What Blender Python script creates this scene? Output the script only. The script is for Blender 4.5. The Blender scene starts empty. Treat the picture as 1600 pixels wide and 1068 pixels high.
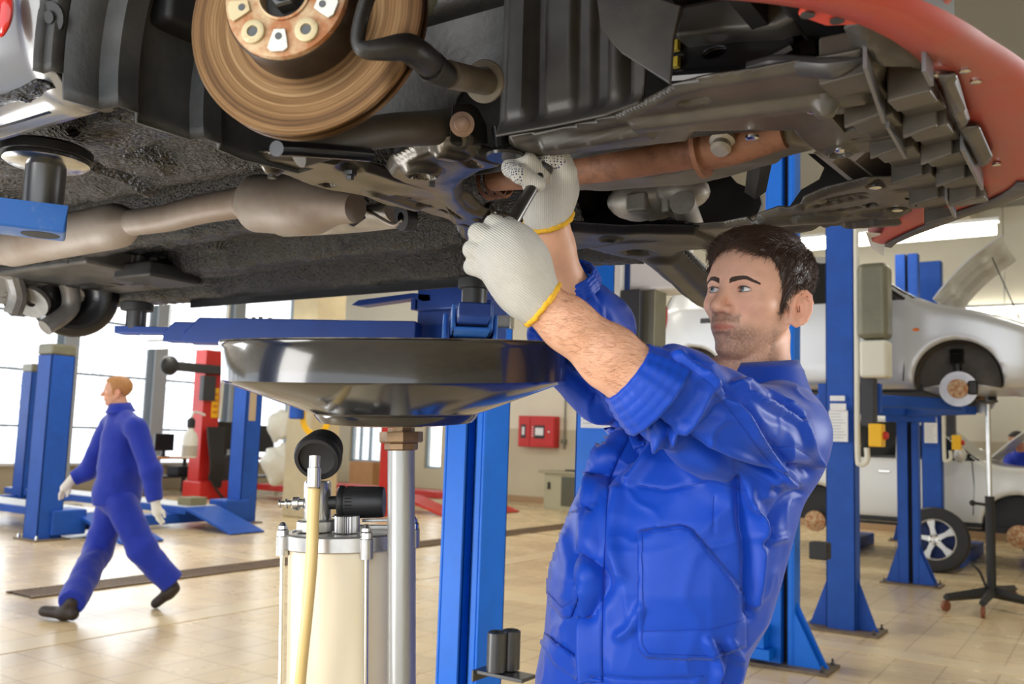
import bpy, bmesh, math, random
import numpy as np
from mathutils import Vector, Matrix, Euler, Quaternion
from math import radians as R_, sin, cos, pi, sqrt
random.seed(7); rng = np.random.default_rng(11)
SC = bpy.context.scene; COL = SC.collection
# ------------------------------------------------------------------ camera maths (world: X along the cars, Y across the bays, Z up)
FPX, PCX, PCY = 1420.0, 800.0, 534.0
def _cam(pitch=5.9, roll=1.9, h=1.45, yaw=33.65):
    p, r, t = R_(pitch), R_(roll), R_(yaw)
    f = np.array([0, cos(p), sin(p)]); u0 = np.array([0, -sin(p), cos(p)]); r0 = np.array([1., 0, 0])
    Rr = r0*cos(r)+u0*sin(r); U = -r0*sin(r)+u0*cos(r)
    Z = np.array([[cos(t), -sin(t), 0], [sin(t), cos(t), 0], [0, 0, 1]])
    return Z@Rr, Z@U, Z@f, np.array([0, 0, h])
CR, CU, CF, CO = _cam()
def ray(x, y): return CF + CR*((x-PCX)/FPX) - CU*((y-PCY)/FPX)
def proj(P):
    d = np.asarray(P, float)-CO; z = d@CF
    return PCX+FPX*(d@CR)/z, PCY-FPX*(d@CU)/z, z
def axv(i, x, y, v):
    d = ray(x, y); return CO+d*((v-CO[i])/d[i])
def az(x, y, z): return axv(2, x, y, z)
def aX(x, y, v): return axv(0, x, y, v)
def aY(x, y, v): return axv(1, x, y, v)
def ad(x, y, d): return CO+ray(x, y)*d
V = lambda *a: np.array(a, float)
def nrm(a): a = np.asarray(a, float); return a/np.linalg.norm(a)
# ------------------------------------------------------------------ materials
def mat(name, col, rough=.5, metal=0., var=0., vs=4., bump=0., bs=60., bd=.01, col2=None, mix=(.45, .6), coat=0., spec=.5, emit=None, es=0., stretch=None, detail=4., alpha=None, sheen=0.):
    m = bpy.data.materials.new(name); m.use_nodes = True
    nt = m.node_tree; N = nt.nodes; L = nt.links; b = N['Principled BSDF']
    col = tuple(col)+(1,)
    b.inputs['Base Color'].default_value = col; b.inputs['Roughness'].default_value = rough; b.inputs['Metallic'].default_value = metal
    b.inputs['Coat Weight'].default_value = coat; b.inputs['Specular IOR Level'].default_value = spec; b.inputs['Coat Roughness'].default_value = .08
    if sheen: b.inputs['Sheen Weight'].default_value = sheen
    tc = N.new('ShaderNodeTexCoord'); vec = tc.outputs['Object']
    if stretch:
        mp = N.new('ShaderNodeMapping'); mp.inputs['Scale'].default_value = stretch; L.new(vec, mp.inputs[0]); vec = mp.outputs[0]
    if var or col2:
        n = N.new('ShaderNodeTexNoise'); n.inputs['Scale'].default_value = vs; n.inputs['Detail'].default_value = detail; n.inputs['Roughness'].default_value = .65
        L.new(vec, n.inputs['Vector'])
        r = N.new('ShaderNodeValToRGB'); L.new(n.outputs['Fac'], r.inputs['Fac']); L.new(r.outputs['Color'], b.inputs['Base Color'])
        if col2:
            r.color_ramp.elements[0].position = mix[0]; r.color_ramp.elements[1].position = mix[1]
            r.color_ramp.elements[0].color = col; r.color_ramp.elements[1].color = tuple(col2)+(1,)
        else:
            r.color_ramp.elements[0].position = .3; r.color_ramp.elements[1].position = .7
            r.color_ramp.elements[0].color = tuple(c*(1-var) for c in col[:3])+(1,); r.color_ramp.elements[1].color = tuple(min(1, c*(1+var)) for c in col[:3])+(1,)
    if bump:
        n2 = N.new('ShaderNodeTexNoise'); n2.inputs['Scale'].default_value = bs; n2.inputs['Detail'].default_value = 3; L.new(vec, n2.inputs['Vector'])
        bp = N.new('ShaderNodeBump'); bp.inputs['Strength'].default_value = bump; bp.inputs['Distance'].default_value = bd
        L.new(n2.outputs['Fac'], bp.inputs['Height']); L.new(bp.outputs['Normal'], b.inputs['Normal'])
    if emit: b.inputs['Emission Color'].default_value = tuple(emit)+(1,); b.inputs['Emission Strength'].default_value = es
    return m
def glass(name, tint=(1, 1, 1), refl=.5):
    m = bpy.data.materials.new(name); m.use_nodes = True; nt = m.node_tree; N = nt.nodes; L = nt.links; N.clear()
    o = N.new('ShaderNodeOutputMaterial'); mx = N.new('ShaderNodeMixShader'); t = N.new('ShaderNodeBsdfTransparent'); g = N.new('ShaderNodeBsdfGlossy'); fr = N.new('ShaderNodeFresnel')
    t.inputs[0].default_value = tuple(tint)+(1,); g.inputs['Roughness'].default_value = .02
    mu = N.new('ShaderNodeMath'); mu.operation = 'MULTIPLY'; mu.inputs[1].default_value = refl; L.new(fr.outputs[0], mu.inputs[0])
    L.new(mu.outputs[0], mx.inputs[0]); L.new(t.outputs[0], mx.inputs[1]); L.new(g.outputs[0], mx.inputs[2]); L.new(mx.outputs[0], o.inputs[0])
    return m
def S(r, g, b):   # sRGB 0-255 -> linear
    f = lambda c: (c/255/12.92) if c/255 <= .04045 else ((c/255+.055)/1.055)**2.4
    return (f(r), f(g), f(b))
MT = {}
def defmats():
    D = MT
    D['blue'] = mat('lift_blue_paint', S(0, 110, 224), .45, var=.08, vs=6, spec=.35)
    D['blue_edge'] = mat('worn_blue_paint', S(40, 105, 190), .4, col2=S(120, 150, 190), vs=14, mix=(.55, .75))
    D['navy'] = mat('navy_blue_paint', S(32, 82, 174), .5, var=.12, vs=5, spec=.3)
    D['dkblue'] = mat('dark_blue_paint', S(26, 62, 140), .36, var=.12, vs=7)
    D['black'] = mat('black_gap', (.008, .008, .009), .6)
    D['plast'] = mat('dusty_black_plastic', (.045, .045, .045), .42, col2=(.115, .108, .095), vs=5, mix=(.4, .72), bump=.12, bs=120, bd=.002)
    D['tray'] = mat('dusty_tray_plastic', (.038, .034, .028), .36, col2=(.105, .092, .072), vs=6, mix=(.35, .7), bump=.1, bs=90, bd=.002)
    D['gloss'] = mat('glossy_black_paint', (.010, .010, .011), .26, coat=.15, spec=.35)
    D['satin'] = mat('satin_black_steel', (.011, .0105, .010), .36, spec=.3, var=.3, vs=8)
    D['bitumen'] = mat('black_underseal', (.006, .006, .0065), .22, bump=1., bs=120, bd=.014, spec=.45)
    D['subf'] = mat('oily_pressed_steel', (.065, .056, .044), .28, .6, col2=(.13, .112, .085), vs=7, mix=(.4, .7), bump=.15, bs=140, bd=.002)
    D['dkmetal'] = mat('dark_cast_iron', (.03, .029, .027), .45, .4, var=.3, vs=20, bump=.3, bs=150, bd=.002)
    D['liner'] = mat('grimy_wheel_liner', (.03, .031, .032), .5, col2=(.075, .073, .068), vs=9, mix=(.4, .75), bump=.35, bs=70, bd=.003)
    D['greybody'] = mat('silver_grey_body_paint', (.34, .335, .325), .24, .5, coat=.5)
    D['rustdisc'] = mat('rusty_brake_disc', (.36, .19, .075), .3, .75, col2=(.5, .33, .17), vs=5, mix=(.35, .65))
    D['hubrust'] = mat('rusty_hub', (.36, .14, .05), .5, .35, col2=(.52, .38, .22), vs=26, mix=(.42, .6), bump=.2, bs=90, bd=.002)
    D['exhaust'] = mat('dull_exhaust_steel', (.34, .29, .245), .55, .25, col2=(.24, .17, .12), vs=5, mix=(.4, .75), bump=.15, bs=120, bd=.002)
    D['exrust'] = mat('rusty_brown_pipe', (.34, .16, .09), .6, .15, col2=(.16, .075, .045), vs=22, mix=(.45, .7), bump=.25, bs=150, bd=.002)
    D['alu'] = mat('cast_aluminium', (.42, .39, .34), .5, .35, var=.25, vs=14, bump=.2, bs=80, bd=.003)
    D['steel'] = mat('bright_steel', (.62, .61, .58), .22, 1., var=.1, vs=20)
    D['dsteel'] = mat('dark_steel', (.1, .1, .1), .35, .8)
    D['rubber'] = mat('black_rubber', (.015, .015, .016), .55, bump=.1, bs=200, bd=.001)
    D['redcar'] = mat('dusty_red_paint', S(166, 62, 48), .42, col2=S(156, 82, 68), vs=5, mix=(.4, .7), coat=.15)
    D['red'] = mat('red_paint', S(196, 40, 36), .4, var=.08)
    D['white'] = mat('white_paint', (.8, .8, .78), .5)
    D['cream'] = mat('cream_plastic', (.72, .70, .6), .45)
    D['silver'] = mat('silver_car_paint', (.56, .565, .57), .28, .35, coat=.6)
    D['pearl'] = mat('pearl_white_car_paint', (.66, .655, .62), .3, .15, coat=.5)
    D['cglass'] = mat('dark_car_glass', (.012, .014, .014), .06, coat=.3)
    D['yellow'] = mat('yellow_plastic', S(245, 190, 20), .4)
    D['paper'] = mat('printed_paper', (.82, .83, .85), .6)
    D['ink'] = mat('grey_ink', (.35, .36, .4), .6)
    D['skin'] = None
    D['wood'] = mat('desk_wood', S(190, 140, 80), .5, var=.2, vs=8)
    D['amber'] = mat('amber_lens', S(220, 110, 30), .2)
    D['lens'] = mat('red_lens', S(200, 25, 15), .15, coat=.5)
    D['headl'] = mat('headlamp_lens', (.7, .66, .5), .1, coat=.6)
    D['screen'] = mat('black_screen', (.01, .01, .012), .3)
    D['tube'] = mat('fluorescent_tube', (1, 1, .95), .4, emit=(1, .97, .86), es=14)
    D['alloy'] = mat('alloy_rim', (.75, .74, .7), .3, .6)
defmats()
# ------------------------------------------------------------------ mesh helpers
def wloc(o):
    v = Vector((0, 0, 0))
    while o is not None: v += o.location; o = o.parent
    return v
def tag(o, label=None, cat=None, group=None, kind=None):
    if label: o['label'] = label
    if cat: o['category'] = cat
    if group: o['group'] = group
    if kind: o['kind'] = kind
    return o
def thing(name, label, cat, loc=(0, 0, 0), group=None):
    o = bpy.data.objects.new(name, None); COL.objects.link(o); o.location = loc; o.empty_display_size = .05
    return tag(o, label, cat, group, 'thing')
def mk(name, verts, faces, m, parent=None, smooth=True, angle=35, bevel=0., seg=2, subd=0, solid=0., origin=None, label=None):
    me = bpy.data.meshes.new(name)
    v = np.asarray(verts, float).reshape(-1, 3)
    off = wloc(parent) if parent is not None else Vector((0, 0, 0))
    org = Vector(origin) if origin is not None else (Vector((0, 0, 0)) if parent is not None else Vector(v.mean(0)*[1, 1, 0]+[0, 0, v[:, 2].min()]))
    if parent is None: off = org; 
    v = v-np.array(off)
    me.from_pydata(v.tolist(), [], [list(map(int, f)) for f in faces]); me.update()
    if smooth:
        me.shade_smooth()
        if angle < 180: me.set_sharp_from_angle(angle=R_(angle))
    o = bpy.data.objects.new(name, me); COL.objects.link(o)
    if parent is None: o.location = org
    else: o.parent = parent
    if isinstance(m, (list, tuple)):
        for x in m: me.materials.append(x)
    elif m is not None: me.materials.append(m)
    if solid:
        s = o.modifiers.new('solid', 'SOLIDIFY'); s.thickness = solid; s.offset = 0
    if subd:
        s = o.modifiers.new('sub', 'SUBSURF'); s.levels = s.render_levels = subd
    if bevel:
        b = o.modifiers.new('bevel', 'BEVEL'); b.width = bevel; b.segments = seg; b.limit_method = 'ANGLE'; b.angle_limit = R_(40); b.harden_normals = True
    if label: o['label'] = label
    return o
class MB:
    def __init__(s): s.v = []; s.f = []; s.mi = []
    def add(s, v, f, mi=0):
        n = len(s.v); s.v.extend([tuple(map(float, p)) for p in v]); s.f.extend([[i+n for i in q] for q in f]); s.mi.extend([mi]*len(f)); return s
    def box(s, c, size, rot=None, taper=1., mi=0):
        hx, hy, hz = [k/2 for k in size]; P = []
        for z in (-hz, hz):
            t = 1. if z < 0 else taper
            for x, y in ((-hx, -hy), (hx, -hy), (hx, hy), (-hx, hy)): P.append((x*t, y*t, z))
        P = np.array(P)
        if rot is not None: P = P@np.array(rot).T
        return s.add(P+np.array(c), [[3, 2, 1, 0], [4, 5, 6, 7], [0, 1, 5, 4], [1, 2, 6, 5], [2, 3, 7, 6], [3, 0, 4, 7]], mi)
    def b2(s, lo, hi, mi=0):
        lo = np.array(lo, float); hi = np.array(hi, float); return s.box((lo+hi)/2, np.abs(hi-lo), mi=mi)
    def tube(s, pts, r, n=14, cap=True, mi=0, closed=False, flat=None):
        pts = np.array(pts, float); m = len(pts); rr = np.full(m, r) if np.isscalar(r) else np.array(r, float)
        T = np.gradient(pts, axis=0); 
        if closed: T = np.roll(pts, -1, 0)-np.roll(pts, 1, 0)
        T /= np.linalg.norm(T, axis=1)[:, None]+1e-12
        up = V(0, 0, 1) if abs(T[0, 2]) < .9 else V(1, 0, 0)
        u = nrm(np.cross(up, T[0])); out = []
        for i in range(m):
            u = u-T[i]*(u@T[i]); u = nrm(u); w = np.cross(T[i], u)
            for k in range(n):
                a = 2*pi*k/n; ca, sa = cos(a), sin(a)
                if flat: sa *= flat
                out.append(pts[i]+rr[i]*(u*ca+w*sa))
        F = []
        for i in range(m if closed else m-1):
            j = (i+1) % m
            for k in range(n): F.append([i*n+k, i*n+(k+1) % n, j*n+(k+1) % n, j*n+k])
        if cap and not closed: F.append(list(range(n))[::-1]); F.append([(m-1)*n+k for k in range(n)])
        return s.add(out, F, mi)
    def lathe(s, prof, o=(0, 0, 0), axis=(0, 0, 1), n=32, mi=0, cap=True, a0=0., a1=2*pi):
        axis = nrm(axis); up = V(0, 0, 1) if abs(axis[2]) < .9 else V(1, 0, 0)
        u = nrm(np.cross(up, axis)); w = np.cross(axis, u); o = np.array(o, float); P = []; F = []; m = len(prof)
        full = abs(a1-a0-2*pi) < 1e-6; nn = n if full else n+1
        for r, h in prof:
            for k in range(nn):
                a = a0+(a1-a0)*k/n; P.append(o+axis*h+r*(u*cos(a)+w*sin(a)))
        for i in range(m-1):
            for k in range(n):
                k2 = (k+1) % nn; F.append([i*nn+k, i*nn+k2, (i+1)*nn+k2, (i+1)*nn+k])
        if cap and full:
            if prof[0][0] > 1e-6: F.append(list(range(nn))[::-1])
            if prof[-1][0] > 1e-6: F.append([(m-1)*nn+k for k in range(nn)])
        return s.add(P, F, mi)
    def cyl(s, a, b, r, n=20, mi=0, r2=None):
        return s.tube([a, b], [r, r if r2 is None else r2], n, mi=mi)
    def prism(s, poly, vec, mi=0):
        poly = np.array(poly, float); n = len(poly); vec = np.array(vec, float)
        P = np.vstack([poly, poly+vec]); F = [list(range(n))[::-1], [n+i for i in range(n)]]
        for i in range(n): F.append([i, (i+1) % n, n+(i+1) % n, n+i])
        return s.add(P, F, mi)
    def sph(s, c, r, n=16, m=10, mi=0, sc=(1, 1, 1)):
        c = np.array(c, float); P = [c+V(0, 0, -r*sc[2])]
        for i in range(1, m):
            t = -pi/2+pi*i/m
            for k in range(n): P.append(c+V(r*cos(t)*cos(2*pi*k/n)*sc[0], r*cos(t)*sin(2*pi*k/n)*sc[1], r*sin(t)*sc[2]))
        P.append(c+V(0, 0, r*sc[2])); F = []
        for k in range(n): F.append([0, 1+(k+1) % n, 1+k])
        for i in range(m-2):
            for k in range(n): F.append([1+i*n+k, 1+i*n+(k+1) % n, 1+(i+1)*n+(k+1) % n, 1+(i+1)*n+k])
        q = 1+(m-2)*n
        for k in range(n): F.append([q+k, q+(k+1) % n, len(P)-1])
        return s.add(P, F, mi)
    def build(s, name, m, parent=None, **kw):
        o = mk(name, s.v, s.f, m, parent, **kw)
        if any(s.mi): o.data.polygons.foreach_set('material_index', s.mi)
        fixn(o.data)
        return o
def fixn(me):
    bm = bmesh.new(); bm.from_mesh(me); bmesh.ops.recalc_face_normals(bm, faces=bm.faces); bm.to_mesh(me); bm.free()
def rotm(axis, deg): return np.array(Matrix.Rotation(R_(deg), 3, Vector(axis)))
def bez(pts, n=12):   # Catmull-Rom through points
    p = np.array(pts, float); p = np.vstack([2*p[0]-p[1], p, 2*p[-1]-p[-2]]); out = []
    for i in range(1, len(p)-2):
        for k in range(n):
            t = k/n; a, b, c, d = p[i-1], p[i], p[i+1], p[i+2]
            out.append(.5*((2*b)+(c-a)*t+(2*a-5*b+4*c-d)*t*t+(3*b-a-3*c+d)*t**3))
    out.append(p[-2]); return np.array(out)
def plate(name, outer, holes, thick, m, parent, frame, bevel=.003, label=None, smooth=True):
    """flat plate with holes; outer/holes are 2D (a,b) lists; frame = (origin, ea, eb); extruded symmetrically along ea x eb"""
    cu = bpy.data.curves.new(name+'_c', 'CURVE'); cu.dimensions = '2D'; cu.fill_mode = 'BOTH'; cu.extrude = max(thick/2-bevel, 1e-4); cu.bevel_depth = bevel; cu.bevel_resolution = 1
    for pl in [outer]+list(holes):
        sp = cu.splines.new('POLY'); sp.points.add(len(pl)-1); sp.use_cyclic_u = True
        for i, q in enumerate(pl): sp.points[i].co = (q[0], q[1], 0, 1)
    tmp = bpy.data.objects.new(name+'_t', cu); COL.objects.link(tmp)
    me = bpy.data.meshes.new_from_object(tmp.evaluated_get(bpy.context.evaluated_depsgraph_get()))
    bpy.data.objects.remove(tmp); bpy.data.curves.remove(cu)
    n = len(me.vertices); c = np.zeros(n*3); me.vertices.foreach_get('co', c); c = c.reshape(-1, 3)
    o0, ea, eb = [np.array(k, float) for k in frame]; en = np.cross(ea, eb)
    w = o0+c[:, :1]*ea+c[:, 1:2]*eb+c[:, 2:3]*en
    fs = [list(p.vertices) for p in me.polygons]; bpy.data.meshes.remove(me)
    o = mk(name, w, fs, m, parent, smooth=smooth, angle=30, label=label); return o
FZ = lambda z: ((0, 0, z), (1, 0, 0), (0, 1, 0))
def pz(pts, z): return [tuple(az(x, y, z)[:2]) for x, y in pts]         # pixels on a level plane -> (X, Y)
def ell(cx, cy, a, b, n=20, rot=0): return [(cx+a*cos(t)*cos(rot)-b*sin(t)*sin(rot), cy+a*cos(t)*sin(rot)+b*sin(t)*cos(rot)) for t in [2*pi*k/n for k in range(n)]]
def smooth_poly(p, n=6):
    q = np.array(p, float); m = len(q); out = []
    for i in range(m):
        a, b, c, d = q[i-1], q[i], q[(i+1) % m], q[(i+2) % m]
        for k in range(n):
            t = k/n; out.append(tuple(.5*((2*b)+(c-a)*t+(2*a-5*b+4*c-d)*t*t+(3*b-a-3*c+d)*t**3)))
    return out
def inpoly(px, py, poly):
    poly = np.array(poly, float); ins = np.zeros(px.shape, bool); n = len(poly)
    for i in range(n):
        x1, y1 = poly[i]; x2, y2 = poly[(i+1) % n]
        c = ((y1 > py) != (y2 > py)); xi = (x2-x1)*(py-y1)/(y2-y1+1e-12)+x1; ins ^= c & (px < xi)
    return ins
def polydist(px, py, poly, closed=True):
    poly = np.array(poly, float); d = np.full(px.shape, 1e9); n = len(poly)
    for i in range(n if closed else n-1):
        a = poly[i]; b = poly[(i+1) % n]; ab = b-a; L = ab@ab+1e-12
        t = np.clip(((px-a[0])*ab[0]+(py-a[1])*ab[1])/L, 0, 1); d = np.minimum(d, np.hypot(px-a[0]-t*ab[0], py-a[1]-t*ab[1]))
    return d
# ------------------------------------------------------------------ SDF toolkit
def smin(a, b, k):
    h = np.clip(.5+.5*(b-a)/k, 0, 1); return b+(a-b)*h-k*h*(1-h)
def smax(a, b, k): return -smin(-a, -b, k)
def s_sph(p, c, r): return np.sqrt(((p-np.asarray(c, p.dtype))**2).sum(1))-r
def s_ell(p, c, r, M=None):
    q = p-np.asarray(c, p.dtype)
    if M is not None: q = q@np.asarray(M, p.dtype)
    r = np.asarray(r, p.dtype); k0 = np.sqrt(((q/r)**2).sum(1)); k1 = np.sqrt(((q/(r*r))**2).sum(1)); return k0*(k0-1)/(k1+1e-9)
def s_cap(p, a, b, r1, r2=None):
    a = np.asarray(a, p.dtype); b = np.asarray(b, p.dtype); ba = b-a; pa = p-a; h = np.clip((pa@ba)/(ba@ba+1e-12), 0, 1)
    return np.sqrt(((pa-h[:, None]*ba)**2).sum(1))-(r1 if r2 is None else r1+(r2-r1)*h)
def s_chain(p, pts, rs, k=.01):
    d = None
    for i in range(len(pts)-1):
        e = s_cap(p, pts[i], pts[i+1], rs[i], rs[i+1]); d = e if d is None else smin(d, e, k)
    return d
def s_box(p, c, half, r=0., M=None):
    q = p-np.asarray(c, p.dtype)
    if M is not None: q = q@np.asarray(M, p.dtype)
    q = np.abs(q)-np.asarray(half, p.dtype)+r; return np.sqrt((np.maximum(q, 0)**2).sum(1))+np.minimum(q.max(1), 0)-r
def surface(f, lo, hi, h, B=6, slack=1.6):
    lo = np.array(lo, float); hi = np.array(hi, float); nb = np.maximum(np.ceil((hi-lo)/(h*B)).astype(int), 1); n = nb*B
    bc = [lo[i]+(np.arange(nb[i])+.5)*B*h for i in range(3)]
    G = np.stack(np.meshgrid(*bc, indexing='ij'), -1).reshape(-1, 3).astype(np.float32)
    dc = f(G).reshape(nb); near = np.abs(dc) < B*h*.87*slack
    D = np.repeat(np.repeat(np.repeat(np.where(dc < 0, -1., 1.).astype(np.float32), B, 0), B, 1), B, 2)
    bi = np.argwhere(near); off = np.stack(np.meshgrid(*[np.arange(B)]*3, indexing='ij'), -1).reshape(-1, 3)
    CH = 60000//(B**3)*8+1
    for s in range(0, len(bi), CH):
        idx = (bi[s:s+CH, None, :]*B+off[None]).reshape(-1, 3); P = (lo+idx*h).astype(np.float32)
        D[idx[:, 0], idx[:, 1], idx[:, 2]] = f(P)
    sg = D < 0
    c = np.zeros(tuple(n-1), np.uint8)
    for i in (0, 1):
        for j in (0, 1):
            for k in (0, 1): c += sg[i:n[0]-1+i, j:n[1]-1+j, k:n[2]-1+k]
    act = np.argwhere((c > 0) & (c < 8)); idm = np.full(tuple(n-1), -1, np.int32); idm[act[:, 0], act[:, 1], act[:, 2]] = np.arange(len(act))
    acc = np.zeros((len(act), 3)); cnt = np.zeros(len(act))
    cor = [(i, j, k) for i in (0, 1) for j in (0, 1) for k in (0, 1)]
    dv = {q: D[act[:, 0]+q[0], act[:, 1]+q[1], act[:, 2]+q[2]] for q in cor}
    for a in cor:
        for ax in range(3):
            if a[ax] == 0:
                b = list(a); b[ax] = 1; b = tuple(b); da, db = dv[a], dv[b]; m = (da < 0) != (db < 0)
                t = np.where(m, da/(da-db+1e-12), 0); pt = np.array(a, float)+np.zeros((len(act), 3)); pt[:, ax] += t; acc[m] += pt[m]; cnt[m] += 1
    vv = lo+(act+acc/np.maximum(cnt, 1)[:, None])*h
    F = []
    for ax in range(3):
        o1, o2 = [(1, 2), (2, 0), (0, 1)][ax]
        sl0 = [slice(0, None)]*3; 
        A = sg; e = [slice(None)]*3; e2 = [slice(None)]*3; e[ax] = slice(0, n[ax]-1); e2[ax] = slice(1, n[ax])
        ch = A[tuple(e)] != A[tuple(e2)]; q = np.argwhere(ch)
        q = q[(q[:, o1] > 0) & (q[:, o2] > 0) & (q[:, o1] < n[o1]-1) & (q[:, o2] < n[o2]-1)]
        u = np.zeros(3, int); w = np.zeros(3, int); u[o1] = 1; w[o2] = 1
        ids = [idm[tuple((q-d).T)] for d in (u+w, w, 0*u, u)]
        fl = A[tuple(q.T)]; Q = np.stack(ids, 1); Q = np.where(fl[:, None], Q, Q[:, ::-1]); F.append(Q[(Q >= 0).all(1)])
    return vv, np.vstack(F)
def lap(v, f, it=2, lam=.5):
    n = len(v); e = np.vstack([f[:, [0, 1]], f[:, [1, 2]], f[:, [2, 3]], f[:, [3, 0]]])
    for _ in range(it):
        s = np.zeros_like(v); c = np.zeros(n)
        for a, b in ((0, 1), (1, 0)):
            for k in range(3): s[:, k] += np.bincount(e[:, a], v[e[:, b], k], n)
            c += np.bincount(e[:, a], minlength=n)
        v = v+lam*(s/np.maximum(c, 1)[:, None]-v)
    return v
def vnorm(v, f):
    a = np.cross(v[f[:, 2]]-v[f[:, 0]], v[f[:, 3]]-v[f[:, 1]]); N = np.zeros_like(v)
    for k in range(4):
        for j in range(3): N[:, j] += np.bincount(f[:, k], a[:, j], len(v))
    return N/(np.linalg.norm(N, axis=1)[:, None]+1e-12)
def noise3(p, s, seed=0, oct=1):
    """cheap value noise"""
    out = np.zeros(len(p)); amp = 1.
    for o in range(oct):
        q = np.asarray(p, float)*s*(2**o)+seed*17.3; i = np.floor(q).astype(np.int64); f = q-i; f = f*f*(3-2*f); t = 0
        for a in (0, 1):
            for b in (0, 1):
                for c in (0, 1):
                    hsh = ((i[:, 0]+a)*73856093 ^ (i[:, 1]+b)*19349663 ^ (i[:, 2]+c)*83492791 ^ (seed+o)*2654435); hsh = (hsh ^ (hsh >> 13))*1274126177 & 0xffffff
                    t = t+(hsh/0xffffff)*np.where(a, f[:, 0], 1-f[:, 0])*np.where(b, f[:, 1], 1-f[:, 1])*np.where(c, f[:, 2], 1-f[:, 2])
        out += amp*(t-.5)*2; amp *= .5
    return out
def mesh_sdf(name, f, lo, hi, h, m, parent=None, it=1, **kw):
    v, q = surface(f, lo, hi, h); v = lap(v, q, it); return mk(name, v, q, m, parent, angle=181, **kw)
def clone(root, loc=None, rotz=None):
    r = root.copy(); COL.objects.link(r)
    if loc is not None: r.location = loc
    if rotz is not None: r.rotation_euler = (0, 0, rotz)
    for ch in list(root.children):
        c = ch.copy(); COL.objects.link(c); c.parent = r
        for g in list(ch.children):
            d = g.copy(); COL.objects.link(d); d.parent = c
    return r
# ------------------------------------------------------------------ camera
def make_camera():
    cd = bpy.data.cameras.new('camera'); co = bpy.data.objects.new('camera', cd); COL.objects.link(co)
    M4 = Matrix(((CR[0], CU[0], -CF[0], CO[0]), (CR[1], CU[1], -CF[1], CO[1]), (CR[2], CU[2], -CF[2], CO[2]), (0, 0, 0, 1)))
    co.matrix_world = M4; cd.sensor_width = 36; cd.sensor_fit = 'HORIZONTAL'; cd.lens = FPX/1600*36; cd.clip_start = .02; cd.clip_end = 300
    cd.dof.use_dof = True; cd.dof.focus_distance = 1.55; cd.dof.aperture_fstop = 7.
    SC.camera = co
make_camera()
# ------------------------------------------------------------------ the setting
def floor_mat():
    m = bpy.data.materials.new('beige_floor_tiles'); m.use_nodes = True; nt = m.node_tree; N = nt.nodes; L = nt.links; b = N['Principled BSDF']
    tc = N.new('ShaderNodeTexCoord'); mp = N.new('ShaderNodeMapping'); mp.inputs['Location'].default_value = (.04, .0, 0); L.new(tc.outputs['Object'], mp.inputs[0])
    br = N.new('ShaderNodeTexBrick'); br.offset = 0; br.inputs['Scale'].default_value = 1.; br.inputs['Brick Width'].default_value = .32; br.inputs['Row Height'].default_value = .32
    br.inputs['Mortar Size'].default_value = .0045; br.inputs['Mortar Smooth'].default_value = .3; br.inputs['Bias'].default_value = 0
    br.inputs['Color1'].default_value = S(220, 199, 160)+(1,); br.inputs['Color2'].default_value = S(213, 191, 151)+(1,); br.inputs['Mortar'].default_value = S(170, 146, 108)+(1,)
    L.new(mp.outputs[0], br.inputs['Vector'])
    n = N.new('ShaderNodeTexNoise'); n.inputs['Scale'].default_value = 1.3; n.inputs['Detail'].default_value = 6; L.new(tc.outputs['Object'], n.inputs['Vector'])
    r = N.new('ShaderNodeValToRGB'); r.color_ramp.elements[0].color = (.88, .86, .83, 1); r.color_ramp.elements[1].color = (1.12, 1.1, 1.08, 1); r.color_ramp.elements[0].position = .3; r.color_ramp.elements[1].position = .65; L.new(n.outputs['Fac'], r.inputs[0])
    mx = N.new('ShaderNodeMixRGB'); mx.blend_type = 'MULTIPLY'; mx.inputs[0].default_value = 1; L.new(br.outputs['Color'], mx.inputs[1]); L.new(r.outputs[0], mx.inputs[2]); L.new(mx.outputs[0], b.inputs['Base Color'])
    rr = N.new('ShaderNodeMapRange'); rr.inputs['To Min'].default_value = .16; rr.inputs['To Max'].default_value = .38; L.new(n.outputs['Fac'], rr.inputs['Value']); L.new(rr.outputs[0], b.inputs['Roughness'])
    bp = N.new('ShaderNodeBump'); bp.inputs['Strength'].default_value = .25; bp.inputs['Distance'].default_value = .004; L.new(br.outputs['Fac'], bp.inputs['Height']); bp.invert = True; L.new(bp.outputs[0], b.inputs['Normal'])
    return m
XL, YB, XR, YF, ZC = -18.0, 17.2, 7.0, -5.0, 5.6
def struct(o): o['kind'] = 'structure'; return o
o = struct(MB().b2((XL-.3, YF, -.2), (XR, YB+.3, 0)).build('floor', floor_mat(), smooth=False, origin=(0, 0, 0)))
wallm = mat('cream_wall_paint', S(226, 220, 200), .7, var=.04, vs=.8)
dado = mat('beige_wall_paint', S(196, 186, 160), .65, var=.05, vs=.8)
grey = mat('grey_ceiling', S(150, 150, 146), .8)
frame_m = mat('grey_window_frame', S(150, 165, 175), .45)
colm = mat('grey_steel_column', S(168, 178, 186), .5); coltan = mat('tan_steel_column', S(150, 135, 110), .55, var=.1)
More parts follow.
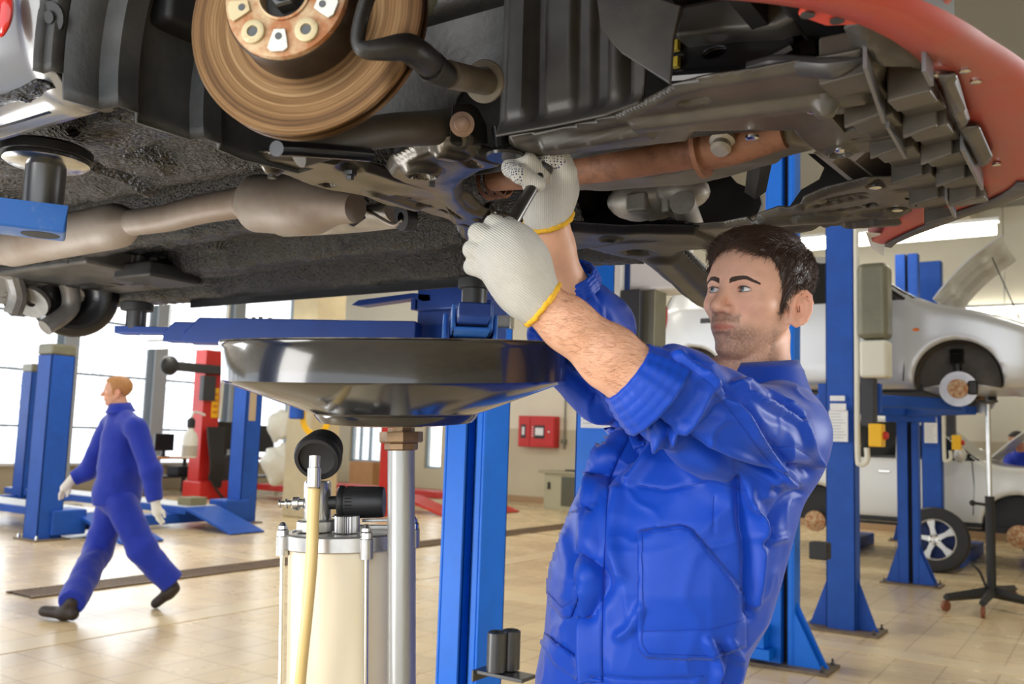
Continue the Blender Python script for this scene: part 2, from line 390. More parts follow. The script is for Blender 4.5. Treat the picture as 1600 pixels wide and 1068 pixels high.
# back wall: lower dado band and upper paint, with openings for two windows
def wall_back():
    m = MB(); zd = 1.62
    bx = lambda x0, x1, z0, z1, mi: m.b2((x0, YB, z0), (x1, YB+.25, z1), mi=mi)
    w = sorted([(aY(545, 0, YB)[0], aY(598, 0, YB)[0]), (aY(663, 0, YB)[0], aY(692, 0, YB)[0])])
    return m, w, zd
m = MB()
def wx(px, py): return aY(px, py, YB)
WB = []
for (x0, y0, x1, y1) in [(545, 612, 598, 720), (662, 612, 693, 731)]:
    a = wx(x0, y1); b = wx(x1, y0); WB.append((a[0], b[0], a[2], 3.1))
xs = [XL-.25]
for a in WB: xs += [a[0], a[1]]
xs.append(XR); zd = 1.62
for i in range(len(xs)-1):
    x0, x1 = xs[i], xs[i+1]
    if i % 2 == 0:
        m.b2((x0, YB, 0), (x1, YB+.25, zd), mi=1); m.b2((x0, YB, zd), (x1, YB+.25, ZC), mi=0)
    else:
        q = WB[i//2]
        m.b2((x0, YB, 0), (x1, YB+.25, min(zd, q[2])), mi=1)
        if q[2] > zd: m.b2((x0, YB, zd), (x1, YB+.25, q[2]), mi=0)
        m.b2((x0, YB, q[3]), (x1, YB+.25, ZC), mi=0)
struct(m.build('wall_back', [wallm, dado], smooth=False))
glz = glass('window_glass', refl=.6)
milky = mat('milky_pane', (.8, .82, .84), .4, emit=(.95, .97, 1), es=.0)
def window(n, p0, ex, wdt, z0, z1, rails, bars, depth, fw=.05):
    """window in a vertical plane starting at p0 going along unit ex"""
    f = MB(); p0 = np.array(p0, float); ex = np.array(ex, float); ny = V(-ex[1], ex[0], 0)
    Rm = np.stack([ex, ny, V(0, 0, 1)], 1)
    def bar(a0, a1, b0, b1): f.box(p0+ex*(a0+a1)/2+V(0, 0, (b0+b1)/2), (a1-a0, depth, b1-b0), Rm)
    bar(0, fw, z0, z1); bar(wdt-fw, wdt, z0, z1); bar(fw, wdt-fw, z0, z0+fw); bar(fw, wdt-fw, z1-fw, z1)
    for z in rails: bar(fw, wdt-fw, z-fw/2, z+fw/2)
    for a in bars: bar(a-fw/2.5, a+fw/2.5, z0+fw, z1-fw)
    o = struct(f.build('window_%d' % n, frame_m, smooth=False))
    g = MB().box(p0+ex*wdt/2+V(0, 0, (z0+z1)/2), (wdt-.02, .006, z1-z0-.02), Rm).build('pane', glz, o, smooth=False)
    return o
window(8, (WB[0][0], YB+.1, 0), (1, 0, 0), WB[0][1]-WB[0][0], WB[0][2], 3.1, [1.45+.35, 2.4], [.3, .62], .08)
window(9, (WB[1][0], YB+.1, 0), (1, 0, 0), WB[1][1]-WB[1][0], WB[1][2], 3.1, [2.2], [], .08)
# window wall at the far left: low sill wall, steel columns and glazed bays
ys = [YF+.2, -2.2, -.1, 2., 4.1, 6.2, 8.3, 10.4, 12.5, 14.6, 16.7]
struct(MB().b2((XL-.25, YF, 0), (XL, YB, .55)).build('wall_left', dado, smooth=False))
struct(MB().b2((XL-.25, YF, 4.9), (XL, YB, ZC)).build('trim_1', wallm, smooth=False))
k = 1
for i in range(len(ys)-1):
    if i < 4 and i % 2 == 0: pass
    window(10+i, (XL-.12, ys[i+1]-.0, 0), (0, -1, 0), ys[i+1]-ys[i], .55, 4.9, [1.33, 2.45, 3.6], [], .09, .045)
for i, y in enumerate(ys[1:-1]):
    c = MB(); c.b2((XL+.02, y-.16, 0), (XL+.05, y+.16, 4.95)); c.b2((XL+.30, y-.16, 0), (XL+.33, y+.16, 4.95)); c.b2((XL+.05, y-.02, 0), (XL+.30, y+.02, 4.95))
    o = c.build('steel_column', colm, smooth=False, bevel=.004); tag(o, None, None); o.name = 'column_%d' % (i+1)
    struct(o)
struct(MB().b2((XL, YF, .55), (XL+.18, YB, .6)).build('trim_2', mat('sill_white', (.7, .7, .68), .5), smooth=False))
struct(MB().b2((XL-.3, YF, ZC), (XR, YB+.3, ZC+.2)).build('ceiling', grey, smooth=False))
# right and rear walls out of frame close the hall (they matter for the light and side views)
struct(MB().b2((XR, YF, 0), (XR+.25, YB, ZC)).build('wall_right', wallm, smooth=False))
# ceiling beams
for i, x in enumerate([-14, -10, -6, -2, 2]):
    b = MB(); b.b2((x-.12, YF, ZC-.35), (x+.12, YB, ZC)); struct(b.build('beam_%d' % (i+1), wallm, smooth=False, bevel=.01))
# baseboard on the back wall
struct(MB().b2((XL, YB-.02, 0), (XR, YB, .14)).build('baseboard_back', mat('brown_skirting', S(170, 140, 105), .5), smooth=False))
# pillar in front of the corner
P0 = az(480, 806, 0)
pb = MB(); pb.b2((P0[0]-.3, P0[1]-.3, 0), (P0[0]+.3, P0[1]+.36, ZC)); struct(pb.build('pillar_1', mat('beige_concrete', S(205, 190, 155), .7, var=.08, vs=3), smooth=False, bevel=.02))
# light tile stripes and the floor drain
stm = mat('pale_floor_stripe', S(226, 205, 165), .28, var=.05)
struct(MB().b2((-9.5, 6.95, 0), (3, 7.2, .003)).build('trim_3', stm, smooth=False))
struct(MB().b2((-9.5, 11.5, 0), (3, 11.75, .003)).build('trim_4', stm, smooth=False))
struct(MB().b2((-6.1, -1, 0), (-5.8, 15, .003)).build('trim_5', stm, smooth=False))
dr = thing('floor_drain', 'brown rusty grating of the long floor drain channel', 'drain', (-7.62, 4.2, 0))
MB().b2((-7.82, 4.2, 0), (-7.42, 15.5, .004)).build('channel', mat('drain_dark', S(50, 38, 28), .7), dr, smooth=False)
g = MB()
for i in range(226): 
    y = 4.23+i*.05; g.b2((-7.8, y, .004), (-7.44, y+.028, .012))
g.b2((-7.82, 4.2, .004), (-7.78, 15.5, .014)); g.b2((-7.46, 4.2, .004), (-7.42, 15.5, .014))
g.build('grating', mat('rusty_grating', S(105, 82, 58), .6, var=.25, vs=8), dr, smooth=False)
# ------------------------------------------------------------------ outside: snow, trees, parked cars
snow = mat('snow', (.9, .92, .95), .8, var=.03, vs=.3)
o = MB().b2((-70, -30, -.5), (XL-.3, 60, -.25)).build('snow_ground', snow, smooth=False); o['kind'] = 'structure'; o.name = 'ground'
bark = mat('haze_paled_bark', (.8, .8, .82), .9, var=.2, vs=3)  # colour whitened to stand in for the glare and haze outside
def tree(x, y, h, seed, label):
    rnd = random.Random(seed); t = thing('bare_tree', label, 'tree', (x, y, -.25), 'bare trees outside the windows')
    tr = MB(); pts = [(x+rnd.uniform(-.1, .1)*i, y+rnd.uniform(-.12, .12)*i, -.25+h*i/6) for i in range(7)]
    tr.tube(bez(pts, 4), np.linspace(.17, .03, 25), 8)
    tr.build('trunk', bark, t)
    br = MB()
    for i in range(46):
        k = rnd.randint(1, 5); b = np.array(pts[k])+(np.array(pts[k+1])-np.array(pts[k]))*rnd.random(); a = rnd.uniform(0, 2*pi); L = h*rnd.uniform(.12, .32)*(1.2-k/7)
        d = V(cos(a), sin(a), rnd.uniform(.3, 1.1)); e = b+d*L; mid = b+d*L*.5+V(rnd.uniform(-.2, .2), rnd.uniform(-.2, .2), .1)
        br.tube(bez([b, mid, e], 3), np.linspace(.05, .012, 7), 5)
        for q in range(3):
            s = mid+(e-mid)*rnd.random(); a2 = rnd.uniform(0, 2*pi); br.tube([s, s+V(cos(a2), sin(a2), rnd.uniform(.3, 1))*L*.35], [.018, .006], 4)
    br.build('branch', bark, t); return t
TL = ['bare winter tree outside, left of the tall blue lift post', 'bare winter tree outside, hidden partly by the tall blue lift post', 'bare tree outside behind the walking mechanic', 'bare tree outside between the walking mechanic head and the monitor', 'bare tree outside behind the red post', 'bare tree outside, behind the black beam of the red post']
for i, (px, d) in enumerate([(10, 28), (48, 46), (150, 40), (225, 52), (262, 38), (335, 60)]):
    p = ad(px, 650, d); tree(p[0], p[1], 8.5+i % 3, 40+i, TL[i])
# ------------------------------------------------------------------ blue two-post lift columns (all in one line along Y at X=-1.84)
def lift_column(name, label, y, side, bright, z1=3.4, z0=0., power=False, w=.34, dp=.23, x=-1.84, gap=True, hl=None, hr=None):
    """side=+1: the open slotted face looks to -Y (a far column seen from the bay), side=-1: slot looks to +Y."""
    t = thing(name, label, 'lift column', (x, y, 0), 'blue two post lift columns'); B = MT['blue' if bright else 'navy']
    c = MB(); h = w/2; hl = hl or h; hr = hr or h; y0, y1 = (y, y+dp*side); t['kind'] = 'thing'
    lo, hi = min(y0, y1), max(y0, y1)
    # C section, slot towards the bay
    c.b2((x-hl, lo, z0), (x-hl+.012, hi, z1)); c.b2((x+hr-.012, lo, z0), (x+hr, hi, z1))
    c.b2((x-hl, y1-.012*side if side > 0 else y1, z0), (x+hr, y1 if side > 0 else y1+.012, z1))
    fy0, fy1 = (y0, y0+.012*side); a, b = min(fy0, fy1), max(fy0, fy1)
    c.b2((x-hl+.012, a, z0), (x-.018, b, z1)); c.b2((x+.018, a, z0), (x+hr-.012, b, z1))
    # inner lips of the slot
    c.b2((x-.028, min(y0, y0+.05*side), z0), (x-.018, max(y0, y0+.05*side), z1)); c.b2((x+.018, min(y0, y0+.05*side), z0), (x+.028, max(y0, y0+.05*side), z1))
    c.build('post', B, t, bevel=.004)
    MB().b2((x-min(.1,hl-.014), y0+.08*side if side > 0 else y0-.1, z0), (x+min(.1,hr-.014), y0+.1*side if side > 0 else y0-.08, z1)).build('inner_track', MT['black'], t, smooth=False)
    # base plate with gussets and anchor bolts
    bp = MB(); bp.b2((x-.3, lo-.1, 0), (x+.3, hi+.1, .018)); bp.build('base_plate', MT['steelplate'], t, bevel=.003)
    for sx in (-1, 1):
        gm = MB(); ym = (lo+hi)/2
        hh = hl if sx < 0 else hr; gm.prism([(x+sx*hh, ym-.008, .018), (x+sx*.27, ym-.008, .018), (x+sx*.25, ym-.008, .05), (x+sx*hh, ym-.008, .42)], (0, .016, 0))
        gm.prism([(x+sx*hh, y0+.001*side, .018), (x+sx*.24, y0+.001*side, .018), (x+sx*hh, y0+.001*side, .36)], (0, .012*side, 0))
        gm.build('gusset', B, t, bevel=.002)
    for sx in (-1, 1):
        for yy in (lo-.06, hi+.06):
            MB().lathe([(.016, 0), (.016, .012), (.008, .013), (.008, .04), (0, .041)], (x+sx*.26, yy, .018), n=6).build('anchor_bolt', MT['dsteel'], t)
    return t
MT['steelplate'] = mat('dusty_base_plate', S(120, 105, 88), .6, .3, var=.25, vs=12)
def sheet(t, x0, x1, y, z0, z1, lines=7):
    o = MB().b2((x0, y-.003, z0), (x1, y, z1)).build('instruction_sheet', MT['paper'], t, smooth=False)
    k = MB(); n = lines
    for i in range(n):
        zz = z1-(z1-z0)*(i+1.2)/(n+1.4); k.b2((x0+.012, y-.0045, zz), (x0+(x1-x0)*random.uniform(.6, .93), y-.003, zz+(z1-z0)*.018))
    k.build('printed_lines', MT['ink'], o, smooth=False)
def power_side(t, x, y, zs=1.62, tank=True, zt=2.12, motor=True, f=1):
    # conduit, control box with stop switch, dark motor housing and cream oil tank on the +X side of a near column
    h = .17
    c = MB(); c.tube(bez([(x+h+.03, y-.02, 3.4), (x+h+.03, y-.02, 2.2), (x+h+.03, y-.02, zs-.2), (x+h+.05, y-.02, zs-.3), (x+h+.1, y-.02, zs-.27), (x+h+.1, y-.02, zs-.17)], 8), .022, 10); c.build('white_conduit', MT['cream'], t)
    cb = MB().b2((x+h+.055, y-.03, zs), (x+h+.155, y+.12, zs+.62)).build('control_box', MT['dkbox'], t, bevel=.008)
    s = MB().b2((x+h+.12, y-.06, zs-.16), (x+h+.22, y+.08, zs+.02)).build('switch_box', MT['yellow'], t, bevel=.008)
    MB().lathe([(.03, 0), (.032, .015), (.024, .035), (0, .038)], (x+h+.22, y+.01, zs-.07), (1, 0, 0), 16).build('stop_button', MT['red'], s)
    if tank: 
        MB().b2((x+h+.06, y-.09, zt), (x+h+.27, y+.14, zt+.30)).build('oil_tank', MT['cream'], t, bevel=.03, seg=3)
        mt = MB().b2((x+h+.045, y-.1, zt+.31), (x+h+.275, y+.15, zt+.92)); mt.build('motor_cover', MT['cover'], t, bevel=.05, seg=4)
MT['dkbox'] = mat('charcoal_box', S(52, 52, 56), .5); MT['cover'] = mat('grey_green_cover', S(120, 118, 100), .4, .3, var=.15, vs=5)
YS = dict(a=2.53, b=5.37-1.95, )
# our lift: far column with carriage and arms
LA = lift_column('lift_column', 'bright blue slotted lift column behind the drain bowl, carrying arms under the car', 2.53, 1, True, z1=2.35, hl=.115, hr=.058, dp=.15, x=-1.838)
car = MB()
c0, c1 = aY(672, 540, 2.5), aY(800, 472, 2.5)
car.b2((c0[0], 2.42, c0[2]), (c1[0]-.03, 2.52, c1[2])); car.b2((c0[0]+.03, 2.38, c1[2]-.03), (c1[0]-.06, 2.5, c1[2]+.07))
car.build('carriage', MT['dkblue'], LA, bevel=.006)
c0, c1 = aY(765, 515, 2.41), aY(800, 492, 2.41); MB().b2((c0[0], 2.40, c0[2]), (c1[0], 2.425, c1[2])).build('latch_plate', MT['steel'], LA, bevel=.002)
# rear arm, three telescoping boxes reaching to the rear pad (built in the picture's left direction)
pr = az(215, 470, 1.88); pf = az(742, 430, 1.88)
root = V(-1.95, 2.36, 1.70)
def arm(t, a, b, z, secs, matl):
    a = np.array(a[:2]); b = np.array(b[:2]); L = np.linalg.norm(b-a); e = (b-a)/L; n = V(-e[1], e[0])
    Rm = np.array([[e[0], n[0], 0], [e[1], n[1], 0], [0, 0, 1]])
    m = MB()
    for (s0, s1, w, hh, zz, slant) in secs:
        p = []
        for s, dz in ((s0*L, -hh/2), (s1*L, -hh/2), (s1*L-slant*0, -hh/2+.035 if slant else hh/2), (s1*L-slant, hh/2), (s0*L, hh/2)):
            p.append((s, -w/2, dz))
        P = [np.append(a+e*q[0]+n*q[1], z+zz+q[2]) for q in p]; m.prism(P, np.append(n*w, 0))
    return m.build('lift_arm', matl, t, bevel=.005)
ra = arm(LA, root, pr, 1.776, [(0, .80, .09, .088, 0, .05), (.7, .88, .075, .07, -.006, .04), (.8, 1.06, .065, .026, -.002, 0)], MT['dkblue'])
def pad(t, c, z0, z1, r=.062, parent=None):
    c = np.array(c, float); p = parent or t
    MB().lathe([(.034, 0), (.034, z1-z0-.03), (.036, z1-z0-.03)], (c[0], c[1], z0), n=24).build('pad_post', MT['dsteel'], p)
    MB().lathe([(.03, -.034), (r*.97, -.03), (r, -.024), (r, -.004), (r*.9, 0), (r*.2, 0)], (c[0], c[1], z1), n=32).build('lift_pad', MT['rubber'], p)
pad(LA, pr, 1.78, 1.875, r=.055, parent=ra)
# the upper frame of a pivot bracket on the arm
q = V(-2.12, 2.42)
br = MB(); a0 = aY(548, 476, 2.38); a1 = aY(650, 460, 2.38); a2 = aY(668, 462, 2.38); a3 = aY(668, 500, 2.38); a4 = aY(655, 500, 2.38)
br.prism([a0, aY(560, 468, 2.38), aY(645, 457, 2.38), aY(672, 459, 2.38), aY(674, 470, 2.38), aY(662, 472, 2.38), aY(645, 466, 2.38), aY(560, 478, 2.38)], (0, .05, 0))
br.b2(tuple(aY(641, 484, 2.38)), tuple(aY(649, 466, 2.38)+V(0, .05, 0))); br.build('pivot_bracket', MT['dkblue'], LA, bevel=.003)
# spare pad adapters standing in a row on the arm
for px in (373, 386, 398, 409, 411.5):
    b = aY(px, 470, 2.46); s = MB().lathe([(.012, 0), (.016, .006), (.016, .018), (.008, .034), (.006, .038), (.006, .062), (.008, .064), (.008, .072), (0, .073)], (b[0], b[1]+(.04 if px == 411.5 else 0), 1.821), n=12)
    o = s.build('pad_adapter', MT['dsteel'])
    tag(o, 'small dark pad adapter standing in the row on top of the blue lift arm', 'adapter', 'pad adapters on the lift arm')
# front arm: two nested U sections pointing at the camera with its pad
f0 = V(-1.78, 2.40); f1 = pf[:2]+nrm(pf[:2]-f0)*.02
e = nrm(f1-f0); n_ = V(-e[1], e[0])
def usec(s0, s1, w, z0, hgt, th, name, m_):
    m = MB(); Rm = np.array([[e[0], n_[0], 0], [e[1], n_[1], 0], [0, 0, 1]]); L = s1-s0; c = f0+e*(s0+s1)/2
    m.box(np.append(c, z0+th/2), (L, w, th), Rm)
    for sd in (-1, 1): m.box(np.append(c+n_*sd*(w/2-th/2), z0+hgt/2), (L, th, hgt), Rm)
    return m.build(name, m_, LA, bevel=.004)
Lf = np.linalg.norm(f1-f0)
fa = usec(0, Lf*.62, .16, 1.70, .10, .012, 'lift_arm', MT['blue_edge'])
MB().box(np.append(f0+e*Lf*.3, 1.77), (Lf*.6, .1, .05), np.array([[e[0], n_[0], 0], [e[1], n_[1], 0], [0, 0, 1]])).build('arm_top', MT['dkblue'], fa, bevel=.004)
usec(Lf*.3, Lf*.86, .115, 1.735, .075, .012, 'lift_arm', MT['blue_edge'])
fb = MB().box(np.append(f0+e*Lf*.97, 1.772), (.22, .085, .036), np.array([[e[0], n_[0], 0], [e[1], n_[1], 0], [0, 0, 1]])).build('lift_arm', MT['dkblue'], LA, bevel=.004)
pad(LA, np.append(f1, 0), 1.785, 1.87, r=.045, parent=fb)
# stack of spare extension pads in a holder on the column (two dark tubes)
h = MB(); hx, hy = -1.66, 2.50
for dx in (0., .06):
    pass
hp = aY(770, 1050, 2.47)
hd = MB(); hd.b2((hp[0]-.05, 2.44, hp[2]-.006), (hp[0]+.13, 2.52, hp[2]+.006)); hd.b2((hp[0]-.055, 2.43, hp[2]-.03), (hp[0]-.047, 2.53, hp[2]+.006)); hd.build('tube_holder', MT['dsteel'], LA, bevel=.002)
for i, (px, py) in enumerate(((775, 1044), (797, 1038))):
    b = aY(px, py, 2.46+.05*i); 
    o = MB().lathe([(.019, 0), (.031, .004), (.031, .122), (.024, .126), (.023, .09), (0, .09)], (b[0], b[1], hp[2]+.006), n=28).build('extension_tube', MT['dsteel'])
    tag(o, ['nearer black extension tube standing in the bracket on the blue column', 'further black extension tube standing in the bracket on the blue column'][i], 'tube', 'spare extension tubes')
# near column of our lift, off to the left, with the arm and pad that enter the frame
LB = lift_column('lift_column', 'blue lift column beside the camera carrying the arm and round pad at top left', .12, -1, True, z1=2.35)
pn = az(75, 230, 1.9); sa = az(-160, 310, 1.76)
e2 = nrm(pn[:2]-sa[:2])
am = arm(LB, V(-1.80, .20), V(pn[0], pn[1])+e2*0, 1.775, [(0, 1.055, .085, .045, 0, 0)], MT['blue_edge'])
MB().b2((-2.05, .06, 1.62), (-1.62, .26, 1.95)).build('carriage', MT['dkblue'], LB, bevel=.006)
MB().lathe([(.029, -.002), (.029, 0), (0, 0)], (pn[0], pn[1], 1.752), (0, 0, -1), 24).build('bore', MT['black'], am)
MB().lathe([(.031, 0), (.031, .075), (.033, .078)], (pn[0], pn[1], 1.797), n=28).build('pad_post', MT['dsteel'], am)
MB().lathe([(.03, -.03), (.06, -.026), (.066, -.022), (.066, -.016)], (pn[0], pn[1], 1.895), n=36).build('pad_plate', MT['steel'], am)
MB().lathe([(.06, -.016), (.07, -.014), (.07, .0), (.06, .006), (.02, .006)], (pn[0], pn[1], 1.895), n=36).build('lift_pad', MT['rubber'], am)
# second lift: near column with power unit, far column
LC = lift_column('lift_column', 'bright blue lift column with a white paper sheet, behind the mechanic raised arms', 3.62, -1, True, z1=4.2, x=-1.83, w=.175)
xq = aY(905, 655, 3.39)[0]
a = aY(909, 620, 3.385); b = aY(955, 669, 3.385); sheet(LC, a[0], b[0]+.02, 3.385, b[2], a[2])
c = MB(); c.b2((-1.742, 3.38, 1.0), (-1.715, 3.42, 4.2)); c.build('white_conduit', MT['white'], LC)
dk = MB(); a = aY(976, 455, 3.42); b = aY(1003, 640, 3.42); dk.b2((a[0], 3.38, b[2]), (b[0], 3.5, a[2])); dk.build('control_box', MT['dkbox'], LC, bevel=.008)
a = aY(1003, 455, 3.45); b = aY(1025, 640, 3.45); MB().b2((a[0], 3.42, b[2]), (b[0], 3.54, a[2])).build('steel_panel', MT['cover'], LC, bevel=.005)
a = aY(988, 400, 3.45); b = aY(1062, 452, 3.45); MB().b2((a[0], 3.42, b[2]), (b[0], 3.60, a[2]+.12)).build('oil_tank', MT['white'], LC, bevel=.015, seg=3)
LD = lift_column('lift_column', 'bright blue slotted lift column just behind the mechanic back', 6.16, 1, True, z1=4.0, x=-1.865, hl=.14, hr=.065, dp=.14)
# low arm cluster at its foot with pads and an upright pin
ac = MB(); ac.b2((-2.28, 6.02, .05), (-1.92, 6.14, .12)); ac.b2((-2.28, 6.0, .2), (-1.95, 6.14, .26)); ac.b2((-2.25, 6.03, .12), (-2.16, 6.13, .2)); ac.b2((-2.05, 6.03, .12), (-1.96, 6.13, .2)); ac.build('lift_arm', MT['blue'], LD, bevel=.006)
for x in (-2.2, -2.03): MB().lathe([(.04, 0), (.045, .02), (.02, .03), (.018, .05), (0, .05)], (x, 6.07, .26), n=16).build('lift_pad', MT['steel'], LD)
MB().tube([(-2.06, 6.05, .26), (-2.06, 6.05, .42), (-2.05, 6.05, .435), (-1.97, 6.05, .42)], .011, 8).build('release_pin', MT['steel'], LD)
MB().b2((-2.23, 5.98, .1), (-2.17, 6.03, .24)).build('rusty_latch', MT['exrust'], LD, bevel=.004)
MB().b2((-1.69, 6.1, .72), (-1.57, 6.2, .83)).build('rubber_stop', MT['rubber'], LD, bevel=.01)
MB().b2((-2.07, 6.15, .42), (-1.97, 6.158, .78)).build('grey_plate', mat('grey_plate', S(120, 130, 150), .5), LD, smooth=False)
# third lift (silver car raised on it)
LE = lift_column('lift_column', 'blue lift column with notices and yellow switch, in front of the raised silver car', 7.79, -1, False, z1=3.32, x=-1.86, w=.225, dp=.17)
yy = 7.555
for i, (x0, y0, x1, y1, nl) in enumerate([(1297, 618, 1320, 626, 1), (1297, 630, 1322, 642, 2), (1295, 641, 1325, 690, 9)]):
    a = aY(x0, y0, yy); b = aY(x1, y1, yy); sheet(LE, a[0], b[0], yy, b[2], a[2], nl)
power_side(LE, -1.915, 7.60, zs=1.62, zt=2.0)
LF = lift_column('lift_column', 'slotted blue lift column standing between the spare wheel and the notice column', 10.72, 1, False, z1=2.2, x=-1.885, hl=.13, hr=.09, dp=.13)
# arms with the raised silver car
for t, y0, s in ((LE, 7.86, 1), (LF, 10.66, -1)):
    cm = MB(); cm.b2((-2.1, min(y0, y0+s*.1), 1.74), (-1.6, max(y0, y0+s*.1), 1.98)); cm.build('carriage', MT['navy'], t, bevel=.01)
    for xe in (-3.0, -1.15):
        tgt = V(xe, 9.25-s*.45); st = V(-1.86, y0+s*.1); e_ = nrm(tgt-st); n2 = V(-e_[1], e_[0]); Lm = np.linalg.norm(tgt-st); Rm = np.array([[e_[0], n2[0], 0], [e_[1], n2[1], 0], [0, 0, 1]])
        o = MB().box(np.append((st+tgt)/2, 1.85), (Lm, .12, .10), Rm).build('lift_arm', MT['navy'], t, bevel=.01)
        MB().lathe([(.04, 0), (.04, .06), (.07, .07), (.07, .1), (0, .1)], (tgt[0], tgt[1], 1.88), n=18).build('lift_pad', MT['rubber'], o)
LG = lift_column('lift_column', 'blue lift column with notices, right behind the spare wheel', 12.55, -1, False, z1=2.15, x=-1.92, w=.23, dp=.17)
yy = 12.315
for i, (x0, y0, x1, y1, nl) in enumerate([(1445, 643, 1461, 648, 1), (1445, 652, 1464, 660, 2), (1444, 660, 1465, 692, 8)]):
    a = aY(x0, y0, yy); b = aY(x1, y1, yy); sheet(LG, a[0], b[0], yy, b[2], a[2], nl)
power_side(LG, -1.97, 12.36, zs=1.62, tank=False)
LH = lift_column('lift_column', 'dark blue lift column far behind between the two white cars', 15.6, 1, False, z1=4.6, x=aY(1416, 420, 15.6)[0], dp=.2)
LI = lift_column('lift_column', 'wide dark blue lift column at the back wall behind the open hood', 16.6, -1, False, z1=4.6, x=aY(1453, 420, 16.4)[0], w=.34)
# ------------------------------------------------------------------ car bodies by signed distance (shared by the three cars)
def polysdf(x, z, poly):
    d = polydist(x, z, poly); return np.where(inpoly(x, z, poly), -d, d)
def car_body(name, parent, m, prof, belt, hw, axles, ar, axle_z, win, wshield, h=.022, tumble=.26, cutz=None, glassm=None, nose=.16, lamps=None):
    """prof etc. in car-local coordinates (x forward from front axle, z up from ground); parent already stands at the front axle / ground point"""
    prof = np.array(smooth_poly(prof, 4)); x0, x1 = prof[:, 0].min(), prof[:, 0].max(); xm = (x0+x1)/2; hl_ = (x1-x0)/2
    def f(p):
        x, y, z = p[:, 0].astype(float), np.abs(p[:, 1].astype(float)), p[:, 2].astype(float)
        ds = polysdf(x, z, prof)
        w = hw-np.clip(z-belt, 0, 9)*tumble-.03*np.clip((.45-z)/.25, 0, 1)**2-nose*np.clip((np.abs(x-xm)/hl_-.62)/.38, 0, 1)**2.2+.012*np.sin(np.clip((z-.3)/(belt-.3), 0, 1)*pi)
        d = smax(ds, y-w, .09)
        for ax_ in axles:
            c = np.hypot(x-ax_, z-axle_z)-ar; c = np.maximum(c, (hw-.24)-y); d = smax(d, -c, .015)
        if cutz is not None: d = np.maximum(d, cutz-z)
        return d
    v, q = surface(f, (x0-.06, -hw-.06, prof[:, 1].min()-.05), (x1+.06, hw+.06, prof[:, 1].max()+.06), h); v = lap(v, q, 2)
    N = vnorm(v, q); fc = v[q].mean(1); fn = N[q].mean(1)
    off = np.array(wloc(parent)); used = np.zeros(len(q), bool); parts = []
    for nm, poly, test in [('side_window', w_, (lambda n, s_=s_: n[:, 1]*s_ > .5)) for w_ in win for s_ in (-1, 1)]+[('windshield', wshield[0], lambda n: (np.abs(n[:, 1]) < .72) & (n[:, 0] > .1)), ('rear_window', wshield[1], lambda n: (np.abs(n[:, 1]) < .72) & (n[:, 0] < -.1))]:
        if poly is None: continue
        sel = inpoly(fc[:, 0], fc[:, 2], poly) & test(fn) & ~used; used |= sel; parts.append((nm, sel))
    def sub(sel, push=0.):
        u, inv = np.unique(q[sel], return_inverse=True); return v[u]+N[u]*push, inv.reshape(-1, 4)
    vv, ff = sub(~used); b = mk('body', vv+off, ff, m, parent, angle=181)
    for nm, sel in parts:
        if sel.sum() > 4:
            vv, ff = sub(sel, -.006); mk(nm, vv+off, ff, glassm or MT['cglass'], parent, angle=181)
    return b
# ------------------------------------------------------------------ relief panels
def relief(name, poly, hfun, res, m, parent, frame, thick=.004, push=1.):
    """sheet over a 2D polygon with displacement hfun(a,b) along the frame normal"""
    poly = np.array(poly, float); lo = poly.min(0)-res; hi = poly.max(0)+res; na, nb = [int(c) for c in np.ceil((hi-lo)/res)]
    A, B = np.meshgrid(lo[0]+res*np.arange(na+1), lo[1]+res*np.arange(nb+1), indexing='ij')
    ca, cb = (A[:-1, :-1]+res/2).ravel(), (B[:-1, :-1]+res/2).ravel(); ins = inpoly(ca, cb, poly)
    I, J = np.meshgrid(np.arange(na), np.arange(nb), indexing='ij'); I, J = I.ravel()[ins], J.ravel()[ins]; st = nb+1
    q = np.stack([I*st+J, (I+1)*st+J, (I+1)*st+J+1, I*st+J+1], 1); u, inv = np.unique(q, return_inverse=True); q = inv.reshape(-1, 4)
    a, b = A.ravel()[u], B.ravel()[u]; cnt = np.bincount(q.ravel(), minlength=len(u)); bd = cnt < 4
    n = len(poly); P = np.stack([a[bd], b[bd]], 1); best = np.full(len(P), 1e9); Q = P.copy()
    for i in range(n):
        s, e = poly[i], poly[(i+1) % n]; ab = e-s; t = np.clip(((P-s)@ab)/(ab@ab+1e-12), 0, 1); c = s+t[:, None]*ab; d = np.hypot(*(P-c).T); k = d < best; best[k] = d[k]; Q[k] = c[k]
    a[bd], b[bd] = Q[:, 0], Q[:, 1]; hh = hfun(a, b)
    o0, ea, eb = [np.array(k, float) for k in frame[:3]]; en = np.array(frame[3], float) if len(frame) > 3 else np.cross(ea, eb)
    w = o0+a[:, None]*ea+b[:, None]*eb+hh[:, None]*en
    return mk(name, w, q, m, parent, angle=50, solid=thick)
def sst(x, a, b):
    t = np.clip((x-a)/(b-a+1e-12), 0, 1); return t*t*(3-2*t)
def seg(a, b, p0, p1, w, s=.004):
    p0 = np.array(p0[:2]); p1 = np.array(p1[:2]); d = polydist(a, b, [p0, p1], False); return 1-sst(d, w-s, w+s)
def blob(a, b, c, r, s=.006): return 1-sst(np.hypot(a-c[0], b-c[1]), r-s, r+s)
# ------------------------------------------------------------------ the red car overhead
CAR = thing('raised_car', 'red car raised on the lift with its wheels off, filling the top of the picture', 'car', (-1.9, 1.32, 1.86))
ZU = (0, 0, 1)
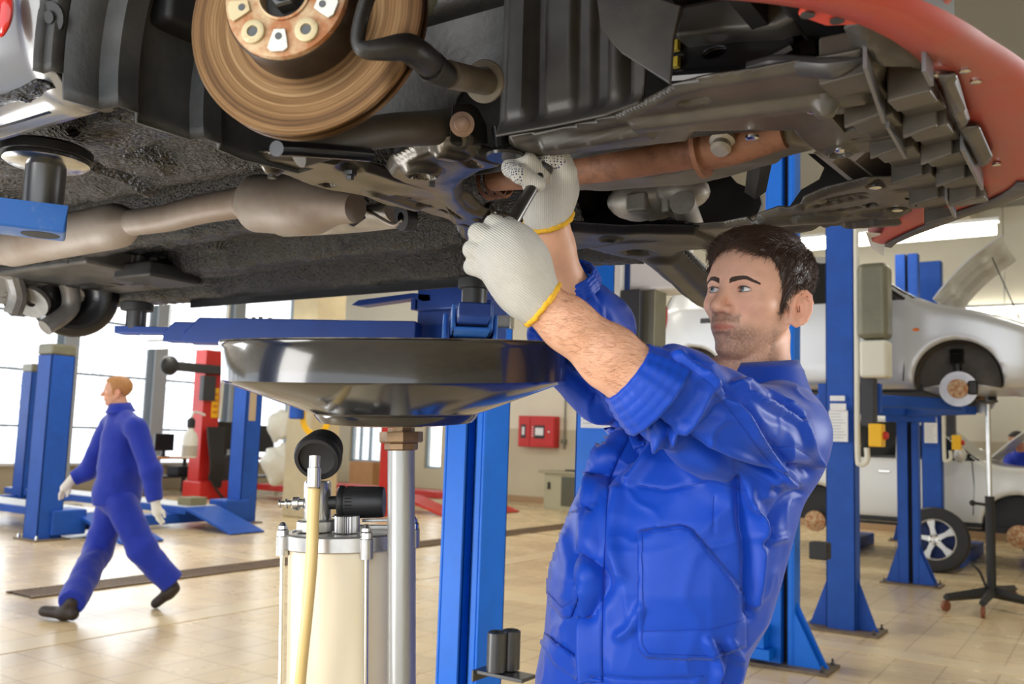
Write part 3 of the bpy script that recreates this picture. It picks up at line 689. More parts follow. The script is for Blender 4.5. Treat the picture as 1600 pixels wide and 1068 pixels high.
# floor pan with sill, rails and exhaust tunnel, coated in rough black underseal
YK = np.array([.60, .66, .70, .76, .80, .92, .96, 1.10, 1.16, 1.20, 1.24, 1.46, 1.50, 1.56, 1.62, 1.74, 1.78, 1.88, 1.92, 1.96, 2.0, 2.06])
ZK = np.array([1.885, 1.885, 1.97, 1.97, 1.925, 1.925, 1.985, 1.975, 1.955, 1.965, 2.07, 2.07, 1.955, 1.95, 1.985, 1.985, 1.93, 1.93, 1.97, 1.97, 1.895, 1.895])
def pan(a, b):
    z = np.interp(b, YK, ZK); zz = (np.interp(b-.012, YK, ZK)+z+np.interp(b+.012, YK, ZK))/3
    p = np.stack([a, b, 0*a], 1)
    zz = zz+.006*noise3(p, 9, 3, 2)+.0035*noise3(p, 60, 5)
    for x in (-1.35, -1.75, -2.2, -2.7): zz -= .014*np.exp(-((a-x)/.02)**2)*((b > .96)*(b < 1.18)+(b > 1.55)*(b < 1.78))
    zz += .10*sst(a, -1.25, -1.05)*((b > .95)*(b < 1.2))
    zz -= .02*blob(a, b, (-1.62, 1.05), .07, .02); zz -= .016*blob(a, b, (-2.0, .86), .05, .02)
    return zz
relief('floor_pan', [(-3.9, .60), (-1.15, .60), (-1.13, 1.0), (-1.03, 1.03), (-.98, 2.06), (-3.9, 2.06)], pan, .0085, MT['bitumen'], CAR, ((0, 0, 0), (1, 0, 0), (0, 1, 0), ZU))
MB().b2((-2.75, 2.045, 1.868), (-1.25, 2.053, 1.905)).build('sill_flange', MT['gloss'], CAR)
MB().b2((-3.4, .645, 1.868), (-1.2, .653, 1.905)).build('sill_flange', MT['gloss'], CAR)
# far rear floor and side step, dark boxes hanging past the far pad
def bx(name, lo, hi, m, **kw): return MB().b2(lo, hi).build(name, m, CAR, bevel=kw.pop('bevel', .012), **kw)
# near rocker / door bottom, shiny grey, ending at the wheel arch
AX = (-.77, 1.93)
prof = [(.56, 2.5), (.565, 2.2), (.575, 2.05), (.59, 1.965), (.61, 1.91), (.64, 1.875), (.675, 1.868)]
pp = bez([(0, y, z) for y, z in prof], 5)[:, 1:]
P = []; Fq = []; nx = 40
for (y, z) in pp:
    xe = AX[0]-sqrt(max(.365**2-(min(z, 2.28)-AX[1])**2, .01)); xs_ = np.linspace(-3.4, xe, nx)
    P += [(x, y, z) for x in xs_]
for i in range(len(pp)-1):
    for j in range(nx-1): Fq.append([i*nx+j, i*nx+j+1, (i+1)*nx+j+1, (i+1)*nx+j])
mk('side_skirt', P, Fq, MT['greybody'], CAR, solid=.006, angle=60)
# arch flange, liner shell, inner wall
def arc_sheet(name, prof, a0, a1, m, n=40, **kw):
    P = []; F = []
    for (r, y) in prof:
        for k in range(n+1):
            a = R_(a0+(a1-a0)*k/n); rr = r+kw.get('rip', 0)*.004*(1 if (k//2) % 2 else 0); P.append((AX[0]+rr*cos(a), y, AX[1]+rr*sin(a)))
    for i in range(len(prof)-1):
        for k in range(n): F.append([i*(n+1)+k, i*(n+1)+k+1, (i+1)*(n+1)+k+1, (i+1)*(n+1)+k])
    return mk(name, P, F, m, CAR, solid=.004, angle=50)
arc_sheet('arch_flange', [(.366, .585), (.364, .597), (.350, .600), (.346, .612)], 60, 186, MT['liner'], 60)
L = arc_sheet('wheel_liner', [(.346, .613), (.342, .66), (.318, .672), (.318, .70), (.342, .715), (.340, .80), (.322, .81), (.322, .84), (.340, .85), (.345, .90), (.33, 1.0), (.25, 1.02), (.02, 1.02)], 20, 192, MT['liner'], 56)
for (px, py) in ((83, 28), (210, 88)):
    c = aY(px, py, .60 if px < 100 else .72); MB().lathe([(.02, 0), (.02, .004), (.008, .004), (.008, .008), (0, .008)], c, (.25, -.9, -.3), 16).build('clip', MT['rubber'], CAR)
# black strut behind the liner (shiny edge)
MB().tube([ad(165, -10, 1.25), ad(163, 170, 1.22)], .012, 10).build('liner_edge', MT['gloss'], CAR)
# rear lamp glimpse at the very left top: yellow-red indicator on the body side
c = aY(4, 20, .56); MB().sph(c, .022, sc=(1, .4, 1.5)).build('side_lamp', MT['lens'], CAR)
# ---- brake disc and hub
def disc_mat(c):
    m = mat('streaked_rusty_disc', (.3, .16, .07), .3, .75); nt = m.node_tree; N = nt.nodes; L = nt.links; b = N['Principled BSDF']
    tc = N.new('ShaderNodeTexCoord'); sb = N.new('ShaderNodeVectorMath'); sb.operation = 'SUBTRACT'; sb.inputs[1].default_value = tuple(np.array(c)-np.array(CAR.location)); L.new(tc.outputs['Object'], sb.inputs[0])
    ln = N.new('ShaderNodeVectorMath'); ln.operation = 'LENGTH'; L.new(sb.outputs[0], ln.inputs[0])
    n = N.new('ShaderNodeTexNoise'); n.inputs['Scale'].default_value = 6; n.inputs['Detail'].default_value = 4; L.new(sb.outputs[0], n.inputs['Vector'])
    w = N.new('ShaderNodeTexNoise'); w.noise_dimensions = '2D'; w.inputs['Scale'].default_value = 1.; w.inputs['Detail'].default_value = 5; w.inputs['Roughness'].default_value = .7
    cx = N.new('ShaderNodeCombineXYZ'); mu = N.new('ShaderNodeMath'); mu.operation = 'MULTIPLY'; mu.inputs[1].default_value = 160; L.new(ln.outputs['Value'], mu.inputs[0]); L.new(mu.outputs[0], cx.inputs[0]); L.new(n.outputs['Fac'], cx.inputs[1]); L.new(cx.outputs[0], w.inputs['Vector'])
    r = N.new('ShaderNodeValToRGB'); e = r.color_ramp.elements; e[0].position = .3; e[0].color = (.07, .034, .013, 1); e[1].position = .76; e[1].color = (.33, .21, .10, 1); x = e.new(.52); x.color = (.16, .082, .03, 1)
    L.new(w.outputs['Fac'], r.inputs[0]); L.new(r.outputs[0], b.inputs['Base Color']); return m
phi = R_(21); ax_ = nrm(V(sin(phi), -cos(phi), .02)); DC = ad(472, 20, 1.03)
RD = .142
d = MB(); d.lathe([(.085, -.004), (RD-.001, -.004), (RD, -.005), (RD, -.0105), (RD-.012, -.0115), (RD-.012, -.0175), (RD, -.0185), (RD, -.025), (.06, -.025)], DC, ax_, 72, cap=False)
d.lathe([(.088, -.004), (.075, -.003)], DC, ax_, 72, cap=False)
disc = d.build('brake_disc', disc_mat(DC), CAR, angle=25)
MB().lathe([(.0772, -.003), (.0762, .0), (.0752, .034), (.0735, .0375)], DC, ax_, 64, cap=False).build('hub_side', mat('dark_hub_side', (.045, .03, .02), .5, .4, var=.3, vs=20), disc, angle=40)
hat = MB().lathe([(.076, -.004), (.0745, .0), (.0735, .036), (.071, .042), (.065, .044), (.03, .044), (.028, .03), (0, .03)], DC, ax_, 64, cap=False).build('hub_hat', MT['hubrust'], disc, angle=25)
up = V(0, 0, 1); hu = nrm(np.cross(up, ax_)); hw_ = np.cross(ax_, hu)
def hubp(r, deg, h): a = R_(deg); return DC+hu*r*cos(a)+hw_*r*sin(a)+ax_*h
cream = mat('cream_oxide', S(205, 190, 150), .5, .1, col2=S(170, 110, 60), vs=30, mix=(.5, .75))
bri = mat('bare_white_metal', S(215, 215, 205), .35, .3, var=.1, vs=30)
dkh = MT['black']
for k in range(5):
    a = -128+72*k
    MB().lathe([(.0135, .0), (.0135, .003), (.012, .004), (.0065, .004), (.006, .0015), (0, .0015)], hubp(.0535, a, .044), ax_, 20).build('stud_boss', cream, hat)
    MB().lathe([(.0055, .0), (.0055, .0022), (0, .0022)], hubp(.0535, a, .0445), ax_, 14).build('stud_hole', MT['dsteel'], hat)
    a += 36; c0, c1 = R_(a-10), R_(a+10)
    q = [hubp(r, dg, .0441) for r, dg in ((.042, a-9), (.052, a-10.5), (.064, a-11), (.067, a-6), (.067, a+6), (.064, a+11), (.052, a+10.5), (.042, a+9))]
    MB().prism(q, ax_*.003).build('hub_pad', bri if k in (1, 3, 0) else cream, hat, bevel=.0008)
    MB().lathe([(.004, .0), (.004, .0012), (0, .0012)], hubp(.05, a, .0466), ax_, 12).build('pad_hole', MT['dsteel'], hat)
MB().lathe([(.031, .040), (.031, .046), (.0285, .047), (.0275, .03)], DC, ax_, 40, cap=False).build('hub_ring', MT['hubrust'], hat)
MB().lathe([(.027, .0), (.027, .006), (0, .006)], DC+ax_*.028, ax_, 30).build('hub_bore', MT['dkmetal'], hat)
MB().lathe([(.0185, 0), (.0185, .014), (.0165, .017), (.012, .018), (.0118, .024), (.009, .025), (0, .025)], DC+ax_*.034, ax_, 6, a0=.2, a1=.2+2*pi).build('hub_nut', MT['dsteel'], hat, angle=20)
MB().lathe([(.0125, 0), (.0125, .010), (.011, .012), (.003, .012), (.003, .009), (0, .009)], DC+ax_*.05, ax_, 22).build('axle_end', MT['dkmetal'], hat)
# splash shield behind the disc and knuckle
MB().lathe([(.02, -.05), (.06, -.05), (.1, -.036)], DC, ax_, 40, cap=False).build('knuckle', MT['dkmetal'], CAR)
kn = MB(); kn.tube(bez([DC-ax_*.06+V(0, 0, -.09), DC-ax_*.09, DC-ax_*.07+V(0, 0, .12), DC-ax_*.10+V(0, .02, .3)]), .03, 12); kn.build('strut', MT['dkmetal'], CAR)
# caliper bracket
cb = MB(); pts = [(583, -25, .955), (570, 10, .955), (561, 45, .955), (560, 68, .955), (572, 78, .955), (600, 77, .96), (632, 74, .97), (652, 84, .99), (672, 100, 1.03), (688, 116, 1.06)]
cb.tube(bez([ad(*p) for p in pts], 5), np.interp(np.linspace(0, 1, 46), [0, .35, .5, .7, .85, 1], [.008, .008, .011, .016, .017, .013]), 12)
cb.build('caliper_bracket', MT['dkmetal'], CAR)
bt = MB(); pA, pB = ad(672, 103, 1.03), ad(700, 121, 1.07)
for k in range(5): bt.lathe([(.0165-.001*k, 0), (.0185-.001*k, .004), (.0165-.001*k, .008)], pA+(pB-pA)*k/5, pB-pA, 20)
bt.build('rubber_boot', MT['rubber'], CAR)
tr = MB(); tr.tube([ad(690, 114, 1.06), ad(702, 120, 1.085)], .0125, 14); tr.build('tie_rod_tip', MT['exhaust'], CAR)
MB().tube([ad(700, 116, 1.07), ad(766, 130, 1.2)], .0165, 18).build('tie_rod', mat('dusty_rod', (.12, .105, .08), .6, var=.2, vs=20), CAR)
c = ad(757, 127, 1.19); MB().lathe([(.012, -.004), (.027, -.003), (.028, .0), (.027, .003), (.018, .004), (.017, .001)], c, nrm(ad(690, 114, 1.06)-c), 36, cap=False).build('flange_ring', mat('dusty_ring', (.2, .18, .145), .6, var=.2, vs=30), CAR)
# dark wheel-well interior behind it all
relief('inner_wing', [(-1.1, 1.9), (-.35, 1.9), (-.35, 2.5), (-1.1, 2.5)], lambda a, b: .02*noise3(np.stack([a, b, 0*a], 1), 7, 2, 2), .02, MT['liner'], CAR, ((0, 1.24, 0), (1, 0, 0), (0, 0, 1), (0, 1, 0)))
tk = MB(); tk.tube(bez([ad(640, 0, 1.35), ad(690, -10, 1.35), ad(760, -15, 1.4)]), .03, 12); tk.build('coolant_hose', mat('greenish_hose', (.07, .07, .045), .5), CAR)
# stabiliser / lower arm tube
MB().tube(bez([ad(465, 238, 1.17), ad(520, 222, 1.2), ad(600, 205, 1.26), ad(672, 200, 1.32), ad(720, 197, 1.36)], 8), np.linspace(.02, .027, 33), 20).build('lower_tube', mat('dusty_tube', (.09, .08, .065), .55, var=.25, vs=10, bump=.2, bs=60, bd=.003), CAR)
MB().tube(bez([ad(432, 232, 1.1), ad(465, 233, 1.13), ad(520, 237, 1.17), ad(575, 242, 1.22)], 8), .012, 12, flat=.8).build('arm_lip', MT['gloss'], CAR)
c = ad(722, 194, 1.28); MB().lathe([(.0175, 0), (.0175, .004), (.011, .005), (.011, .014), (.009, .015), (0, .015)], c, nrm(CO-c), 24).build('flange_bolt', mat('pinkish_zinc', (.3, .2, .15), .4, .5, var=.2, vs=40), CAR)
MB().prism([ad(705, 160, 1.3), ad(735, 160, 1.32), ad(750, 190, 1.33), ad(752, 222, 1.33), ad(700, 225, 1.3)], (0, .02, 0)).build('bolt_bracket', MT['dkmetal'], CAR, bevel=.004)
# ---- pressed steel lower arm and subframe
zs = 1.868
def pxs(l, z=zs): return pz(l, z)
armp = pxs([(383, 252), (395, 248), (440, 246), (500, 248), (560, 259), (620, 277), (668, 290), (705, 296), (735, 312), (762, 336), (768, 350), (742, 353), (705, 347), (640, 326), (590, 316), (548, 306), (512, 300), (478, 290), (440, 274)])
def c_(px, py, z=zs): return tuple(az(px, py, z)[:2])
def armh(a, b):
    h = .004*noise3(np.stack([a, b, 0*a], 1), 14, 2, 2); e = polydist(a, b, armp); h += .012*(1-sst(e, 0, .012))
    h -= .008*seg(a, b, c_(585, 300), c_(650, 322), .012, .008); h += .012*blob(a, b, c_(548, 262), .018, .012); h -= .010*blob(a, b, c_(425, 262), .016, .008); h += .014*blob(a, b, c_(512, 290), .011, .004)
    for p0, p1 in (((618, 302), (640, 310)), ((652, 318), (674, 323)), ((690, 328), (712, 334))): h += .012*seg(a, b, c_(*p0), c_(*p1), .003, .002)
    return h
relief('lower_arm', armp, armh, .0035, MT['subf'], CAR, ((0, 0, zs), (1, 0, 0), (0, 1, 0), ZU), .003)
for px, py, r in ((425, 265, .012), (547, 268, .011), (675, 279, .009)): 
    p = az(px, py, zs-.002); MB().lathe([(r, 0), (r, .006), (r*.6, .008), (r*.6, .014), (0, .015)], p, (0, 0, -1), 6).build('arm_bolt', MT['dsteel'], CAR)
subL = [(602, 268), (612, 250), (645, 236), (690, 224), (735, 221), (752, 236), (790, 246), (792, 254), (760, 262), (735, 276), (722, 291), (724, 306), (738, 322), (770, 337), (800, 343), (800, 385), (770, 384), (735, 378), (715, 366), (712, 350), (700, 345), (690, 318), (660, 296), (640, 286)]
subR = [(800, 343), (830, 348), (900, 354), (1000, 357), (1090, 360), (1122, 372), (1112, 384), (1060, 381), (1000, 377), (960, 378), (905, 384), (830, 386), (800, 385)]
subp = pxs(subL+subR)
def subh(a, b):
    h = .003*noise3(np.stack([a, b, 0*a], 1), 12, 6, 2); e = polydist(a, b, subp); h += .016*(1-sst(e, 0, .014))
    h -= .012*blob(a, b, c_(660, 256), .028, .006); h += .03*blob(a, b, c_(660, 257), .019, .003)
    h += .02*blob(a, b, c_(757, 338), .018, .004); h -= .006*blob(a, b, c_(955, 366), .026, .004); h += .01*blob(a, b, c_(955, 366), .020, .003)
    h -= .01*seg(a, b, c_(720, 238), c_(690, 232), .012, .006); h += .012*seg(a, b, c_(720, 240), c_(740, 250), .01, .004)
    h += .012*seg(a, b, c_(700, 320), c_(720, 336), .003, .002)+.012*seg(a, b, c_(725, 346), c_(760, 360), .004, .002)
    return h
for nm, pl, m_ in (('subframe', subL, MT['subf']), ('subframe_leg', subR, MT['satin'])):
    subp = pxs(pl); relief(nm, subp, subh, .0035, m_, CAR, ((0, 0, zs-.006), (1, 0, 0), (0, 1, 0), ZU), .004)
bk = az(722, 372, zs); 
sb = MB(); sb.prism([az(695, 340, zs), az(716, 352, zs), az(728, 366, zs), az(728, 366, zs)+V(0, 0, .05), az(695, 340, zs)+V(0, 0, .05)], (.01, .012, 0)); sb.build('subframe_tab', MT['subf'], CAR)
# front mount of the subframe next to the splash panel
mt = MB(); mt.tube([ad(786, 200, 1.33), ad(790, 242, 1.33)], .022, 12, flat=.7); mt.build('subframe_mount', MT['gloss'], CAR, angle=60)
MB().lathe([(.028, 0), (.030, .004), (.028, .009), (0, .009)], ad(790, 243, 1.33)-V(0, 0, .004), (0, 0, 1), 24).build('mount_washer', MT['gloss'], CAR)
# ---- exhaust
def pt(px, py, z=1.93): return az(px, py, z)
ex = MB(); yE = 1.285
def E(px, py): return aY(px, py, yE)
e0, e1 = E(12, 386), E(185, 352)
r1 = .056
ax1 = nrm(e1-e0)
ex.tube([e0-ax1*.5, e0-ax1*.02, e0-ax1*.012, e0+ax1*.004, e0+ax1*.02, e1-ax1*.03, e1, e1+ax1*.03, e1+ax1*.06], [.044, .044, .050, .050, r1, r1, r1*.98, r1*.75, .03], 32)
exh = ex.build('silencer', MT['exhaust'], CAR, angle=60)
pp_ = [e1+ax1*.05, E(262, 340), E(318, 326), E(386, 315)]
MB().tube(bez(pp_, 8), np.linspace(.031, .034, 25), 24).build('exhaust_pipe', MT['exhaust'], CAR)
q0, q1 = E(386, 317), E(500, 322); axq = nrm(q1-q0)
MB().tube([q0-axq*.008, q0, q0+axq*.008, q0+axq*.02, q0+axq*.035, q1-axq*.05, q1-axq*.01, q1+axq*.02, q1+axq*.05, q1+axq*.10], [.038, .042, .038, .052, .062, .062, .058, .046, .036, .03], 32).build('catalyst', MT['exhaust'], CAR, angle=60)
MB().prism([E(490, 285)+V(0, .05, 0), E(525, 300)+V(0, .05, 0), E(540, 330)+V(0, .05, 0), E(520, 345)+V(0, .05, 0), E(500, 330)+V(0, .05, 0)], (0, .012, 0)).build('exhaust_flange', MT['dkmetal'], CAR, bevel=.003)
# heat shield on the far side of the tunnel and hanger bracket
MB().tube(bez([aY(440, 352, 1.42), aY(540, 345, 1.42), aY(625, 335, 1.42)], 6), [.05]*13, 18, flat=.5).build('heat_shield', MT['alu'], CAR)
hg = MB(); hg.tube(bez([aY(545, 322, 1.36), aY(575, 330, 1.36), aY(615, 352, 1.36), aY(632, 345, 1.36)], 6), .009, 8, flat=.5); hg.build('hanger', MT['exhaust'], CAR)
MB().lathe([(.011, -.012), (.026, -.012), (.028, 0), (.026, .012), (.011, .012)], aY(634, 340, 1.36), nrm(V(-.3, -1, -.2)), 24, cap=False).build('hanger_rubber', MT['rubber'], CAR)
# front brown pipe with its flange, into the down pipe
fp = [aY(770, 276, 1.33), aY(850, 270, 1.33), aY(930, 260, 1.33), aY(1020, 246, 1.33), aY(1085, 236, 1.33), aY(1108, 231, 1.33)]
MB().tube(bez(fp, 8), np.interp(np.linspace(0, 1, 41), [0, .5, .85, 1], [.026, .029, .027, .03]), 24).build('front_pipe', MT['exrust'], CAR)
MB().tube(bez([aY(1096, 234, 1.33), aY(1150, 226, 1.33), aY(1225, 205, 1.33)], 8), np.linspace(.034, .026, 17), 22).build('down_pipe', MT['exrust'], CAR)
f0 = aY(1096, 234, 1.33); fx = nrm(fp[-1]-fp[-2]); MB().lathe([(.03, -.004), (.045, -.004), (.045, .004), (.03, .004)], f0, fx, 28, cap=False).build('pipe_flange', MT['exrust'], CAR)
MB().lathe([(.018, 0), (.02, .01), (.014, .014), (.016, .024), (.012, .03), (0, .03)], aY(1130, 214, 1.30), (0, -.5, -1), 18).build('sensor', MT['alu'], CAR)
for k, dx in enumerate((0, .016, .032)): MB().lathe([(.028, -.006), (.034, 0), (.028, .006)], aY(763, 285, 1.36)+V(dx, 0, 0), (1, -.15, 0), 22, cap=False).build('flex_bellows', MT['exrust'], CAR)
# long side member across the engine gap
sm = [(885, 300), (1000, 296), (1080, 290), (1140, 278), (1200, 262), (1285, 236), (1275, 226), (1235, 216), (1200, 222), (1150, 240), (1110, 252), (1050, 266), (960, 276), (880, 284)]
smp = pz(sm, 1.905)
relief('side_member', smp, lambda a, b: .002*noise3(np.stack([a, b, 0*a], 1), 20, 4, 2)+.02*(1-sst(polydist(a, b, smp), 0, .012))+.012*seg(a, b, c_(1220, 250, 1.905), c_(1270, 236, 1.905), .008, .004), .004, mat('dusty_side_member', (.16, .145, .12), .45, .2, col2=(.08, .075, .065), vs=7, mix=(.4, .7), bump=.15, bs=150, bd=.002), CAR, ((0, 0, 1.905), (1, 0, 0), (0, 1, 0), ZU))
MB().prism([az(870, 286, 1.91), az(1110, 254, 1.91), az(1240, 216, 1.91), az(1240, 216, 1.91)+V(0, .004, .15), az(870, 286, 1.91)+V(0, .004, .15)], (0, .01, 0)).build('member_web', MT['rubber'], CAR)
# gearbox casting and stub
gb = MB(); g0 = az(1030, 330, 1.96)
gb.sph(g0+V(-.03, 0, .03), .06, 18, 12, sc=(1.6, 1.1, .8)); gb.sph(g0+V(.06, -.02, .03), .05, 16, 10, sc=(1.3, 1, .8)); gb.b2(g0+V(-.05, -.07, -.012), g0+V(.0, -.02, .03)); gb.b2(g0+V(.03, -.06, -.02), g0+V(.05, .05, .05))
gb.build('gearbox', MT['alu'], CAR, bevel=.006)
MB().tube([az(1066, 316, 1.95), az(1092, 348, 1.95)+V(0, 0, -.035)], [.027, .022], 20).build('drain_stub', MT['alu'], CAR)
# ---- far lower arm, anti-roll link and bellows
fa_ = pz([(902, 376), (960, 366), (1040, 362), (1100, 368), (1120, 380), (1072, 384), (1060, 392), (1090, 420), (1120, 448), (1128, 470), (1106, 480), (1085, 472), (1068, 458), (1046, 430), (1020, 412), (985, 398), (940, 388)], 1.875)
relief('far_lower_arm', fa_, lambda a, b: .014*(1-sst(polydist(a, b, fa_), 0, .02))-.012*seg(a, b, c_(1035, 398, 1.875), c_(1090, 452, 1.875), .03, .012)+.03*blob(a, b, c_(997, 385, 1.875), .03, .006)+.002*noise3(np.stack([a, b, 0*a], 1), 10, 4), .006, MT['satin'], CAR, ((0, 0, 1.875), (1, 0, 0), (0, 1, 0), ZU), .03)
MB().tube([az(1046, 380, 1.93), az(1122, 448, 1.93)], .03, 4, flat=.7).build('speckled_link', mat('speckled_grey_foam', (.28, .29, .3), .6, col2=(.62, .63, .65), vs=220, mix=(.42, .58), detail=1), CAR, angle=60)
bl = MB(); b0 = az(1100, 380, 2.0)
for k in range(6): bl.lathe([(.05+.004*k, 0), (.068+.004*k, .012), (.05+.004*k, .024)], b0+V(0, 0, .0+.022*k), (0, 0, 1), 28)
bl.build('bellows', MT['gloss'], CAR, angle=60)
# ---- splash panel (ribbed) facing the near wheel well
ys_ = 1.0
def sp(px, py): p = aY(px, py, ys_); return (p[0], p[2])
spp = [sp(792, 222), sp(778, 190), sp(772, 110), sp(774, 40), sp(786, 5), sp(800, -30), sp(1000, -40), sp(1010, 100), sp(1005, 165), sp(960, 190), sp(880, 206), sp(820, 216)]
def splash(a, b):
    h = .002*noise3(np.stack([a, b, 0*a], 1), 8, 3); bot = sp(900, 200)[1]
    for x0, x1, dp in ((797, 826, -.010), (832, 843, .012), (858, 902, -.012), (926, 952, .010), (956, 972, -.008), (975, 990, .012)):
        u0, u1 = sp(x0, 100)[0], sp(x1, 100)[0]; h += dp*sst(a, u0-.003, u0+.004)*(1-sst(a, u1-.004, u1+.003))*sst(b, bot+.012, bot+.04)
    h -= .03*(1-sst(b, bot-.01, bot+.03)); h += .03*(1-sst(a, spp[2][0]-.002, spp[2][0]+.016))
    return h
relief('splash_panel', spp, splash, .003, MT['plast'], CAR, ((0, ys_, 0), (1, 0, 0), (0, 0, 1), (0, 1, 0)), .003)
# ---- engine undertray, near half
zt = 1.862
trp = pz([(795, 222), (880, 208), (960, 190), (1004, 168), (1050, 142), (1110, 128), (1190, 118), (1290, 100), (1345, 90), (1385, 110), (1380, 160), (1395, 200), (1420, 232), (1300, 242), (1268, 238), (1245, 222), (1236, 206), (1180, 206), (1090, 208), (1080, 222), (1020, 229), (940, 236), (860, 244), (797, 248)], zt)
def q_(px, py): return c_(px, py, zt)
def trayh(a, b):
    h = .0025*noise3(np.stack([a, b, 0*a], 1), 12, 2, 2)
    for p0, p1, w, d in (((1000, 190), (1290, 152), .012, -.012), ((860, 222), (1010, 200), .014, -.014), ((1290, 152), (1340, 150), .012, -.012), ((1110, 186), (1210, 172), .009, .014), ((1075, 160), (1100, 156), .008, .014), ((1250, 168), (1280, 166), .007, .014), ((1292, 162), (1355, 154), .007, .012), ((1340, 216), (1395, 208), .006, .012)):
        h += d*seg(a, b, q_(*p0), q_(*p1), w, .005)
    h += .03*blob(a, b, q_(1312, 232), .012, .003)-.006*blob(a, b, q_(1312, 232), .02, .003)
    k = inpoly(a, b, [q_(1300, 178), q_(1335, 174), q_(1352, 198), q_(1322, 204)]); h += .025*k
    e = polydist(a, b, trp); h += .010*(1-sst(e, 0, .01))
    return h
relief('undertray', trp, trayh, .0032, MT['tray'], CAR, ((0, 0, zt), (1, 0, 0), (0, 1, 0), ZU), .003)
for px, py in ((1312, 232), (1272, 170), (1175, 212)):
    p = az(px, py, zt-.004); MB().lathe([(.009, 0), (.009, .004), (.005, .006), (0, .006)], p, (0, 0, -1), 12).build('tray_bolt', MT['steel'], CAR)
# front lip blocks: two stepped rows along Y
rows = [(-.262, -.212, .0), (-.206, -.160, -.004)]
for ri, (xa, xb, dz) in enumerate(rows):
    y = .985 if ri == 0 else 1.06; k = 0
    blk = MB()
    while y < (1.66 if ri == 0 else 1.60):
        L = .070 if ri == 0 else .062; lo_ = 1.838+dz+(.012 if k % 2 else 0); sk = .012
        blk.prism([(xa, y, lo_+.006), (xb, y, lo_+.010), (xb, y, 1.90), (xa, y, 1.90)], (0, L-.006, .006)); y += L; k += 1
        blk.prism([(xa-.004, y-.012, lo_-.014), (xb-.01, y-.012, lo_-.004), (xb-.01, y-.012, 1.89), (xa-.004, y-.012, 1.89)], (0, .006, 0)) if k % 2 == 0 else None
    blk.build('lip_blocks', MT['tray'], CAR, bevel=.003)
fin = MB()
for (pa, pb, hh) in (((1348, 95), (1378, 178), .035), ((1384, 190), (1412, 235), .03), ((1500, 225), (1532, 285), .03), ((1476, 305), (1490, 330), .04), ((1440, 100), (1452, 118), .03)):
    a, b = az(*pa, 1.85), az(*pb, 1.85); fin.prism([a+V(0, 0, -.008), b+V(0, 0, -.012), b+V(0, 0, hh), a+V(0, 0, hh)], (.004, .001, 0))
fin.build('lip_fin', mat('grey_fin_plastic', (.14, .14, .15), .3, var=.2, vs=10), CAR)
for (x0, y0, x1, y1) in ((1470, 125, 1512, 205), (1502, 205, 1548, 262)):
    p = pz([(x0-4, y0), (x1-18, y0-2), (x1+2, y1-14), (x1-6, y1), (x0+26, y1)], 1.852)
    relief('lip_shield', p, lambda a, b: .006*(1-sst(polydist(a, b, p), 0, .008)), .004, MT['tray'], CAR, ((0, 0, 1.852), (1, 0, 0), (0, 1, 0), ZU), .004)
# ---- undertray, far half
ftp = pz([(1040, 366), (1075, 358), (1130, 354), (1180, 343), (1222, 328), (1290, 300), (1352, 285), (1440, 283), (1470, 300), (1492, 326), (1490, 338), (1440, 344), (1436, 352), (1400, 358), (1340, 358), (1282, 352), (1230, 362), (1150, 374), (1090, 378)], 1.872)
z2 = 1.872
def w_(px, py): return c_(px, py, z2)
def ftray(a, b):
    h = .002*noise3(np.stack([a, b, 0*a], 1), 10, 8, 2)
    for p0, p1, w, d in (((1120, 348), (1250, 318), .012, -.010), ((1180, 345), (1400, 330), .010, -.012), ((1150, 362), (1400, 344), .010, -.010), ((1288, 313), (1345, 302), .009, .012), ((1405, 297), (1450, 292), .008, .012), ((1320, 336), (1375, 330), .010, .014), ((1430, 327), (1475, 322), .008, .012), ((1300, 356), (1400, 350), .02, .016)):
        h += d*seg(a, b, w_(*p0), w_(*p1), w, .005)
    for i in range(5): h += .014*seg(a, b, w_(1272+17*i, 322-3*i), w_(1279+17*i, 320-3*i), .007, .003); h += .014*seg(a, b, w_(1240+22*i, 338-3*i), w_(1250+22*i, 336-3*i), .007, .003); h += .014*seg(a, b, w_(1294+17*i, 352-2*i), w_(1300+17*i, 351-2*i), .007, .003)
    h += .03*inpoly(a, b, [w_(1348, 320), w_(1365, 315), w_(1374, 321), w_(1356, 324)])+.03*inpoly(a, b, [w_(1414, 308), w_(1436, 306), w_(1446, 318), w_(1432, 320)])
    h += .012*blob(a, b, w_(1368, 290), .014, .003)+.012*blob(a, b, w_(1402, 326), .016, .003)
    return h+.010*(1-sst(polydist(a, b, ftp), 0, .012))
relief('undertray', ftp, ftray, .0035, MT['tray'], CAR, ((0, 0, z2), (1, 0, 0), (0, 1, 0), ZU), .003)
for px, py in ((1368, 290), (1402, 326)): MB().lathe([(.010, 0), (.010, .004), (.005, .006), (0, .006)], az(px, py, z2), (0, 0, -1), 12).build('tray_bolt', MT['steel'], CAR)
# cross rails in the gap between the tray halves
for (pa, pb, w) in (((1300, 234), (1368, 292), .030), ((1336, 232), (1400, 284), .030), ((1190, 240), (1180, 300), .02)):
    a, b = az(*pa, 1.93), az(*pb, 1.93); MB().tube([a, b], w, 4, flat=.7).build('cross_rail', MT['exhaust'] if w > .025 else MT['rubber'], CAR, angle=60)
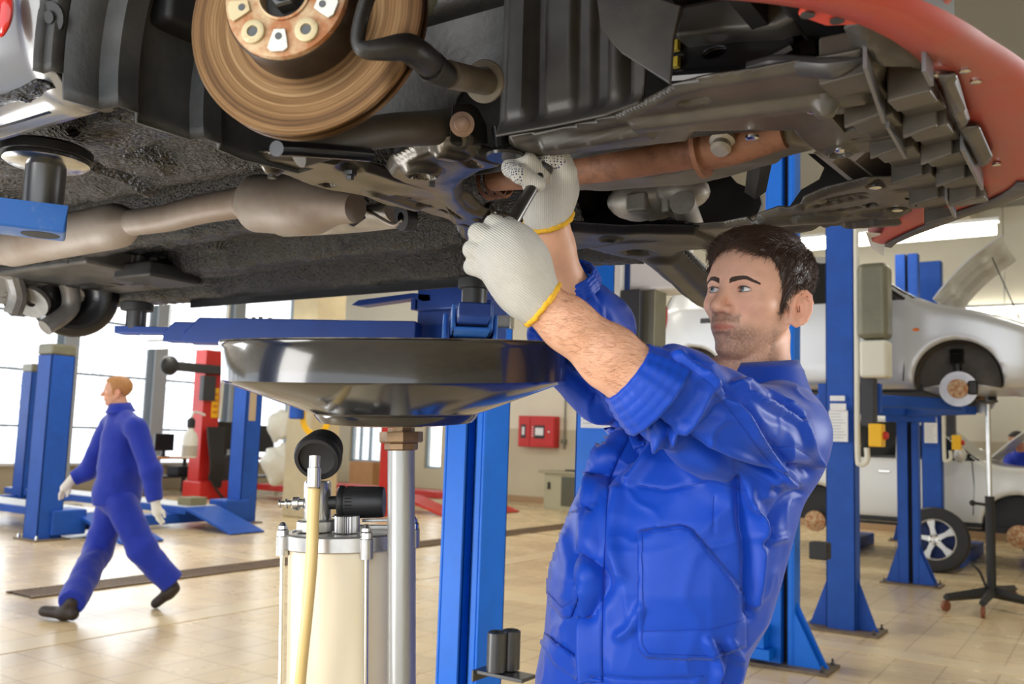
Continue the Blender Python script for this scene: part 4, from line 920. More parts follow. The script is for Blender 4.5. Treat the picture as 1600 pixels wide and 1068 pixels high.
# radiator and engine block as dark masses above the gap
bx('radiator', (-.30, .95, 1.93), (-.24, 1.9, 2.4), MT['rubber'])
bx('engine', (-.95, .98, 2.06), (-.48, 1.44, 2.5), MT['dkmetal'], bevel=.03)
bx('gearbox_case', (-.95, 1.5, 2.04), (-.62, 1.86, 2.4), MT['dkmetal'], bevel=.04)
bx('bay_blocker', (-1.1, .72, 2.42), (-.2, 2.0, 2.46), MT['rubber'])  # black plate added to block light and keep the engine bay dark
bx('firewall', (-1.12, .72, 2.0), (-1.06, 2.0, 2.45), MT['rubber'])
# dark linings of the far wheel well, with the opening the lift column shows through
YW = 1.96
for k, pl in enumerate(([(860, 250), (1120, 250), (1150, 285), (1186, 300), (1190, 318), (1184, 334), (1100, 372), (860, 372)], [(1262, 240), (1420, 240), (1420, 300), (1350, 300), (1228, 330), (1252, 296), (1280, 280), (1288, 262)])):
    MB().prism([aY(x, y, YW) for x, y in pl], (0, .012, 0)).build('far_wheel_liner', MT['rubber'], CAR)
MB().b2((-.34, .9, 1.93), (-.32, 1.95, 2.4)).build('bumper_beam', MT['rubber'], CAR)
# ---- brackets above the near tray
bp1 = [aY(x, y, .93) for x, y in ((930, -10), (938, 46), (970, 82), (1046, 131), (1048, 118), (1052, 60), (1064, 8), (1010, -10))]
MB().prism(bp1, (0, .006, 0)).build('splash_flap', MT['plast'], CAR, bevel=.002)
yb = 1.03
o2 = [(aY(x, y, yb)[0], aY(x, y, yb)[2]) for x, y in ((1046, 62), (1075, 55), (1130, 44), (1190, 38), (1232, 48), (1236, 72), (1200, 92), (1172, 108), (1100, 120), (1058, 124), (1048, 110))]
hc = aY(1118, 84, yb); k_ = aY(1140, 84, yb)[0]-hc[0]
plate('tow_bracket', smooth_poly(o2, 3), [ell(hc[0], hc[2], k_, k_*.5, 20, .02)], .008, MT['gloss'], CAR, ((0, yb, 0), (1, 0, 0), (0, 0, 1)), .003)
MB().tube(bez([aY(1052, 122, yb-.01), aY(1130, 116, yb-.012), aY(1172, 108, yb-.01), aY(1238, 74, yb-.01)], 6), .008, 8).build('bracket_rib', MT['gloss'], CAR)
for y0, y1 in ((62, 80), (88, 106)):
    a, b = aY(1050, y1, yb-.012), aY(1061, y0, yb-.012); MB().b2((a[0], yb-.016, a[2]), (b[0], yb-.006, b[2])).build('gold_sticker', mat('gold_sticker', S(190, 170, 60), .35), CAR, bevel=.001)
MB().prism([aY(x, y, .99) for x, y in ((1050, 58), (1060, 6), (1150, -12), (1235, -8), (1246, 26), (1210, 44), (1130, 48))], (0, .05, .0)).build('bumper_bar', MT['plast'], CAR, bevel=.008)
MB().lathe([(.012, 0), (.012, .004), (0, .004)], aY(1043, 16, .985), (0, -1, 0), 18).build('bar_hole', MT['black'], CAR)
MB().prism([aY(x, y, 1.12) for x, y in ((1040, 20), (1250, 20), (1330, 40), (1352, 100), (1040, 128))], (0, .02, 0)).build('recess_dark', MT['black'], CAR)  # black sheet put in for the shade inside the recess
MB().tube([aY(1258, 92, 1.06), aY(1256, 72, 1.06)], .017, 6).build('recess_bolt', MT['dkmetal'], CAR, angle=20)
# upper front of the tray: rounded dark lip around the recess
tl = [(1172, 112, 1.0), (1215, 102, 1.0), (1262, 104, .985), (1305, 106, .98), (1352, 92, .985), (1318, 50, .99), (1345, 44, 1.0), (1400, 62, 1.02), (1442, 98, 1.03)]
MB().tube(bez([aY(x, y, Y) for x, y, Y in tl[:5]], 6), [.016]*18+list(np.linspace(.016, .004, 7)), 12, flat=.7).build('tray_rim', MT['plast'], CAR)
tl2 = pz([(1318, 45), (1352, 34), (1400, 52), (1450, 92), (1478, 125), (1490, 160), (1470, 160), (1440, 112), (1400, 100), (1345, 92), (1330, 70)], 1.875)
relief('tray_shoulder', tl2, lambda a, b: -.02*sst(polydist(a, b, tl2), 0, .03), .004, MT['plast'], CAR, ((0, 0, 1.878), (1, 0, 0), (0, 1, 0), ZU), .003)
# ---- bumper
ic = bez([(-.62, .60, 0), (-.50, .645, 0), (-.382, .735, 0), (-.28, .80, 0), (-.205, .89, 0), (-.160, 1.03, 0), (-.146, 1.2, 0), (-.149, 1.4, 0), (-.182, 1.56, 0), (-.262, 1.68, 0), (-.340, 1.80, 0), (-.385, 1.88, 0), (-.40, 1.91, 0)], 8)
T = np.gradient(ic, axis=0); T /= np.linalg.norm(T, axis=1)[:, None]; No = np.stack([T[:, 1], -T[:, 0], 0*T[:, 0]], 1)
wv = np.interp(np.linspace(0, 1, len(ic)), [0, .25, .33, .42, .5, .58, .67, .75, .83, .92, 1], [.03, .035, .045, .06, .092, .108, .10, .075, .05, .035, .04])
def bump_sheet(name, secs, m, **kw):
    P = []; F = []; i0 = kw.get('i0', 0); n = len(ic)-i0
    for (o, z) in secs: P += [tuple(ic[i]+No[i]*(o*wv[i]/.06)+V(0, 0, z)) for i in range(i0, i0+n)]
    for s in range(len(secs)-1):
        for i in range(n-1): F.append([s*n+i, s*n+i+1, (s+1)*n+i+1, (s+1)*n+i])
    return mk(name, P, F, m, CAR, solid=.004, angle=60)
bump_sheet('bumper', [(-.012, 1.90), (-.01, 1.876), (.0, 1.868), (.02, 1.864), (.04, 1.862), (.055, 1.865), (.062, 1.876), (.040, 1.89), (-.030, 1.95), (-.070, 2.05), (-.11, 2.2), (-.15, 2.42), (-.2, 2.5), (-.30, 2.56), (-.42, 2.60)], MT['redcar'])
bump_sheet('bumper_lip', [(.034, 1.858), (.052, 1.855), (.064, 1.862), (.066, 1.873)], MT['plast'], i0=62)
for px, py, Y in ((1508, 108, 0), (1525, 125, 0), (1522, 206, 0), (1557, 255, 0), (1464, 115, 0)):
    p = az(px, py, 1.862); MB().lathe([(.006, 0), (.006, .003), (0, .004)], p, (0, 0, -1), 10).build('push_clip', MT['steel'], CAR)
MB().prism([az(x, y, 1.872) for x, y in ((1246, 26), (1262, 12), (1300, 4), (1332, 12), (1352, 30), (1338, 40), (1290, 42))], (0, 0, .008)).build('bumper_tab', mat('clean_red_paint', S(205, 72, 52), .35), CAR, bevel=.003)
for px, py in ((1308, 31), (1262, 22)): MB().lathe([(.007, 0), (.007, .002), (0, .002)], az(px, py, 1.871), (0, 0, -1), 14).build('tab_hole', MT['liner'], CAR)
# white translucent air deflector at the far corner
MB().prism([az(1352, 362, 1.865), az(1374, 364, 1.865), ad(1381, 378, 2.02), ad(1379, 400, 2.0), ad(1360, 386, 1.98)], (.002, .003, 0)).build('air_deflector', mat('white_deflector', (.6, .6, .62), .35), CAR, bevel=.0008)
# ---- rear: far knuckle with bare hub flange and backing plate
kc = ad(78, 462, 3.22); rr = MB()
rr.lathe([(.016, 0), (.017, .012), (.062, .014), (.064, .006), (.064, -.004), (.03, -.006)], ad(50, 470, 3.2), nrm(V(.45, -.75, -.75)), 32); kn_ = rr.build('rear_hub', mat('grey_cast_hub', (.2, .19, .17), .5, .3, var=.25, vs=18), CAR)
for k in range(4): 
    a = k*pi/2+.5; 
kb = MB(); kb.lathe([(.03, 0), (.12, .0), (.145, .02), (.15, .03)], ad(118, 462, 3.3), nrm(V(-.75, .35, .1)), 40, cap=False); kb.build('backing_plate', MT['gloss'], CAR, solid=.004)
kk = MB(); kk.tube(bez([ad(18, 420, 3.1), ad(28, 460, 3.15), ad(20, 490, 3.15)], 5), .03, 10); kk.tube(bez([ad(60, 415, 3.2), ad(100, 430, 3.25), ad(110, 480, 3.28), ad(70, 512, 3.2)], 6), np.linspace(.035, .03, 19), 12); kk.tube([ad(30, 440, 3.2), ad(110, 425, 3.25)], .03, 10); kk.tube([ad(20, 425, 3.1), ad(-60, 400, 3.0)], .03, 10)
kk.build('rear_knuckle', mat('grey_knuckle', (.24, .23, .215), .45, .35, var=.25, vs=14), CAR)
ra_ = MB(); ra_.tube(bez([ad(60, 412, 3.1), ad(120, 415, 3.1), ad(160, 425, 3.05), ad(200, 432, 3.0)], 5), .014, 10); ra_.build('brake_line', MT['rubber'], CAR)
RX = [ad(190, 425, 2.95), ad(330, 420, 2.95)]
for (p, q, m, nm) in (((178, 412, 2.9), (262, 440, 2.9), MT['dkmetal'], 'jack_point'),):
    a = ad(*p); b = ad(*q); MB().b2(np.minimum(a, b), np.maximum(a, b)+V(.05, .09, 0)).build(nm, m, CAR, bevel=.01)
bx('rear_floor', (-3.9, 1.55, 1.93), (-2.6, 2.02, 2.2), MT['plast'])
cl = MB()
for i, px in enumerate((172, 196, 206, 216, 240)): a = ad(px, 388, 2.9); cl.b2(a+V(-.02 if px in (172, 240) else -.008, 0, -.05), a+V(.02 if px in (172, 240) else .008, .03, .06))
cl.build('fuel_tank_bracket', MT['plast'], CAR, bevel=.004)
# ---- body shell above (only the sides and roof, standing clear of the underside)
shell = thing('x', '', '', (-.77, 1.32, 1.66))
HATCH = [(.70, .30), (.76, .45), (.77, .62), (.66, .78), (.35, .88), (-.15, .98), (-.75, 1.38), (-1.2, 1.46), (-2.2, 1.44), (-2.72, 1.28), (-2.9, .95), (-2.95, .5), (-2.85, .3), (-2.6, .22), (.55, .22)]
WIN_F = [(-.42, .99), (-.88, 1.36), (-1.32, 1.38), (-1.32, 1.0)]; WIN_R = [(-1.4, 1.0), (-1.4, 1.38), (-2.1, 1.37), (-2.3, 1.05)]
WS = [(-.14, 1.0), (-.72, 1.39), (-.95, 1.42), (-.3, .96)]; RW = [(-2.86, 1.02), (-2.66, 1.34), (-2.4, 1.4), (-2.6, 1.0)]
bb = car_body('body', shell, MT['redcar'], [(.38, .58), (.42, .68), (.38, .80), (.15, .88)]+HATCH[5:12]+[(-2.93, .62), (-2.7, .58)], .98, .74, [0, -2.48], .37, .27, [WIN_F, WIN_R], (WS, RW), h=.03, cutz=.60, nose=.3)
for ch in list(shell.children): ch.parent = CAR; ch.location = shell.location-CAR.location; ch.name = 'upper_body' if ch.name.startswith('body') else ch.name
bpy.data.objects.remove(shell)
# ------------------------------------------------------------------ waste oil drainer
DRN = thing('oil_drainer', 'waste oil drainer, wide black funnel bowl on a steel pole beside a cream reservoir', 'oil drainer', tuple(np.append(ad(560, 900, 1.46)[:2], 0)))
Zv = V(0, 0, 1); CRh = nrm(CR*[1, 1, 0]); CFh = nrm(CF*[1, 1, 0])
kp = nrm(Zv-CRh*.045); kb = nrm(Zv-CRh*.028-CFh*.078)
bc = ad(621, 537, 1.42); BR = .2655
bowlm = mat('black_enamel', (.016, .016, .017), .16, var=.2, vs=9, coat=.6, bump=.05, bs=30, bd=.002)
bowl = MB().lathe([(.02, -.124), (.10, -.1235), (.118, -.121), (.125, -.113), (.127, -.108), (.258, -.060), (.2625, -.056), (.2625, -.010), (.2655, -.006), (.2665, -.001), (.2645, .002), (.2605, .0), (.2595, -.008), (.2595, -.054), (.125, -.104), (.118, -.112), (.02, -.114)], bc, kb, 96, cap=False).build('bowl', bowlm, DRN, angle=40)
o = MB().lathe([(.262, .0022), (.2655, .0022), (.266, .0008), (.262, .0008)], bc, kb, 96, cap=False).build('rim_wear', mat('worn_rim', (.2, .17, .13), .4, .5, col2=(.05, .045, .04), vs=30, mix=(.4, .6)), bowl)
nb0 = ad(627, 672, 1.42)
brz = mat('oily_brass', (.24, .15, .08), .35, .7, var=.25, vs=22)
MB().lathe([(.021, .004), (.021, -.002), (.0335, -.002), (.034, -.004), (.034, -.017), (.032, -.019), (.0255, -.0195), (.0262, -.021), (.0262, -.029), (.024, -.031), (.02, -.031)], nb0+kp*.0, kp, 8, cap=False).build('collar_nut', brz, DRN, angle=20)
polem = mat('grey_steel_pole', (.36, .36, .345), .34, .55, var=.12, vs=6, stretch=(1, 1, .15), bump=.05, bs=60)
pb_ = nb0-kp*.03
MB().tube([pb_, pb_-kp*(pb_[2]-.12)/kp[2]], .0212, 32).build('pole', polem, DRN, angle=60)
# reservoir
tc_ = ad(547, 828, 1.52); TR = .1065
tankm = mat('cream_reservoir', S(238, 226, 200), .42, col2=S(236, 214, 172), vs=5, mix=(.4, .62), stretch=(1, 1, .25), coat=.15)
base_z = .22; Lk = (tc_[2]-base_z)/kp[2]
MB().lathe([(TR-.006, -.02), (TR-.006, -Lk)], tc_, kp, 64).build('reservoir', tankm, DRN, angle=60)
lidm = mat('cast_lid', (.5, .49, .47), .3, .75, var=.12, vs=25)
lid = MB().lathe([(TR-.002, -.026), (TR, -.024), (TR, -.003), (TR-.003, 0), (TR-.012, .0), (TR-.014, -.002), (0, -.002)], tc_, kp, 64, cap=False).build('lid', lidm, DRN, angle=40)
MB().lathe([(TR, -.02), (TR, 0), (0, 0)], tc_-kp*Lk, kp, 64, cap=False).build('base_ring', lidm, DRN, angle=40)
ex_, ey_ = nrm(CRh-kp*(CRh@kp)), nrm(CFh-kp*(CFh@kp))
def lidp(px, fwd, h=0): return tc_+ex_*px+ey_*fwd+kp*h
for k in range(4):
    a = R_(23+90*k); p = tc_+ex_*cos(a)*(TR+.004)+ey_*sin(a)*(TR+.004)
    rod = MB().tube([p-kp*.026, p-kp*Lk], .0036, 10).build('tie_rod', MT['steel'], DRN)
    MB().lathe([(.0105, -.034), (.0105, -.004), (.009, -.003)], p, kp, 16).build('lug', lidm, rod)
    MB().lathe([(.0095, -.003), (.0095, .006), (.0078, .008), (.0072, .013), (.004, .018), (0, .0195)], p, kp, 12).build('cap_nut', MT['steel'], rod, angle=25)
q = ad(495, 815, 1.50); qb = lidp(-.055, -.0)
MB().lathe([(.034, .0), (.034, .016), (.031, .019), (.024, .019)], qb, kp, 10).build('pump_flange', lidm, DRN, angle=25)
MB().lathe([(.0225, .015), (.0225, .079), (.02, .083), (0, .083)], qb, kp, 28).build('pump_body', mat('polished_pump', (.62, .61, .58), .2, .8), DRN)
gk = nrm(-CFh*.86-Zv*.40-CRh*.05); gc = qb+kp*.122-gk*.012
rb = MB(); rb.lathe([(.012, -.034), (.030, -.032), (.0335, -.028), (.0325, -.024), (.0350, -.021), (.0340, -.018), (.0362, -.015), (.0352, -.012), (.0345, -.009), (.0375, -.006), (.0365, -.003), (.0392, .0), (.0382, .003), (.0402, .006), (.0392, .009), (.0408, .012), (.040, .017), (.0372, .022), (.031, .0225), (.030, .017), (.014, .013), (0, .013)], gc, gk, 44)
rb.build('rubber_bellows_cap', MT['rubber'], DRN, angle=50)
# hose coupling and hose, in front of the pump
h0 = ad(492, 718, 1.405)
MB().lathe([(.0085, .0), (.0085, -.018), (.0105, -.019), (.0105, -.048), (.009, -.05)], h0+kp*.006, nrm(kp+CFh*.12), 18).build('hose_coupling', MT['steel'], DRN, angle=30)
hs_ = bez([ad(491, 757, 1.40), ad(489, 810, 1.395), ad(487, 870, 1.385), ad(480, 950, 1.37), ad(468, 1068, 1.36), ad(462, 1180, 1.36), ad(470, 1300, 1.37)], 10)
MB().tube(hs_, .0095, 18).build('hose', mat('yellowed_hose', S(238, 208, 140), .35, coat=.4), DRN)
# quick connector to the left
c0 = qb+kp*.045-ex_*.022
MB().lathe([(.008, 0), (.008, .008), (.0115, .009), (.0115, .018), (.008, .019), (.006, .022), (.006, .027), (.0085, .028), (.0085, .031), (.005, .033), (.005, .038), (.0068, .039), (.0068, .042), (.004, .043), (0, .043)], c0, -ex_, 18).build('air_connector', MT['steel'], DRN, angle=30)
# black silencer to the right
c1 = qb+kp*.046+ex_*.022
MB().lathe([(.011, -.004), (.011, .013), (.0255, .0135), (.0285, .016), (.0285, .022), (.026, .025), (.0265, .045), (.026, .084), (.0245, .09), (0, .09)], c1, ex_, 36).build('silencer', mat('black_silencer', (.02, .02, .021), .4), DRN, angle=40)
rbs = MB()
for k in range(30):
    a = 2*pi*k/30; u = kp*cos(a)+ey_*sin(a); rbs.tube([c1+u*.0258+ex_*.028, c1+u*.0258+ex_*.04], .0012, 4)
rbs.build('silencer_ribs', MT['rubber'], DRN)
fc = lidp(.0, -.028); g = MB(); P = []; n = 72
for h in (0, .026):
    for k in range(n): P.append(fc+kp*h+(ex_*cos(2*pi*k/n)+ey_*sin(2*pi*k/n))*(.0205 if k % 2 else .0190))
g.add(P, [[k, (k+1) % n, n+(k+1) % n, n+k] for k in range(n)]+[list(range(n, 2*n))]); g.build('filler_cap', lidm, DRN, angle=20)
hd = MB(); hd.b2((-.0, -.005, 0), (.045, .005, .006)); hd.b2((.0, -.006, .012), (.05, .006, .017)); hd.v = [tuple(lidp(.018, .018)+ex_*x+ey_*y+kp*z) for x, y, z in hd.v]; hd.build('lid_clamp', lidm, DRN, bevel=.001)
# trolley base with wheels under everything (out of frame)
bz = MB(); bp0 = lidp(0, 0, -Lk); pp0 = pb_-kp*(pb_[2]-.12)/kp[2]
bz.tube([np.append(bp0[:2], .17)-CRh*.22, np.append(bp0[:2], .17)+CRh*.22], .022, 10); bz.tube([np.append(bp0[:2], .17)-CFh*.2, np.append(bp0[:2], .17)+CFh*.2], .022, 10); bz.build('trolley_frame', MT['rubber'], DRN)
bz = MB(); bz.b2(np.append(bp0[:2]-.13, .18), np.append(bp0[:2]+.13, .23)); bz.build('trolley_deck', MT['rubber'], DRN)
for s, e in ((-.22, CRh), (.22, CRh), (-.2, CFh), (.2, CFh)): MB().lathe([(.02, -.02), (.06, -.018), (.062, 0), (.06, .018), (.02, .02)], np.append(bp0[:2], .062)+e*s, np.cross(e, Zv), 22).build('castor', MT['rubber'], DRN)
MB().tube([pp0, np.append(pp0[:2], .1)], .03, 12).build('pole_foot', MT['rubber'], DRN)
# ------------------------------------------------------------------ people
def vcol_mat(name, rough=.5, var=.06, vs=40, bump=.0, bs=300, bd=.001, sss=0., stretch=None, spec=.5, sheen=0.):
    m = bpy.data.materials.new(name); m.use_nodes = True; nt = m.node_tree; N = nt.nodes; L = nt.links; b = N['Principled BSDF']
    at = N.new('ShaderNodeAttribute'); at.attribute_name = 'tone'; tc = N.new('ShaderNodeTexCoord')
    n = N.new('ShaderNodeTexNoise'); n.inputs['Scale'].default_value = vs; n.inputs['Detail'].default_value = 3; L.new(tc.outputs['Object'], n.inputs['Vector'])
    mr = N.new('ShaderNodeMapRange'); mr.inputs['From Min'].default_value = .3; mr.inputs['From Max'].default_value = .7; mr.inputs['To Min'].default_value = 1-var; mr.inputs['To Max'].default_value = 1+var; L.new(n.outputs['Fac'], mr.inputs['Value'])
    mx = N.new('ShaderNodeVectorMath'); mx.operation = 'SCALE'; L.new(at.outputs['Color'], mx.inputs[0]); L.new(mr.outputs[0], mx.inputs['Scale']); L.new(mx.outputs[0], b.inputs['Base Color'])
    b.inputs['Roughness'].default_value = rough; b.inputs['Specular IOR Level'].default_value = spec
    if sss: b.inputs['Subsurface Weight'].default_value = sss; b.inputs['Subsurface Radius'].default_value = (.006, .0025, .0015); b.inputs['Subsurface Scale'].default_value = 1.
    if sheen: b.inputs['Sheen Weight'].default_value = sheen
    if bump:
        n2 = N.new('ShaderNodeTexNoise'); n2.inputs['Scale'].default_value = bs; L.new(tc.outputs['Object'], n2.inputs['Vector']); bp = N.new('ShaderNodeBump'); bp.inputs['Strength'].default_value = bump; bp.inputs['Distance'].default_value = bd; L.new(n2.outputs['Fac'], bp.inputs['Height']); L.new(bp.outputs[0], b.inputs['Normal'])
    return m
def tone(o, col):
    a = o.data.color_attributes.new('tone', 'FLOAT_COLOR', 'POINT'); c = np.ones((len(col), 4), np.float32); c[:, :3] = col; a.data.foreach_set('color', c.ravel())
SKIN = vcol_mat('skin', .48, .05, 60, .25, 700, .0006, .12, spec=.4)
def cloth_mat(name, c, rough=.5, sheen=.3):
    m = mat(name, c, rough, var=.05, vs=18, bump=.12, bs=420, bd=.0008, sheen=sheen, spec=.3); return m
COAT = cloth_mat('bright_blue_satin_cotton', S(8, 68, 184), .46, .1)
COAT2 = cloth_mat('royal_blue_cotton', S(24, 50, 168), .65, .2)
SOLE = mat('shoe_leather', S(48, 38, 34), .5)
class Frame:
    """head frame: x forward, y to the person's left, z up"""
    def __init__(s, o, f, up, sc=1.): s.o = np.array(o, float); s.x = nrm(f); s.y = nrm(np.cross(up, s.x)); s.z = np.cross(s.x, s.y); s.M = np.stack([s.x, s.y, s.z], 1); s.sc = sc
    def loc(s, p): return ((p-s.o.astype(p.dtype))@s.M.astype(p.dtype))/p.dtype.type(s.sc)
    def w(s, q): return s.o+s.M@(np.array(q, float)*s.sc)
def cranium(q): return smin(s_ell(q, (-.012, 0, .028), (.098, .077, .080)), s_ell(q, (.022, 0, -.005), (.066, .066, .086)), .03)
def head_sdf(q):
    """q in head-local metres"""
    ya = q.copy(); ya[:, 1] = np.abs(ya[:, 1])     # mirrored half
    d = cranium(q)
    d = smin(d, s_ell(q, (.026, 0, -.06), (.056, .053, .056)), .025)
    d = smin(d, s_cap(ya, (-.004, .057, -.052), (.058, .016, -.103), .012, .0125), .018)
    d = smin(d, s_ell(q, (.069, 0, -.103), (.017, .02, .0135)), .018)
    d = smin(d, s_ell(ya, (.052, .043, -.026), (.024, .022, .016)), .02)
    d = smin(d, s_cap(ya, (.078, .012, .0165), (.064, .047, .018), .0095, .008), .012)
    d = smin(d, s_ell(q, (.071, 0, -.066), (.019, .031, .024)), .018)
    d = smax(d, -s_ell(ya, (.094, .032, -.001), (.017, .0165, .0105)), .012)
    # eyelids around the eyeball, open slit
    ey = s_sph(ya, (.0705, .0315, -.001), .0142); slit = s_ell(ya, (.087, .0315, -.0012), (.012, .0135, .0052)); d = smin(d, smax(ey, -slit, .0015), .004)
    d = np.maximum(d, -s_ell(ya, (.080, .0315, -.0012), (.012, .0128, .005)))
    # nose
    nose = smin(s_cap(q, (.0825, 0, .010), (.1085, 0, -.032), .0078, .0105), s_sph(q, (.1085, 0, -.0345), .0112), .008)
    nose = smin(nose, s_ell(ya, (.094, .0125, -.0385), (.0105, .008, .0078)), .006)
    d = smin(d, nose, .010); d = smax(d, -s_ell(ya, (.1005, .0068, -.0475), (.005, .0036, .005)), .003)
    # lips
    up_ = s_chain(ya, [(.0935, 0, -.0618), (.0915, .009, -.0608), (.0825, .024, -.0640)], [.0036, .0038, .0022], .004)
    lo_ = s_chain(ya, [(.0920, 0, -.0732), (.0900, .010, -.0727), (.0825, .023, -.0650)], [.0050, .0046, .0022], .004)
    d = smin(d, up_, .005); d = smin(d, lo_, .006)
    d = smax(d, -s_chain(ya, [(.0985, 0, -.0672), (.096, .010, -.0668), (.0865, .0255, -.0640)], [.0015, .0014, .0012], .002), .003)
    d = smax(d, -s_ell(q, (.0955, 0, -.0835), (.008, .016, .0042)), .006)
    # ears: thin plate, rolled helix, inner ridge, lobe
    eo = np.array((-.012, .0785, -.024)); fl_ = R_(32); e1 = np.array((-cos(fl_), sin(fl_), 0.)); e2 = np.array((-.22, 0, .976)); e2 /= np.linalg.norm(e2); en_ = np.cross(e2, e1); en_ = en_ if en_[1] > 0 else -en_
    Me = np.stack([e1, e2, en_], 1); pe = lambda a, b, c=0.: eo+e1*(a+.006)+e2*b+en_*c
    ea = s_ell(ya, pe(.002, .0), (.0165, .029, .0032), Me)
    hel = [pe(.0185*cos(t)-.001, .0305*sin(t)+.001, .0035) for t in [R_(a) for a in (205, 175, 140, 110, 80, 50, 20, -10, -38, -62)]]
    ea = smin(ea, s_chain(ya, hel, [.003]+[.0036]*8+[.004], .002), .002)
    ant = [pe(.0095*cos(t)+.002, .018*sin(t)-.001, .0032) for t in [R_(a) for a in (75, 40, 5, -30, -60, -90)]]
    ea = smin(ea, s_chain(ya, ant, [.0024]*6, .002), .003)
    ea = smin(ea, s_ell(ya, pe(-.004, -.027, .001), (.008, .0085, .004), Me), .005); ea = smin(ea, s_ell(ya, pe(-.0125, -.006, .003), (.0045, .0065, .004), Me), .003)
    ea = smin(ea, s_cap(ya, pe(-.013, -.024, -.002), pe(-.016, .012, -.002), .0055), .004); d = smin(d, ea, .004); d = smax(d, -s_ell(ya, pe(-.003, -.002, .0045), (.0065, .0105, .0052), Me), .002)
    return d
HPOLY = [(.115, .072), (.074, .071), (.050, .060), (.038, .036), (.032, .008), (.024, -.034), (.012, -.040), (.008, -.012), (.000, .006), (-.020, .010), (-.034, -.004), (-.040, -.030), (-.052, -.072), (-.14, -.072), (-.14, .2), (.115, .2)]
def hair_sdf(q, thick=.009):
    ya = q.copy(); z = q[:, 2]; th = .0035+thick*sst(z, .0, .085)+.006*sst(q[:, 0], .03, .08)*sst(z, .06, .1)
    d = cranium(q)-th
    g = polysdf(q[:, 0]+.012*np.clip(np.abs(q[:, 1])-.03, 0, 1)*6*sst(z, .03, .07), z-.006*np.cos(np.clip(q[:, 1]/.045, -1, 1)*pi)*sst(q[:, 0], .04, .07), HPOLY)
    return smax(d, g, .008)
def skin_tone(q, base, lip=S(196, 116, 100), stub=S(120, 92, 78), brow=S(62, 42, 32), hairc=S(58, 42, 34), st=1.):
    n = len(q); c = np.tile(np.array(base), (n, 1)); ay = np.abs(q[:, 1])
    def mixc(w, col): 
        nonlocal c; w = np.clip(w, 0, 1)[:, None]; c = c*(1-w)+np.array(col)*w
    red = np.array(base)*[1.04, .80, .76]
    mixc(.55*np.exp(-((q[:, 0]-.105)/.02)**2-(ay/.016)**2-((q[:, 2]+.034)/.016)**2), red); mixc(.4*np.exp(-((ay-.04)/.018)**2-((q[:, 2]+.03)/.018)**2)*(q[:, 0] > .03), red)
    mixc(.5*(ay > .076)*(q[:, 0] < .02)*(q[:, 0] > -.04), red)
    mixc(.45*np.exp(-((ay-.032)/.017)**2-((q[:, 2]-.0)/.009)**2)*(q[:, 0] > .05), np.array(base)*[.72, .58, .54])
    # stubble on jaw, chin and upper lip
    nz = .75+.4*noise3(q, 700, 3)
    jaw = sst(-q[:, 2], .052, .078)*(1-sst(-q[:, 2], .128, .15))*sst(q[:, 0], -.012, .012); mus = np.exp(-((q[:, 2]+.052)/.0075)**2)*(ay < .030)*(q[:, 0] > .07)
    side = np.exp(-((q[:, 0]-.016)/.016)**2)*sst(-q[:, 2], .02, .04)*(ay > .05)
    mixc(.80*st*np.clip(jaw*(.55+.45*sst(q[:, 0], .03, .08))+1.1*mus+.45*side, 0, 1)*nz, stub)
    lipw = ((q[:, 2] < -.0575) & (q[:, 2] > -.0795) & (ay < .0235) & (q[:, 0] > .078)); lw = lipw*np.clip(1-((q[:, 2]+.0675)/(.0085*(1-(ay/.026)**2)+1e-4))**2, 0, 1); mixc(.9*lw, lip)
    return c
def eyes(F, parent, gaze, iris=(.16, .22, .27)):
    wm = mat('eye_white', (.78, .77, .76), .12, coat=.6); im = mat('grey_blue_iris', iris, .15, var=.3, vs=400, coat=.8); pm = mat('pupil', (.004, .004, .004), .1, coat=.8)
    for s in (1, -1):
        c = F.w((.0705, .0315*s, -.001)); g = nrm(gaze); m = MB(); r = .0122*F.sc
        m.lathe([(0, -r), (r*.7, -r*.7), (r, 0), (r*.86, r*.5), (.0058, r*.877)], c, g, 24, cap=False, mi=0)
        m.lathe([(.0058, r*.877), (.004, r*.945), (.0024, r*.965)], c, g, 24, cap=False, mi=1); m.lathe([(.0024, r*.965), (.0012, r*.98), (0, r*.985)], c, g, 24, cap=False, mi=2)
        m.build('eye', [wm, im, pm], parent, angle=181)
def lashes(F, parent, col=(.02, .014, .012)):
    m = MB(); r = .0149
    for s in (1, -1):
        for up in (1, -1):
            P = []
            for t in np.linspace(-.97, .97, 13):
                y = .0128*t; z = .0050*sqrt(max(1-t*t, 0))*up-.0004; x = sqrt(max(r*r-y*y-z*z, 1e-6)); P.append(F.w((.0705+x, s*(.0315+y), -.0012+z)))
            m.tube(P, [.0003]+[.00075 if up > 0 else .0003]*11+[.0003], 5)
    return m.build('eyelashes', mat('lash_dark', col, .6), parent, angle=181)
def brows(F, parent, d_of, col, n=340):
    m = MB(); rnd = random.Random(5)
    for s in (1, -1):
        for i in range(n):
            t = rnd.random(); y = .010+.042*t; z = .0118+.0066*sin(min(t*1.25, 1)*pi*.62)-.008*max(0, t-.6)*2+rnd.uniform(-.0042, .0042)*(1-.6*t)
            p = np.array([.12, y*s, z]); 
            # march to the skin
            for _ in range(14): p[0] -= max(d_of(p[None])[0], .0002)*.8
            q = p+np.array([.0012, 0, 0]); L = rnd.uniform(.006, .010); dr = nrm(V(-.25-.5*t, .85*s, .55-1.1*t))
            m.tube([F.w(q), F.w(q+dr*L*.5+V(.0006, 0, 0)), F.w(q+dr*L)], [.0006, .0005, .00015], 4, cap=False)
    return m.build('eyebrows', mat('brow_hair', col, .6), parent, angle=181)
